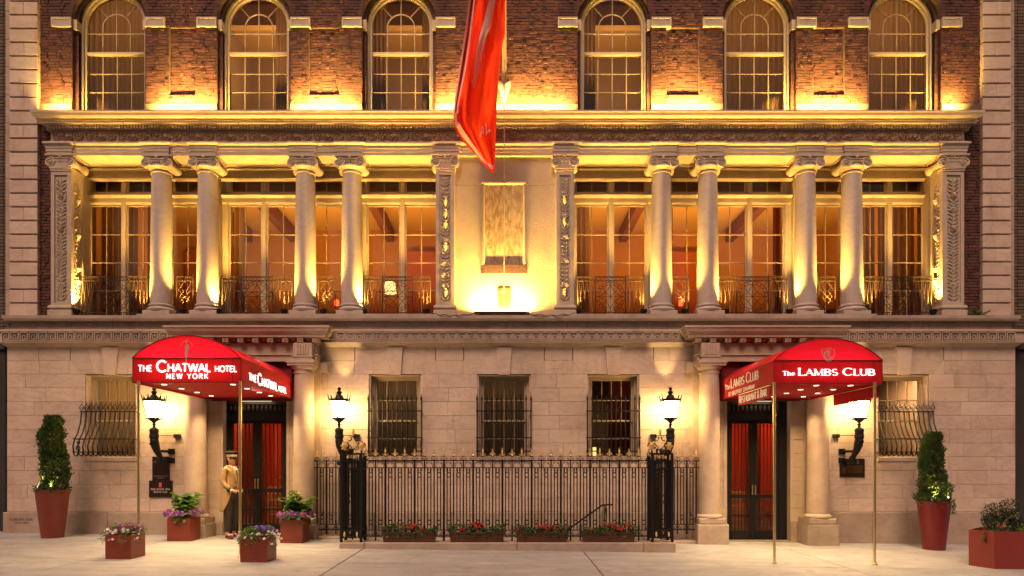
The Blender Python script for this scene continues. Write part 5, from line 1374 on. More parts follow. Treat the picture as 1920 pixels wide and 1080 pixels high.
for a, b_, lab, wd in ((153,276,'wide iron railing between the left carved pier and the first column, grey curtains behind it',1),(331,362,'narrow iron railing inside the outermost column pair on the left',0),(417,547,'wide iron railing between the two left column pairs, above the hotel awning',1),(597,629,'narrow iron railing inside the column pair nearest the niche on its left, red glow behind',0),(684,807,'wide iron railing with lit centre wheel just left of the central niche',1),
      (1083,1206,'wide iron railing with centre wheel just right of the central niche',1),(1260,1291,'narrow iron railing inside the column pair nearest the niche on its right, red glow behind',0),(1346,1476,'wide iron railing between the two right column pairs, above the club awning',1),(1536,1566,'narrow iron railing inside the outermost column pair on the right',0),(1621,1746,'wide iron railing between the last column and the right carved pier, pale curtains behind it',1)):
    railing(X(a, RY), X(b_, RY), lab, bool(wd))

# ================================================================== LOGGIA FLOODLIGHTS
FL = [(143, .10, 'by the left carved pier'), (263, .10, 'left of the first column from the left'), (343, .0, 'just inside the first column from the left'), (409, .0, 'right of the second column from the left'), (532, .0, 'left of the third column from the left'), (606, .0, 'between the third and fourth columns from the left'), (682, .0, 'right of the fourth column from the left'), (799, .0, 'by the carved pier left of the niche'),
      (1084, 0, 'by the carved pier right of the niche'), (1207, 0, 'left of the fifth column from the left'), (1284, 0, 'between the fifth and sixth columns from the left'), (1361, 0, 'right of the sixth column from the left'), (1480, 0, 'left of the seventh column from the left'), (1558, 0, 'just inside the eighth column from the left'), (1634, 0, 'right of the last column on the right'), (1750, 0, 'by the right carved pier')]
for px, _, where in FL:
    Y = .04; x = X(px, Y); T = thing('floodlight', 'black floodlight on the loggia floor '+where, 'floodlight', (x, Y, LZ+.05), 'floodlights along the loggia floor')
    z = LZ+.11; m = MB(); m.lathe([(.055,-.05),(.075,0),(.08,.05)], (x, Y, z), 10); m.box(x-.03, x+.03, Y-.03, Y+.03, LZ+.045, z-.03); m.build('lamp_housing', IRON, T)
    m = MB(); m.lathe([(.001, 0), (.07, 0)], (x, Y, z+.045), 12, cap=False); m.build('lens', E_UP, T)
    near = px in (263, 343, 409, 532, 606, 682, 1207, 1284, 1361, 1480, 1558, 1634)
    spot('floodlight_beam', T, (x, Y, z+.07), (x, Y+.22, z+3), 600 if px not in (606, 682) else 720, YEL, 74, .85, .04)
for (xa, xb) in ((890, 992),):
    Y = -.095; a, b_ = X(xa, Y), X(xb, Y); T = thing('niche_uplight', 'long low strip light on the ledge below the central marble panel', 'strip light', ((a+b_)/2, Y, LZ+.02))
    MB().box(a, b_, Y-.04, Y+.03, LZ+.045, LZ+.085).build('lamp_housing', BRONZE, T); MB().box(a+.03, b_-.03, Y-.025, Y+.02, LZ+.085, LZ+.088).build('lens', E_UP, T)
    MB().box(a+.1, a+.2, Y-.03, Y+.03, LZ+.004, LZ+.045).build('foot', BRONZE, T); MB().box(b_-.2, b_-.1, Y-.03, Y+.03, LZ+.004, LZ+.045).build('foot', BRONZE, T)
    area('strip_beam', T, ((a+b_)/2, Y, LZ+.10), b_-a, .05, 290, YEL, target=((a+b_)/2, NY+.15, LZ+3.8), spread=165)
# strip lights on top of the main cornice
for i, (a, b_, e, w_) in enumerate(((80, 128, 22, 'at its left end'), (282, 402, 62, 'between the first two arched windows'), (545, 668, 66, 'between the second and third arched windows'), (812, 1070, 130, 'in the middle, behind the flag'), (1218, 1345, 66, 'between the fourth and fifth arched windows'), (1485, 1622, 66, 'between the last two arched windows'), (1772, 1806, 22, 'at its right end'))):
    Y = -.10; xa, xb = X(a, Y), X(b_, Y); z = zz(206, -.26)+.035
    T = thing('cornice_uplight', 'strip uplight on the main cornice '+w_, 'strip light', ((xa+xb)/2, Y, z), 'strip uplights on the main cornice')
    MB().box(xa, xb, Y-.035, Y+.035, z-.02, z+.03).build('lamp_housing', BRONZE, T); MB().box(xa+.01, xb-.01, Y-.025, Y+.025, z+.03, z+.033).build('lens', E_UP, T)
    area('strip_beam', T, ((xa+xb)/2, Y-.02, z+.05), xb-xa, .06, e*1.75, (1, .62, .12), target=((xa+xb)/2, YBK+.03, z+.40), spread=108)
# ================================================================== RAILING IN FRONT OF THE AREAWAY
YF = -1.72; FX0, FX1 = -2.78, 2.80; KT = .135
m = MB(); kx = [(-3.22, -2.72), (-2.718, .2), (.203, 2.62), (2.623, 3.24)]
KB = bpy.data.objects.new('areaway_kerb', None); COL.objects.link(KB); KB['kind'] = 'structure'; KB.location = (0, -1.8, 0); ORG[KB.name] = Vector((0, -1.8, 0))
for a, b_ in kx: m = MB(); m.cbox(a, b_, -1.98, -1.50, -.2, KT, .02); m.build('kerb_stone', BASE, KB)
for s in (-1, 1):
    a, b_ = sorted((s*3.0, s*3.3)); MB().cbox(a, b_, -1.50, -.1, -.2, .05, .015).build('kerb_stone', BASE, KB)
    a, b_ = sorted((s*3.3, s*4.28)); MB().cbox(a, b_, -.50, -.1, -.2, gz(s*3.8)+.05, .015).build('kerb_stone', BASE, KB)
# reusable railing pieces (local coordinates)
ZT, ZR, ZB1, ZB0 = Z(863.5, YF), Z(877, YF), Z(994, YF), Z(1005, YF)
P = .1895                                        # repeat of the pattern
full_m = MB(); full_m.tube([(0,0,ZB0-.06), (0,0,ZT+.02)], .0145, 5); full_m.ball((0,0,ZB0-.07), .020, 6, (1,1,1.4)); full_m = proto(full_m, 'fence_bar', IRON)
thin_m = MB(); thin_m.tube([(0,0,ZB1), (0,0,ZR)], .0115, 5); thin_m = proto(thin_m, 'thin_bar', IRON)
rg = MB(); rg.tube([(.036*cos(t*pi/8), 0, .044*sin(t*pi/8)) for t in range(16)], .0105, 5, closed=True); rg_m = proto(rg, 'ring', IRON)
arch_ = MB()
arch_.tube([(-P*.33, 0, ZR)]+[(-P*.33+.0, 0, ZR+.05)]+[(-P*.19-P*.14*cos(t), 0, ZR+.07+.045*sin(t)) for t in (0, .5, 1, 1.57)], .0065, 4)
arch_.tube([(P*.33, 0, ZR)]+[(P*.33, 0, ZR+.05)]+[(P*.19+P*.14*cos(t), 0, ZR+.07+.045*sin(t)) for t in (0, .5, 1, 1.57)], .0065, 4)
for s in (-1, 1): arch_.spiral((s*.032, ZR+.095), .028, .006, 1.3, 0, .007, hand=-s, n=14, sec=4)
for s in (-1, 1): arch_.tube([(s*.017, 0, ZR), (s*.017, 0, Z(888, YF)+.03)], .0045, 4); 
arch_m = proto(arch_, 'scroll_arch', IRON)
bot = MB()
for s in (-1, 1): bot.spiral((s*.05, ZB1-.065), .038, .008, 1.3, pi/2, .008, hand=s, n=14, sec=4); bot.tube([(s*.017, 0, ZB1), (s*.017, 0, Z(985, YF))], .0045, 4)
bot.tube([(-.09,0,ZB0+.03),(-.04,0,ZB0+.02),(0,0,ZB0+.07),(.04,0,ZB0+.02),(.09,0,ZB0+.03)], .007, 4); bot_m = proto(bot, 'bottom_scroll', IRON)
tp = MB()     # dark crest between finials
for s in (-1, 1):
    tp.spiral((s*.058, ZT+.035), .030, .007, 1.2, -pi/2, .008, hand=-s, n=12, sec=4); tp.tube([(s*.03, 0, ZT+.06), (s*.012, 0, ZT+.09), (0, 0, ZT+.12)], [.009, .008, .006], 4)
tp.tube([(-.015, 0, ZT), (0, 0, ZT+.09), (.015, 0, ZT)], .007, 4); tp_m = proto(tp, 'crest_scroll', IRON)
fl = MB(); fl.prism([(-.075, .045), (-.045, .052), (-.018, .085), (-.006, .14), (0, .155), (.006, .14), (.018, .085), (.045, .052), (.075, .045), (.04, .03), (.012, .04), (0, .06), (-.012, .04), (-.04, .03)][::-1], -.012, .012)
fl.ball((0, 0, .02), .022, 6); fleur_m = proto(fl, 'gilded_fleur', GOLD)
sp_ = MB(); sp_.lathe([(.004,0),(.02,.03),(.013,.05),(.022,.075),(.014,.1),(.004,.15)], n=8); sp_.prism([(-.05,.012),(-.02,-.004),(0,-.012),(.02,-.004),(.05,.012),(.07,.035),(.03,.02),(0,.012),(-.03,.02),(-.07,.035)], -.01, .01); spike_m = proto(sp_, 'gilded_spike', GOLD)
def fence_run(T, p0, p1, start=0, gold=True, thick=True):
    p0, p1 = Vector((*p0, 0)), Vector((*p1, 0)); d = p1-p0; L = d.length; d.normalize(); rz = atan2(d.y, d.x); n = round(L/P); st = L/n
    def at(t, z=0): q = p0+d*t; return (q.x, q.y, z)
    for z, r in ((ZT, .011), (ZR, .009), (ZB1, .009), (ZB0, .013)):
        m = MB(); m.tube([at(0, z), at(L, z)], r*1.4, 4); m.build('rail', IRON, T)
    for k in range(n+1):
        if k < n or thick: 
            o = put(full_m, 'fence_bar', T, at(k*st)); 
            if (k+start) % 3 == 2: o.scale = (1.5, 1.5, 1)
            put(tp_m, 'crest_scroll', T, at(k*st), rot=(0, 0, rz))
            if gold: put(fleur_m if (k+start) % 2 else spike_m, 'gilded_finial', T, at(k*st, ZT+(.085 if (k+start) % 2 else .10)), rot=(0, 0, rz))
        if k < n:
            for q in (1/3, 2/3): put(thin_m, 'thin_bar', T, at((k+q)*st))
            for z in (Z(890.5, YF), Z(979.5, YF)): put(rg_m, 'ring', T, at((k+.5)*st, z), rot=(0, 0, rz))
            put(arch_m, 'scroll_arch', T, at((k+.5)*st), rot=(0, 0, rz))
            put(bot_m, 'bottom_scroll', T, at((k+(0 if k % 1 == 0 else .5))*st+st*.0), rot=(0, 0, rz)) if k % 2 == 0 else put(bot_m, 'bottom_scroll', T, at(k*st), rot=(0, 0, rz))
T = thing('iron_fence', 'long black iron fence with gilded finials standing on the low stone kerb', 'fence', (0, YF, KT))
fence_run(T, (FX0+.03, YF), (FX1-.03, YF))
for s, lab in ((-1, 'short black iron side fence between the left railing pillar and the hotel entrance column'), (1, 'short black iron side fence between the right railing pillar and the club entrance column')):
    T = thing('side_fence', lab, 'fence', (s*3.6, -.35, .05), 'short side fences')
    fence_run(T, (s*3.06, -.42), (s*4.08, -.36), start=1, gold=True)
    m = MB(); m.box(min(s*4.08, s*4.26), max(s*4.08, s*4.26), -.37, -.35, ZT-.01, ZT+.012); m.box(min(s*4.08, s*4.26), max(s*4.08, s*4.26), -.37, -.35, ZR-.01, ZR+.01); m.box(min(s*4.24, s*4.26), max(s*4.24, s*4.26), -.37, -.35, ZR, ZT); m.build('wall_bracket', IRON, T)
    m = MB(); m.box(s*4.08-.013, s*4.08+.013, -.375, -.345, gz(s*4), ZT+.02); m.box(s*3.06-.02, s*3.06+.02, -.44, -.40, 0.0, ZT+.03); m.build('post', IRON, T)
    T = thing('return_fence', 'iron return fence running back from the %s railing pillar to the wall' % ('left' if s < 0 else 'right'), 'fence', (s*3.06, -1, .05), 'return fences')
    fence_run(T, (s*3.06, -1.50), (s*3.06, -.46), gold=False)
    # openwork pillar
    x0, x1 = sorted((s*2.80, s*3.18)); y0, y1 = -1.93, -1.56
    T = thing('fence_pillar', 'openwork iron pillar with gilded rosettes and scroll crown at the %s end of the fence' % ('left' if s < 0 else 'right'), 'fence pillar', ((x0+x1)/2, (y0+y1)/2, KT), 'openwork railing pillars')
    zt = Z(851, -1.75)
    for a in (x0, x1):
        for b_ in (y0, y1): MB().box(a-.024, a+.024, b_-.024, b_+.024, KT, zt).build('corner_post', IRON, T)
    for z in (zt, ZT-.01, ZR-.03, ZB1+.02, ZB0+.0):
        m = MB()
        for b_ in (y0, y1): m.box(x0, x1, b_-.018, b_+.018, z-.016, z+.016)
        for a in (x0, x1): m.box(a-.018, a+.018, y0, y1, z-.016, z+.016)
        m.build('rail_ring', IRON, T)
    for i in range(1, 6):
        for b_ in (y0, y1):
            x = x0+(x1-x0)*i/6; m = MB(); m.tube([(x, b_, ZB0), (x, b_, ZT)], .010, 5); m.build('pillar_bar', IRON, T)
        for a in (x0, x1):
            y = y0+(y1-y0)*i/6; m = MB(); m.tube([(a, y, ZB0), (a, y, ZT)], .010, 5); m.build('pillar_bar', IRON, T)
    sc = MB(); xm = (x0+x1)/2
    for q in range(3): 
        zq_ = Z(935, YF)+(q-1)*.0; 
    for sx in (-1, 1):
        for sz in (-1, 1): sc.spiral((xm+sx*.06, Z(934, YF)+sz*.055), .055, .01, 1.3, pi/2*sz, .009, hand=sx*sz, y=y0-.02, n=16)
        sc.spiral((xm+sx*.07, Z(999.5, YF)), .05, .01, 1.3, pi/2, .010, hand=sx, y=y0-.02, n=16)
    sc.build('pillar_scrolls', IRON, T)
    for sx in (-1, 1):
        m = MB(); m.ball((xm+sx*.12, y0-.03, Z(999.5, YF)), .035, 8, (.6,.5,1.5)); m.build('gilded_leaf', GOLD, T)
        m = MB(); m.ball((xm+sx*.06, y0-.02, ZT+.06), .026, 7, (1,.6,1.2)); m.build('gilded_leaf', GOLD, T)
    # crown of scrolls
    cr = MB(); zc_ = zt+.15; ym = (y0+y1)/2
    for sx in (-1, 1):
        cr.spiral((xm+sx*.15, zc_-.0), .095, .02, 1.4, 0 if sx > 0 else pi, .014, hand=sx, y=ym, n=22, sec=5)
        cr.tube([(xm+sx*.10, ym, zc_+.10), (xm+sx*.05, ym, zc_+.11), (xm+sx*.015, ym, zc_+.17)], .011, 5); cr.spiral((xm+sx*.05, zc_+.185), .035, .01, 1.2, -pi/2, .010, hand=-sx, y=ym, n=12)
        cr.spiral((xm+sx*.07, zc_-.03), .055, .01, 1.3, pi, .011, hand=sx, y=ym, n=14)
        cr.box(xm+sx*.16-.015, xm+sx*.16+.015, ym-.015, ym+.015, zt, zc_-.08)
    cr.build('crown_scrolls', IRON, T)
    for sx in (-1, 1):
        m = MB(); m.ball((xm+sx*.17, ym-.03, zc_-.0), .062, 9, (.85,.5,1.25))
        for q in range(6): m.ball((xm+sx*.17+.06*cos(q), ym-.04, zc_+.075*sin(q)), .018, 5)
        m.build('gilded_rosette', GOLD, T)
    m = MB(); m.lathe([(.004,0),(.022,.02),(.018,.05),(.03,.08),(.02,.11),(.004,.14)], (xm, ym, zc_+.2), 8); m.build('gilded_finial', GOLD, T)

# stair handrail in the areaway
m = MB(); yy = -.95; m.tube([(X(1062,yy), yy, Z(995,yy)), (X(1130,yy), yy, Z(946.5,yy)), (X(1148,yy), yy, Z(946,yy)), (X(1148.5,yy), yy, Z(949,yy))], .018, 8); 
m.tube([(X(1064,yy), yy, Z(994,yy)), (X(1064,yy), yy, gz(1.4))], .014, 6); m.tube([(X(1134,yy), yy, Z(947,yy)), (X(1134,yy), yy, gz(2))], .014, 6)
tag(m.build('handrail', IRON, None), 'sloping black pipe handrail behind the iron fence', 'handrail')
m = MB(); m.box(X(1133), X(1137), -.11, -.05, Z(958), Z(952)); tag(m.build('wall_socket', IRON, None), 'tiny black outlet box on the wall behind the handrail', 'outlet box')

# ================================================================== PLANTS
def leafmat(name, c, c2, tr=.3):
    m = M(name, c, .5, col2=c2, scale=14, detail=3); nt = m.node_tree; N = nt.nodes; L = nt.links
    b = N['Principled BSDF']; o = [n for n in N if n.type == 'OUTPUT_MATERIAL'][0]; t = N.new('ShaderNodeBsdfTranslucent'); t.inputs[0].default_value = (c[0]*1.3, c[1]*1.3, c[2], 1)
    mx = N.new('ShaderNodeMixShader'); mx.inputs[0].default_value = tr; L.new(b.outputs[0], mx.inputs[1]); L.new(t.outputs[0], mx.inputs[2]); L.new(mx.outputs[0], o.inputs[0]); return m
CON = leafmat('conifer_green', (.060,.115,.026), (.028,.058,.014), .25); HYD = leafmat('hydrangea_leaf', (.10,.20,.035), (.05,.11,.02)); TRL = leafmat('trailing_green', (.13,.24,.05), (.06,.12,.03)); GER = leafmat('geranium_green', (.07,.13,.04), (.04,.08,.025))
BOXG = leafmat('boxwood_green', (.045,.075,.035), (.02,.04,.018)); LIME = leafmat('lime_leaf', (.22,.30,.03), (.12,.18,.02))
PUR = M('purple_petals', (.26,.07,.36), .6, col2=(.13,.035,.26), scale=40); PINKP = M('mauve_petals', (.42,.12,.30), .6, col2=(.24,.05,.20), scale=40); VIO = M('violet_petals', (.17,.08,.45), .6, col2=(.09,.03,.30), scale=40)
WHP = M('pale_petals', (.75,.62,.74), .6); REDP = M('red_petals', (.65,.02,.02), .5, col2=(.35,.01,.01), scale=40); SOIL = M('potting_soil', (.03,.02,.014), .95); TRK = M('bark', (.10,.06,.035), .9)
def conifer(x, y, z0, z1, rb_, rt, lab, seed):
    r = random.Random(seed); T = thing('conifer', lab, 'conifer', (x, y, z0), 'conifers in tall tapered planters')
    m = MB(); m.tube([(x, y, z0-.12), (x+.01, y, (z0+z1)/2), (x, y, z1-.15)], [.035, .025, .008], 7); m.build('trunk', TRK, T)
    m = MB(); H = z1-z0
    cl = [(r.uniform(0, 2*pi), r.random(), r.uniform(.55, 1.32)) for _ in range(60)]
    for i in range(8500):
        t = r.random()**1.05; a = r.uniform(0, 2*pi); R = (rb_+(rt-rb_)*t**.9)
        if t > .93: R *= (1-(t-.93)/.07*.35)
        k = 1.0
        for ca, ct, cv in cl:
            da = (a-ca+pi) % (2*pi)-pi
            w = math.exp(-(da/.45)**2-((t-ct)/.05)**2); k += (cv-1)*w
        rad = R*k*(r.random()**.38)*(r.uniform(1.05, 1.35) if r.random() < .07 else 1); zz_ = z0+H*t; px, py_ = x+rad*cos(a)+.03*sin(t*7), y+rad*sin(a)
        L = r.uniform(.035, .07); w = L*.24
        o = Vector((cos(a)*.55+r.gauss(0,.3), sin(a)*.55+r.gauss(0,.3), 1.0+r.gauss(0,.2))).normalized(); sd = o.cross(Vector((r.gauss(0,1), r.gauss(0,1), r.gauss(0,1)))).normalized()*w
        p = Vector((px, py_, zz_)); m.add([p-sd*.4, p+sd*.4, p+o*L*.5+sd, p+o*L, p+o*L*.5-sd], [(0,1,2,3,4)])
    m.build('crown', CON, T); return T
def tapered_planter(x, y, z0, rt, rb_, h, lab, seed, s):
    POTM = CORTEN if s < 0 else M('deep_red_planter', (.17,.014,.016), .42, col2=(.12,.010,.012))
    T = thing('tapered_planter', lab, 'planter', (x, y, z0), 'tall round tapered planters')
    m = MB(); m.lathe([(rb_, 0), (rt, h), (rt-.02, h+.004), (rt-.03, h-.04)], (x, y, z0), 44, cap=False); m.lathe([(.001, 0), (rb_, 0)], (x, y, z0+.002), 44, cap=False); m.build('pot', POTM, T, smooth=True)
    m = MB(); m.lathe([(.001, 0), (rt-.02, 0)], (x, y, z0+h-.04), 30, cap=False); m.build('soil', SOIL, T)
    U = thing('trailing_plant', 'low trailing greenery spilling over the rim of the %s tall tapered planter' % ('left' if s < 0 else 'right'), 'trailing plant', (x, y, z0+h-.03), 'trailing plants in the tapered planters')
    r = random.Random(seed); m = MB()
    for i in range(520):
        a = r.uniform(0, 2*pi); R = rt*r.uniform(.3, 1.12); zz_ = z0+h+r.uniform(-.02, .10)-(.08*r.random() if R > rt*.95 else 0)
        if s > 0 and r.random() < .25: a = r.gauss(-.2, .3); R = rt*1.05+r.uniform(0, .06); zz_ = z0+h-r.uniform(-.02, .26)
        p = Vector((x+R*cos(a), y+R*sin(a), zz_)); o = Vector((r.gauss(0,1), r.gauss(0,1), r.gauss(.2,.7))).normalized()*r.uniform(.03,.055); sd = o.cross(Vector((r.gauss(0,1), r.gauss(0,1), r.gauss(0,1)))).normalized()*.016
        m.add([p, p+o*.5+sd, p+o, p+o*.5-sd], [(0,1,2,3)])
    m.build('leaves', TRL if s > 0 else GER, U)['kind'] = 'stuff'
    for k in range(4):
        a = -pi/2+r.uniform(-1.2, 1.2); m = MB(); c = (x+rt*.85*cos(a), y+rt*.85*sin(a), z0+h+.07)
        for q in range(6): m.ball((c[0]+r.gauss(0,.016), c[1]+r.gauss(0,.016), c[2]+r.gauss(0,.016)), .016, 5)
        m.build('flower', M('pale_blue_petals', (.35,.38,.70), .6) if 'pale_blue_petals' not in bpy.data.materials else bpy.data.materials['pale_blue_petals'], U)
    # two small accent lights tucked in the pot
    for q in (-1, 1): 
        L_ = thing('planter_spotlight', 'small hidden spotlight at the %s side of the %s conifer base' % ('left' if q < 0 else 'right', 'left' if s < 0 else 'right'), 'spotlight', (x+q*.14, y-rt*.85, z0+h+.02), 'spotlights at the conifer bases')
        m = MB(); m.lathe([(.02, 0), (.028, .05)], (x+q*.14, y-rt*.85, z0+h-.02), 8); m.build('lamp_housing', IRON, L_)
        spot('spotlight_beam', L_, (x+q*.14, y-rt*.85, z0+h+.06), (x+q*.05, y-.08, z0+h+.6), 13, (1, .70, .14), 80, .9, .02)
ly = -.78; lx = X(98.5, -.8)
tapered_planter(X(98.5, ly), ly, gz(lx, ly), .315, .205, 1.0, 'tall rust red tapered planter at the far left wall', 1, -1)
conifer(X(100, ly), ly, gz(lx, ly)+1.0, Z(781, ly), .295, .20, 'tall dense conifer in the tapered planter at the far left', 5)
ry = -1.0; rx = X(1751, ry)
tapered_planter(X(1751, ry), ry, gz(rx, ry), .31, .205, 1.0, 'tall dark red tapered planter by the right bowed window grille', 2, 1)
conifer(X(1748, ry), ry, gz(rx, ry)+1.0, Z(812, ry), .31, .175, 'tall narrow conifer in the tapered planter on the right', 8)

LEAF = {}
def leaf_mesh(mat, L, w, curl=.25):
    k = (mat.name, L)
    if k in LEAF: return LEAF[k]
    m = MB(); n = 5; vs = []
    for i in range(n+1):
        t = i/n; ww = w*sin(pi*min(1, t*.92+.06))**.8; z = curl*L*(.35*sin(pi*t)-t*t*.7); x = L*t
        vs += [(x, -ww, z+.12*ww), (x, 0, z-.05*w), (x, ww, z+.12*ww)]
    m.add(vs, [f for i in range(n) for f in ((i*3, i*3+3, i*3+4, i*3+1), (i*3+1, i*3+4, i*3+5, i*3+2))]); LEAF[k] = proto(m, 'leaf', mat, smooth=True); return LEAF[k]
fh_cache = {}
def flower_head(mat, R, seed=0):
    k = (mat.name, R)
    if k in fh_cache: return fh_cache[k]
    r = random.Random(seed); m = MB()
    for i in range(70):
        a = r.uniform(0, 2*pi); e = r.uniform(-.35, pi/2); d = Vector((cos(a)*cos(e), sin(a)*cos(e), sin(e)*.75)); c = d*R
        t1 = d.cross(Vector((0,0,1)) if abs(d.z) < .9 else Vector((1,0,0))).normalized(); t2 = d.cross(t1)
        for q in range(4):
            an = q*pi/2+r.random()*.6; u = t1*cos(an)+t2*sin(an); v = t1*-sin(an)+t2*cos(an); s = .017
            m.add([c, c+u*s*.6+v*s*.5+d*.004, c+u*s*1.2+d*.002, c+u*s*.6-v*s*.5+d*.004], [(0,1,2,3)])
    fh_cache[k] = proto(m, 'flower_head', mat); return fh_cache[k]
def square_planter(x0, x1, y0, y1, z0, h, lab, grp='square rust red planters'):
    T = thing('square_planter', lab, 'planter', ((x0+x1)/2, (y0+y1)/2, z0), grp); t = .02
    m = MB(); m.cbox(x0, x1, y0, y0+t, z0, z0+h, .004); m.box(x0, x1, y1-t, y1, z0, z0+h); m.box(x0, x0+t, y0+t, y1-t, z0, z0+h); m.box(x1-t, x1, y0+t, y1-t, z0, z0+h); m.build('planter_box', CORTEN, T)
    MB().box(x0+t, x1-t, y0+t, y1-t, z0+h-.1, z0+h-.05).build('soil', SOIL, T)
def hydrangea(x, y, z, lab, seed, petal):
    r = random.Random(seed); T = thing('hydrangea', lab, 'hydrangea', (x, y, z-.06), 'hydrangeas in the square planters')
    st = MB(); lf = leaf_mesh(HYD, .17, .058)
    for i in range(22):
        a = r.uniform(0, 2*pi); lean = r.uniform(.04, .38); hh = r.uniform(.28, .60)*(1-.9*max(0, lean-.08)); p1 = (x+lean*cos(a), y+lean*sin(a), z+hh)
        st.tube([(x+.1*cos(a)*r.random(), y+.1*sin(a)*r.random(), z-.08), (x+lean*.6*cos(a), y+lean*.6*sin(a), z+hh*.6), p1], .006, 4)
        for k in range(10):
            an = k*pi*.62+r.random(); q = r.uniform(.35, 1); pp = (x+(p1[0]-x)*q, y+(p1[1]-y)*q, z+hh*q)
            put(lf, 'leaf', T, pp, rot=(r.uniform(-.4,.4), r.uniform(-.75, .25), an), scale=[r.uniform(.6, 1.15)]*3)
    for k in range(26):
        an = r.uniform(0, 2*pi); put(lf, 'leaf', T, (x+.2*cos(an), y+.2*sin(an), z+r.uniform(-.02, .14)), rot=(r.uniform(-.4,.4), r.uniform(.0, .7), an), scale=[r.uniform(.7, 1.15)]*3)
    st.build('stems', HYD, T)
    for k in range(9):
        an = -pi/2+(k-4)*.40+r.gauss(0,.1); R = .30+r.uniform(-.03,.04); put(flower_head(petal if k % 3 else PINKP, .075, seed), 'flower_head', T, (x+R*cos(an)*1.05, y+R*sin(an), z+.085+r.uniform(-.02,.05)), rot=(r.uniform(.2,.7), 0, an+pi/2), scale=[r.uniform(.8,1.15)]*3)
def petunias(x, y, z, lab, seed, cab):
    r = random.Random(seed); T = thing('petunia_arrangement', lab, 'flowers', (x, y, z-.06), 'petunia plantings in the front square planters')
    m = MB()
    for i in range(34):
        a = r.uniform(0, 2*pi); R = r.uniform(.18, .40); dr = r.uniform(.02, .20) if R > .27 else -.08
        pts = [Vector((x+.06*cos(a), y+.06*sin(a), z)), Vector((x+R*.6*cos(a), y+R*.6*sin(a), z+.10)), Vector((x+R*cos(a), y+R*sin(a), z+.05-dr))]
        m.tube(pts, .004, 3)
        for k in range(26):
            t = r.random(); p = pts[1].lerp(pts[2], t)+Vector((r.gauss(0,.022), r.gauss(0,.022), r.gauss(0,.025))); o = Vector((r.gauss(0,1), r.gauss(0,1), r.gauss(.2,.8))).normalized()*r.uniform(.025,.05); sd = o.cross(Vector((r.gauss(0,1), r.gauss(0,1), r.gauss(0,1)))).normalized()*.012
            m.add([p, p+o*.5+sd, p+o, p+o*.5-sd], [(0,1,2,3)])
    m.build('foliage', TRL, T)['kind'] = 'stuff'
    fm = MB()
    for q in range(5):
        a = q*2*pi/5; fm.add([(0,0,0), (.018*cos(a-.5), .018*sin(a-.5), .008), (.027*cos(a), .027*sin(a), .010), (.018*cos(a+.5), .018*sin(a+.5), .008)], [(0,1,2,3)])
    k_ = 'petunia'; 
    if k_ not in fh_cache: fh_cache[k_] = proto(fm, 'blossom', WHP)
    for i in range(30):
        a = r.uniform(-pi, .3); R = r.uniform(.2, .42); put(fh_cache[k_], 'blossom', T, (x+R*cos(a), y+R*sin(a)*.9, z+r.uniform(-.12, .12)), rot=(r.uniform(.6, 1.5), 0, r.uniform(-.8, .8)), scale=[r.uniform(.8, 1.3)]*3)
    for dx, dy in ((-.05, -.05), (.08, -.02), (.0, .08), (-.12, .05), (.15, .08)):
        put(flower_head(cab, .085, seed+2), 'flower_head', T, (x+dx+.03, y+dy, z+.10+r.uniform(-.01,.02)), rot=(.35, 0, r.random()))
def sqp(a, b_, yf, w, dep, h, lab):
    x0, x1 = X(a, yf), X(b_, yf); z0 = gz((x0+x1)/2, yf)+.002; square_planter(x0, x1, yf, yf+dep, z0, h, lab); return ((x0+x1)/2, yf+dep/2, z0+h)
p = sqp(313, 356, -1.17, 0, .47, .475, 'square rust red planter against the wall left of the hotel door, below the dark plaques'); hydrangea(*p, 'leafy hydrangea with mauve heads left of the doorman, in front of the dark plaques', 3, PUR)
p = sqp(525, 567, -1.25, 0, .47, .475, 'square rust red planter at the right column of the hotel entrance'); hydrangea(*p, 'leafy hydrangea with purple heads beside the right column of the hotel entrance', 9, PUR)
p = sqp(197, 245.5, -3.65, 0, .45, .40, 'square rust red planter beside the left awning pole'); petunias(*p, 'white petunias and dark purple flowers beside the left awning pole', 4, PINKP)
p = sqp(450, 501, -3.80, 0, .45, .40, 'square rust red planter in front of the right pole of the hotel awning'); petunias(*p, 'white petunias around violet blue flowers in front of the doorman', 6, VIO)
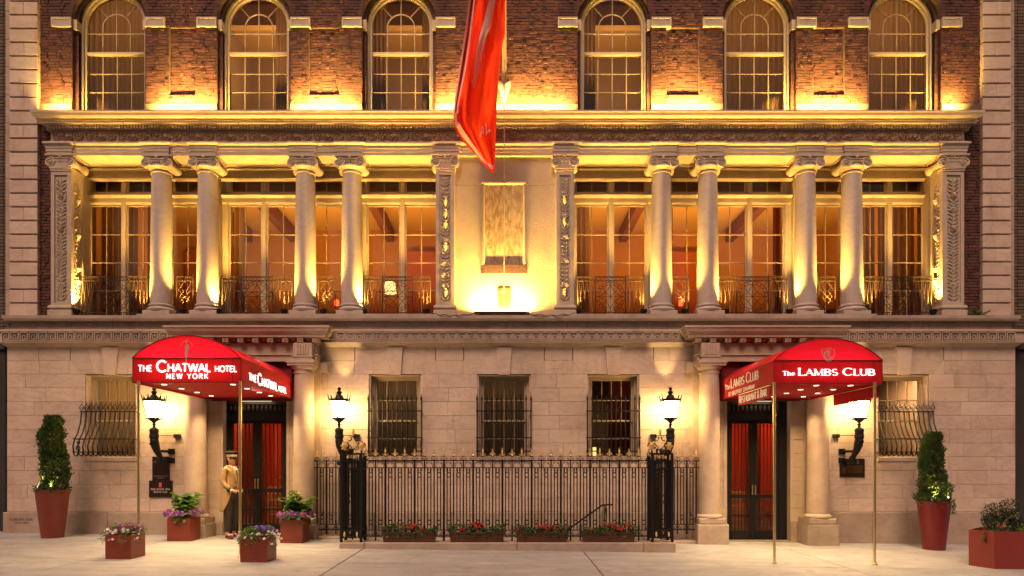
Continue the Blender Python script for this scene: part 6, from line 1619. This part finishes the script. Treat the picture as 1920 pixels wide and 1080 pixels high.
# window boxes on the fence kerb
for i, (a, b_, w_) in enumerate(((716, 818, 'first from the left'), (842, 945, 'second from the left'), (967, 1065, 'third from the left'), (1091, 1192, 'last on the right, below the handrail'))):
    y0, y1 = -1.96, -1.79; xa, xb = X(a, y0), X(b_, y0); zt = Z(998.5, y0)
    T = thing('trough_planter', 'long ribbed brown trough on the fence kerb, '+w_, 'planter', ((xa+xb)/2, (y0+y1)/2, KT), 'trough planters on the fence kerb')
    m = MB(); m.add([(xa+.03,y0+.02,KT),(xb-.03,y0+.02,KT),(xb-.03,y1-.01,KT),(xa+.03,y1-.01,KT),(xa,y0,zt),(xb,y0,zt),(xb,y1,zt),(xa,y1,zt)], [(0,1,5,4),(1,2,6,5),(2,3,7,6),(3,0,4,7),(0,3,2,1)])
    m.build('trough', M('brown_trough', (.10,.035,.015), .55) if i == 0 else bpy.data.materials['brown_trough'], T)
    rbm = MB(); n = 26
    for k in range(n):
        x = xa+.03+(xb-xa-.06)*k/(n-1); rbm.tube([(x, y0+.018, KT+.005), (x*1.0, y0-.002, zt-.02)], .008, 4)
    rbm.box(xa-.008, xb+.008, y0-.010, y0+.004, zt-.022, zt+.002); rbm.build('ribs', bpy.data.materials['brown_trough'], T)
    MB().box(xa+.02, xb-.02, y0+.01, y1-.01, zt-.03, zt-.012).build('soil', SOIL, T)
    r = random.Random(40+i); G_ = thing('geranium_row', 'red geraniums and green leaves in the trough '+w_, 'geraniums', ((xa+xb)/2, (y0+y1)/2, zt-.02), 'geraniums in the troughs')
    m = MB()
    for k in range(900):
        x = r.uniform(xa-.03, xb+.03); e = .06+.05*sin((x-xa)*6+i)+.05*math.exp(-((x-(xa+xb)/2)/.18)**2); zz_ = zt-.02+r.random()**1.2*(e+.07); y = r.gauss((y0+y1)/2-.02, .06)
        if r.random() < .06: zz_ = zt-r.uniform(0, .09); y = y0-.02
        p = Vector((x, y, zz_)); o = Vector((r.gauss(0,1), r.gauss(-.3,1), r.gauss(.4,.6))).normalized()*r.uniform(.025,.05); sd = o.cross(Vector((r.gauss(0,1), r.gauss(0,1), r.gauss(0,1)))).normalized()*.020
        m.add([p, p+o*.4+sd, p+o, p+o*.4-sd], [(0,1,2,3)])
    m.build('foliage', GER, G_)['kind'] = 'stuff'
    fm = flower_head(REDP, .032, 1)
    for k in range(15):
        x = r.gauss((xa+xb)/2+.03*i, .10) if k < 10 else r.uniform(xa, xb); zz_ = zt+.09+r.uniform(-.02, .09)*(1 if k < 10 else .4)-(0 if k < 10 else .03)
        put(fm, 'flower_head', G_, (x, (y0+y1)/2-.05+r.gauss(0,.02), zz_), scale=[r.uniform(.6, 1.1)]*3)
# big planter at the right edge
pa = [(8.05, -3.15), (8.21, -3.55), (10.4, -3.55), (10.6, -2.6), (8.62, -2.6)]; z0 = gz(8.5, -3.3)
T = thing('large_planter', 'large low red planter with angled corner at the right edge of the pavement', 'planter', (9.2, -3.1, z0)); n = 5
PRD = M('brick_red_planter', (.24,.035,.025), .5, col2=(.19,.028,.02), scale=2)
m = MB(); m.add([(x, y, z0-.04) for x, y in pa]+[(x, y, .49) for x, y in pa]+[((x-9.2)*.975+9.2, (y+3.1)*.93-3.1, .49) for x, y in pa]+[((x-9.2)*.975+9.2, (y+3.1)*.93-3.1, .42) for x, y in pa],
   [(i, (i+1) % n, n+(i+1) % n, n+i) for i in range(n)]+[(n+i, n+(i+1) % n, 2*n+(i+1) % n, 2*n+i) for i in range(n)]+[(2*n+i, 2*n+(i+1) % n, 3*n+(i+1) % n, 3*n+i) for i in range(n)])
m.build('planter_box', PRD, T)
m = MB(); m.add([((x-9.2)*.97+9.2, (y+3.1)*.92-3.1, .44) for x, y in pa], [(0,1,2,3,4)]); m.build('soil', SOIL, T)
T = thing('rounded_shrub', 'dark rounded evergreen shrub in the large red planter at the right edge', 'shrub', (8.62, -3.15, .44)); r = random.Random(77)
m = MB(); m.tube([(8.62,-3.15,.42),(8.62,-3.15,.7)], [.03,.02], 6)
for q in range(7): a = q*.9; m.tube([(8.62,-3.15,.6), (8.62+.18*cos(a), -3.15+.18*sin(a), .78+.03*q % .1)], [.014,.005], 5)
m.build('trunk', TRK, T)
m = MB()
blobs = [(8.60,-3.15,.62,.24), (8.50,-3.12,.78,.17), (8.75,-3.18,.86,.17), (8.80,-3.1,.70,.16), (8.42,-3.15,.64,.13), (8.86,-3.15,.58,.12)]
for i in range(4200):
    bx_, by_, bz_, br = r.choice(blobs); d = Vector((r.gauss(0,1), r.gauss(0,1), r.gauss(0,1))).normalized()*br*r.random()**.35
    p = Vector((bx_, by_, bz_))+d; o = (d.normalized()+Vector((r.gauss(0,.6), r.gauss(0,.6), r.gauss(.2,.6)))).normalized()*r.uniform(.018,.034); sd = o.cross(Vector((r.gauss(0,1), r.gauss(0,1), r.gauss(0,1)))).normalized()*.010
    m.add([p, p+o*.5+sd, p+o, p+o*.5-sd], [(0,1,2,3)])
m.build('crown', BOXG, T)
T = thing('mixed_bedding', 'low mixed flowers and trailing lime leaves around the shrub in the large red planter', 'bedding plants', (8.8, -3.3, .44)); 
for mat, n_, nm in ((GER, 900, 'foliage'), (LIME, 160, 'lime_foliage')):
    m = MB()
    for i in range(n_):
        y = r.uniform(-3.48, -3.2) if r.random() < .7 else -3.0; x = r.uniform(8.22 if y < -3.1 else 8.5, 9.9); zz_ = .45+abs(r.gauss(0,.045))
        if nm[0] == 'l': x = r.gauss(8.78, .07); y = -3.52; zz_ = .50+r.gauss(0,.05)
        elif r.random() < .1: x = r.gauss(8.16, .03); y = -3.42; zz_ = .47-r.random()*.18
        p = Vector((x, y, zz_)); o = Vector((r.gauss(0,1), r.gauss(0,1), r.gauss(.3,.6))).normalized()*r.uniform(.02,.045); sd = o.cross(Vector((r.gauss(0,1), r.gauss(0,1), r.gauss(0,1)))).normalized()*.012
        m.add([p, p+o*.5+sd, p+o, p+o*.5-sd], [(0,1,2,3)])
    m.build(nm, mat, T)['kind'] = 'stuff'
for x, z in ((8.42, .56), (8.9, .55), (9.0, .57)): put(flower_head(REDP, .032, 1), 'flower_head', T, (x, -3.45, z), scale=(.8,.8,.8))
m = MB()
for i in range(60):
    x = r.gauss(X(1832, -.1), .10); p = Vector((x, r.uniform(-.12, .0), LZ+.0+r.uniform(.0,.07))); o = Vector((r.gauss(0,1), r.gauss(0,.5), r.gauss(.2,.4))).normalized()*.10; sd = Vector((-o.z, .2, o.x))*.3
    m.add([p, p+o*.5+sd*.5, p+o, p+o*.5-sd*.5], [(0,1,2,3)])
tag(m.build('weed', GER, None), 'small green weed growing on the ledge below the right quoins', 'weed')

# ================================================================== FLAG AND POLE
fx = -.05
T = thing('flagpole', 'pale flagpole rising outward from a pointed wall bracket in the middle of the facade', 'flagpole', (fx, YBK, 9.5))
zA, zB = Z(150, -.15), Z(190, -.05)
dirp = Vector((0, -1, 1.1)).normalized(); P0 = Vector((fx, -.10, Z(157, -.1)))
m = MB(); m.tube([P0+dirp*.0, P0+dirp*2.4, P0+dirp*4.6], [.055, .048, .036], 14); m.build('pole', M('pole_paint', (.62,.50,.34), .35, var=.1), T, smooth=True)
m = MB(); zt = Z(148, -.22); zb2 = Z(190, 0)
m.add([(fx-.13, -.24, zt-.05), (fx+.13, -.24, zt-.05), (fx, .12, zb2-.05), (fx-.13, .14, zt+.02), (fx+.13, .14, zt+.02), (fx, -.24, zt-.12)], [(0,5,2,3), (5,1,4,2), (0,3,4,1), (0,1,5), (3,2,4)])
m.build('wall_bracket', M('bracket_paint', (.45,.40,.33), .5), T)
m = MB(); q = [P0+dirp*s for s in (.9, 3.9)]
for s in (1.2, 2.4, 3.6): 
    c = P0+dirp*s; m.tube([c+Vector((.055*cos(t*pi/4), 0, .055*sin(t*pi/4))) for t in range(8)], .01, 4, closed=True)
m.build('halyard_rings', BRASS, T)
m = MB(); yh = -.30; m.tube([(fx, yh-.15, Z(120, yh)), (fx, yh+.1, Z(300, yh)), (fx, -.06, Z(440, -.05)), (fx+.0, -.07+.02, Z(552, .03))], .010, 5)
tag(m.build('halyard', M('cord', (.60,.55,.48), .7), None), 'thin pale rope hanging from the flagpole to the brass cleat box', 'rope')
# flag cloth: hangs from the pole, folded on itself
FR = M('flag_red', (.68,.014,.018), .9, var=.3, scale=3, spec=.1); FD = M('flag_dark_red', (.22,.01,.02), .7); FW = M('flag_white', (.90,.86,.84), .7, var=.1); FG = M('flag_grey', (.90,.84,.78), .7, var=.1)
for mt, c in ((FR, (1,.10,.035)), (FW, (.75,.65,.55)), (FG, (.8,.68,.55)), (FD, (.25,.01,.02))):
    nt = mt.node_tree; N = nt.nodes; L = nt.links; b = N['Principled BSDF']; o = [n for n in N if n.type == 'OUTPUT_MATERIAL'][0]; t = N.new('ShaderNodeBsdfTranslucent'); t.inputs[0].default_value = (*c, 1)
    mx = N.new('ShaderNodeMixShader'); mx.inputs[0].default_value = .5; L.new(b.outputs[0], mx.inputs[1]); L.new(t.outputs[0], mx.inputs[2]); L.new(mx.outputs[0], o.inputs[0])
FT = thing('flag', 'large red flag with white edged hem hanging in folds from the flagpole', 'flag', (X(900, -1.2), -1.2, Z(320, -1.2)))
YFL = -1.25
def lerp_tab(tab, y):
    for (y0, a), (y1, b_) in zip(tab, tab[1:]):
        if y <= y1: return a+(b_-a)*max(0, min(1, (y-y0)/(y1-y0)))
    return tab[-1][1]
LT = [(-200, 922), (-100, 902), (0, 880), (100, 865), (200, 850.5), (222, 849.5), (240, 854), (258, 866), (282, 886), (304, 905), (324, 924.5)]
RT_ = [(-200, 946), (0, 947.5), (75, 947), (100, 941), (150, 936), (200, 931.5), (250, 930), (300, 928), (324, 926)]
def flagpt(u, py, off=0):
    l, r_ = lerp_tab(LT, py), lerp_tab(RT_, py); px = l+(r_-l)*u; w = (r_-l)/80
    y = YFL+.16*w*sin(u*9+py*.012)+.075*w*sin(u*19-py*.02+1)+.03*w*sin(u*34+py*.03)+.35*(py-200)/400*.3-off
    x = X(px, YFL); z = Z(py, YFL); return (x, y, z)
rowsf = list(range(-200, 321, 8))+[324]
m = MB(); nu = 40; m.add([flagpt(i/nu, py) for py in rowsf for i in range(nu+1)], [(j*(nu+1)+i, j*(nu+1)+i+1, (j+1)*(nu+1)+i+1, (j+1)*(nu+1)+i) for j in range(len(rowsf)-1) for i in range(nu)])
fo = m.build('flag_cloth', FR, FT, smooth=True)
def band(px_in0, px_in1, mat, off, name, y0=-200, y1=322):
    ys = [y for y in range(y0, y1, 6)]+[y1]; m = MB(); vs = []
    for py in ys:
        l, r_ = lerp_tab(LT, py), lerp_tab(RT_, py); w = max(3, r_-l)
        for d in (px_in0, px_in1): vs.append(flagpt(min(1, d/w), py, off))
    m.add(vs, [(2*i, 2*i+1, 2*i+3, 2*i+2) for i in range(len(ys)-1)]); m.build(name, mat, FT)
band(.0, 3.0, FW, .022, 'hem_stripe', -200, 212); band(3.0, 7.5, FD, .018, 'hem_stripe', -200, 212); band(7.5, 11, FW, .022, 'hem_stripe', -200, 222)
def tri(pp, mat, off, name):
    m = MB(); vs = []
    for py in range(pp[0][0], pp[-1][0]+1, 4):
        a, b_ = lerp_tab([(p[0], p[1]) for p in pp], py), lerp_tab([(p[0], p[2]) for p in pp], py)
        l, r_ = lerp_tab(LT, py), lerp_tab(RT_, py)
        for q in range(4): vs.append(flagpt((a+(b_-a)*q/3-l)/(r_-l), py, off))
    n = len(vs)//4; m.add(vs, [(4*i+q, 4*i+q+1, 4*i+4+q+1, 4*i+4+q) for i in range(n-1) for q in range(3)]); m.build(name, mat, FT)
tri([(216,852,856.5),(234,853.5,858),(240,857,862),(256,866.5,872),(280,886,891.5),(300,902,909),(310,913,924),(316,921,925)], FW, .022, 'hem_stripe')
tri([(-60,930,940),(-20,925,938),(0,921,929),(30,914,924),(50,908,922),(64,903,918),(80,899,911),(100,895,905),(130,891,899),(160,888,892),(174,887,889)], FG, .022, 'figure_emblem')
tri([(232,902,904),(240,900.5,902.5),(250,898,900.5)], FW, .024, 'letter'); tri([(232,903,905),(240,904.5,906.5),(250,906,908)], FW, .024, 'letter'); tri([(240,901,906),(244,900.5,906)], FW, .026, 'letter'); tri([(236,910,912.2),(254,911,913.2)], FW, .024, 'letter'); tri([(251,911,920),(255,911,921)], FW, .026, 'letter')

# ================================================================== PLAQUES AND SIGNS
def plate(a, b_, pt, pb, lab, name, cat, mat=BRONZE, t=.03):
    o = MB().cbox(X(a), X(b_), -t, .0, Z(pb), Z(pt), .006).build(name, mat, None); return tag(o, lab, cat)
DKB = M('dark_brown_plate', (.018,.008,.006), .35); PLG = M('plate_grey_print', (.22,.17,.15), .6); PLW = M('plate_pale_print', (.62,.52,.48), .6)
o = plate(286.5, 318, 856, 901, 'upper dark brown plaque with faint small print, below the left wall lantern', 'dark_plaque', 'plaque', DKB)
m = MB(); r = random.Random(9)                     # small print, too faint in the photograph to read
for zz_, a, b_ in ((892.5, 289, 316), (896.5, 296, 309)):
    x = X(a)
    while x < X(b_): w_ = r.uniform(.008, .02); m.box(x, min(x+w_, X(b_)), -.032, -.029, Z(zz_)-.007, Z(zz_)+.007); x += w_+.006
m.build('small_print', PLG, o)
o = plate(280.5, 324, 901, 932, 'lower dark plaque lettered RED DOOR SPA with a small red door mark', 'spa_plaque', 'plaque', DKB, .034)
MB().box(X(299.7), X(304.7), -.040, -.034, Z(913.5), Z(905)).build('red_door_mark', M('coral_print', (.62,.10,.08), .5), o)
word('RED DOOR SPA', (X(284.5), -.036, Z(919)), (1,0,0), (0,0,1), X(320)-X(284.5), .040, PLW, o, bold=1.1, depth=.002, spacing=.1)
cu = bpy.data.curves.new('lettering', 'FONT'); cu.body = 'Elizabeth Arden'; cu.size = .048; cu.align_x = 'CENTER'; cu.extrude = .001; cu.shear = .3; cu.offset = .0006
tmp_ = bpy.data.objects.new('lettering_curve', cu); COL.objects.link(tmp_); tm_ = bpy.data.meshes.new_from_object(tmp_); bpy.data.objects.remove(tmp_); t_ = bpy.data.objects.new('lettering', tm_); COL.objects.link(t_); t_.parent = o; t_.location = Vector((X(302.3), -.037, Z(923.5)))-off_of(o); t_.rotation_euler = (pi/2, 0, 0); tm_.materials.clear(); tm_.materials.append(PLW)
o = plate(1574, 1620.5, 860, 894.5, 'bronze club plaque with round medallion on top, below the right wall lantern', 'bronze_plaque', 'plaque', BRONZE, .03)
m = MB(); c = (X(1597.5), Z(860)); m.prism([(c[0]+.068*cos(t*pi/12), c[1]+.068*sin(t*pi/12)) for t in range(24)], -.034, -.001); m.build('medallion', BRONZE, o)
m = MB(); m.tube([(c[0]+.05*cos(t*pi/12), -.036, c[1]+.05*sin(t*pi/12)) for t in range(24)], .004, 4, closed=True); m.tube([(c[0]-.02, -.036, c[1]-.03), (c[0], -.036, c[1]+.03), (c[0]+.02, -.036, c[1]-.03)], .004, 4); m.build('medallion_relief', IRONB, o)
BRL = M('bronze_lettering', (.30,.17,.08), .4, metal=.6)
word('THE LAMBS CLUB', (X(1585.5), -.031, Z(870)), (1,0,0), (0,0,1), X(1611)-X(1585.5), .026, PLG, o, style='sans', bold=1, depth=.003)
m = MB(); r = random.Random(4)
for k in range(8):
    x = X(1579) if k > 1 else X(1586); zz_ = Z(873.0+k*1.9)
    while x < X(1616)-.02: w_ = r.uniform(.02, .06); m.box(x, min(x+w_, X(1616)), -.0325, -.029, zz_-.006, zz_+.004); x += w_+.012
m.build('raised_text_lines', BRL, o)
# cornerstone inscription
ENG = M('engraved_letter', (.17,.11,.08), .9)
word('FLOREANT AGNI', (X(21), -.058, Z(975.5)), (1,0,0), (0,0,1), X(64)-X(21), .045, ENG, B, style='serif', bold=.9, depth=.001, name='engraved_letter')
word('1874-1904', (X(30), -.058, Z(981.5)), (1,0,0), (0,0,1), X(57)-X(30), .040, ENG, B, bold=.8, depth=.001, name='engraved_letter')
# cables on the ledge
for a, b_, lab in (((X(812,-.1), X(890,-.1), 'thin black cable sagging on the ledge left of the niche strip light')), ((X(985,-.1), X(1078,-.1), 'thin black cable looping on the ledge right of the niche strip light'))):
    m = MB(); n = 16; m.tube([(a+(b_-a)*i/n, -.155+.02*sin(i), LZ+.03-.045*sin(pi*i/n)+.015*sin(i*1.7)) for i in range(n+1)], .009, 5); tag(m.build('cable', IRON, None), lab, 'cable', 'cables on the ledge')
m = MB(); m.cbox(X(1722.5), X(1728), -.09, -.055, Z(989), Z(962), .005); tag(m.build('wall_plate', DKB, None), 'narrow dark plate on the base stones behind the right tapered planter', 'wall plate')

# ================================================================== DOORMAN
SKIN = M('skin', (.55,.27,.17), .5, var=.1); COAT = M('tan_tailcoat', (.36,.23,.10), .8, var=.15, scale=20, bump=.3, bscale=14); TROU = M('dark_trousers', (.028,.018,.013), .85); SHOE = M('brown_shoe_leather', (.12,.03,.015), .3)
CAPB_ = M('black_cap_cloth', (.014,.012,.012), .7); TRIM = M('cap_tan_band', (.55,.40,.20), .5); SHIRT = M('white_shirt', (.75,.70,.62), .6); TIEM = M('striped_tie', (.08,.05,.04), .5); HAIR = M('grey_hair', (.22,.18,.15), .8)
px_ = X(433, -.62); py_ = -.62; pz_ = gz(px_, py_)+.005
PM = thing('person', 'doorman in tan tailcoat and black peaked cap standing with clasped hands by the hotel door', 'person', (px_, py_, pz_))
PMt = PM
def skin_obj(name, verts, edges, radii, mat, root=0, sub=2, parent=PM):
    me = bpy.data.meshes.new(name); me.from_pydata(verts, edges, []); o = bpy.data.objects.new(name, me); COL.objects.link(o); o.parent = parent; me.materials.append(mat)
    mod = o.modifiers.new('skin', 'SKIN'); mod.use_smooth_shade = True
    lay = me.skin_vertices[0] if me.skin_vertices else None
    if lay is None:
        bpy.context.view_layer.objects.active = o; lay = me.skin_vertices[0]
    for i, r in enumerate(radii):
        lay.data[i].radius = r if isinstance(r, tuple) else (r, r); lay.data[i].use_root = (i == root)
    sb = o.modifiers.new('sub', 'SUBSURF'); sb.levels = sub; sb.render_levels = sub; ORG[o.name] = off_of(parent); return o
# local frame: +x is where he faces, -y towards the street; heights in metres
body_v = [(0,0,.95),(0,0,1.12),(.01,0,1.30),(.0,0,1.44),(.01,0,1.50),(.03,0,1.56),(.035,0,1.63),(.03,0,1.70),
          (.0,-.09,.90),(.01,-.09,.50),(-.01,-.09,.09),(.12,-.09,.035),
          (.0,.09,.90),(.01,.09,.50),(-.01,.09,.09),(.12,.09,.035),
          (-.01,-.155,1.42),(-.035,-.19,1.155),(.14,-.13,.995),(.22,-.05,.955),
          (-.01,.155,1.42),(-.035,.19,1.155),(.14,.12,.995),(.22,.03,.955)]
body_e = [(0,1),(1,2),(2,3),(3,4),(4,5),(5,6),(6,7),(0,8),(8,9),(9,10),(10,11),(0,12),(12,13),(13,14),(14,15),(3,16),(16,17),(17,18),(18,19),(3,20),(20,21),(21,22),(22,23)]
body_r = [(.11,.14),(.10,.13),(.11,.15),(.08,.12),.048,.075,.092,.070, .085,.058,.036,.030, .085,.058,.036,.030, .055,.042,.030,.036, .055,.042,.030,.036]
skin_obj('body', body_v, body_e, body_r, SKIN)
# fingers, clasped
for s in (-1, 1):
    for k in range(4):
        b0 = Vector((.225+.006*k, s*.035-.01, .985-.018*k)); L = (.062,.070,.066,.052)[k]
        fv = [b0, b0+Vector((.030, -s*.022, -.018)), b0+Vector((.036, -s*.022-s*L*.5, -.034)), b0+Vector((.022, -s*.022-s*L*.85, -.050))]
        skin_obj('finger', [tuple(v) for v in fv], [(0,1),(1,2),(2,3)], [.010,.0095,.009,.0075], SKIN, sub=1)
    fv = [Vector((.20, s*.035, .975)), Vector((.225, s*.02, 1.005)), Vector((.25, -s*.005, 1.01))]
    skin_obj('thumb', [tuple(v) for v in fv], [(0,1),(1,2)], [.012,.011,.009], SKIN, sub=1)
# coat: torso, arms
cv = [(-.01,0,1.0),(0,0,1.16),(.015,0,1.32),(.0,0,1.43),(-.005,0,1.475),(-.01,-.155,1.425),(-.035,-.195,1.16),(.10,-.15,1.02),(-.01,.155,1.425),(-.035,.195,1.16),(.10,.14,1.02)]
ce = [(0,1),(1,2),(2,3),(3,4),(3,5),(5,6),(6,7),(3,8),(8,9),(9,10)]
skin_obj('coat', cv, ce, [(.138,.165),(.126,.150),(.134,.158),(.095,.125),(.055,.065),.062,.054,.044,.062,.054,.044], COAT)
# coat skirts: cutaway panels falling behind
m = MB(); n = 28; vs = []; ringsz = [1.06, .98, .88, .78, .70, .62, .56]
for j, z in enumerate(ringsz):
    for i in range(n+1):
        a = radians(48)+(2*pi-2*radians(48))*i/n; t = j/6
        fr = radians(28+58*t**1.3); a = fr+(2*pi-2*fr)*i/n
        ra, rb2 = .152+.035*t, .176+.03*t; k = 1+.03*t*sin(a*9)
        vs.append((-.02*t-.005+ra*cos(a)*k, rb2*sin(a)*k, z-.05*t*0))
m.add(vs, [(j*(n+1)+i, j*(n+1)+i+1, (j+1)*(n+1)+i+1, (j+1)*(n+1)+i) for j in range(6) for i in range(n)])
def pbuild(mb, name, mat, smooth=True):
    mb.xf(Matrix.Translation(off_of(PM))); return mb.build(name, mat, PM, smooth=smooth)
sk = pbuild(m, 'coat_skirt', COAT); so = sk.modifiers.new('solid', 'SOLIDIFY'); so.thickness = .012
# trousers
tv = [(0,0,.97),(.0,-.085,.86),(.015,-.09,.50),(-.01,-.09,.13),(.0,.085,.86),(.015,.09,.50),(-.01,.09,.13),(0,0,1.04)]
skin_obj('trousers', tv, [(7,0),(0,1),(1,2),(2,3),(0,4),(4,5),(5,6)], [(.125,.145),.115,.080,.066,.115,.080,.066,(.12,.14)], TROU)
for s in (-1, 1): skin_obj('shoe', [(-.06,s*.09,.055),(.02,s*.09,.05),(.12,s*.09,.035),(.17,s*.09,.03)], [(0,1),(1,2),(2,3)], [(.045,.042),(.046,.045),(.036,.045),(.024,.034)], SHOE)
m = MB(); 
for s in (-1, 1): m.tube([(.085,s*.155,1.015),(.125,s*.14,.99)], .056, 10); 
pbuild(m, 'black_cuffs', CAPB_)
m = MB()
for s in (-1, 1): m.tube([(.125,s*.14,.99),(.142,s*.128,.982)], .047, 10)
pbuild(m, 'shirt_cuffs', SHIRT)
m = MB(); m.tube([(-.03,-.0,1.50),(.01,-.055,1.49),(.06,-.03,1.47),(.078,0,1.455),(.06,.03,1.47),(.01,.055,1.49)], .018, 6, closed=True); pbuild(m, 'shirt_collar', SHIRT)
m = MB(); m.add([(.108,-.05,1.455),(.108,.05,1.455),(.165,.018,1.22),(.165,-.018,1.22)], [(0,1,2,3)]); m.box(.128,.150,-.018,.018,1.40,1.445); pbuild(m, 'shirt_front', SHIRT, False)
m = MB(); m.add([(.142,-.014,1.43),(.142,.014,1.43),(.172,.024,1.25),(.178,0,1.21),(.172,-.024,1.25)], [(0,1,2,3,4)]); pbuild(m, 'tie', TIEM, False)
m = MB()
for s in (-1, 1): m.tube([(-.05,s*.075,1.49),(.05,s*.085,1.47),(.125,s*.065,1.40),(.165,s*.035,1.26),(.168,s*.02,1.15)], [.018,.02,.024,.02,.01], 6)
pbuild(m, 'lapels', COAT)
m = MB(); m.tube([(-.075,-.03,1.50),(-.04,-.085,1.495),(.03,-.09,1.478)], .014, 6); m.tube([(-.075,.03,1.50),(-.04,.085,1.495),(.03,.09,1.478)], .014, 6); m.tube([(-.075,-.03,1.50),(-.085,0,1.503),(-.075,.03,1.50)], .014, 6); pbuild(m, 'black_collar', CAPB_)
# head details
m = MB(); m.ball((.122,0,1.615), .016, 7, (1.1,.8,1.5)); pbuild(m, 'nose', SKIN)
m = MB()
for s in (-1, 1): m.ball((.02, s*.088, 1.615), .026, 7, (.7,.4,1.2))
pbuild(m, 'ears', SKIN)
m = MB()
for s in (-1, 1): m.ball((.105, s*.032, 1.640), .010, 6, (.6,1.2,.6))
pbuild(m, 'eyes', CAPB_)
m = MB(); m.ball((.112, 0, 1.572), .012, 6, (.5,2,.5)); pbuild(m, 'mouth', M('lips', (.40,.13,.10), .5))
m = MB(); m.ball((.012,0,1.64), .094, 12, (1.0,.96,.8)); pbuild(m, 'hair', HAIR)
m = MB(); m.lathe([(.100,0),(.103,.03),(.102,.05)], (.02,0,1.672), 24, cap=False); pbuild(m, 'cap_band', TRIM)
m = MB(); m.lathe([(.101,.0),(.128,.045),(.125,.06),(.08,.078),(.001,.082)], (.012,0,1.718), 24, cap=False); pbuild(m, 'cap_crown', CAPB_)
m = MB(); vs = []
for i in range(13):
    a = radians(-70+140*i/12); vs += [(.02+.100*cos(a), .100*sin(a), 1.680), (.02+(.102+.055*cos(a*1.1))*cos(a), .108*sin(a), 1.660)]
m.add(vs, [(2*i, 2*i+1, 2*i+3, 2*i+2) for i in range(12)]); vo = pbuild(m, 'cap_visor', CAPB_); vo.modifiers.new('solid', 'SOLIDIFY').thickness = .006
PM.rotation_euler = (0, 0, radians(-22)); PM.scale = (1.03, 1.03, 1.03)
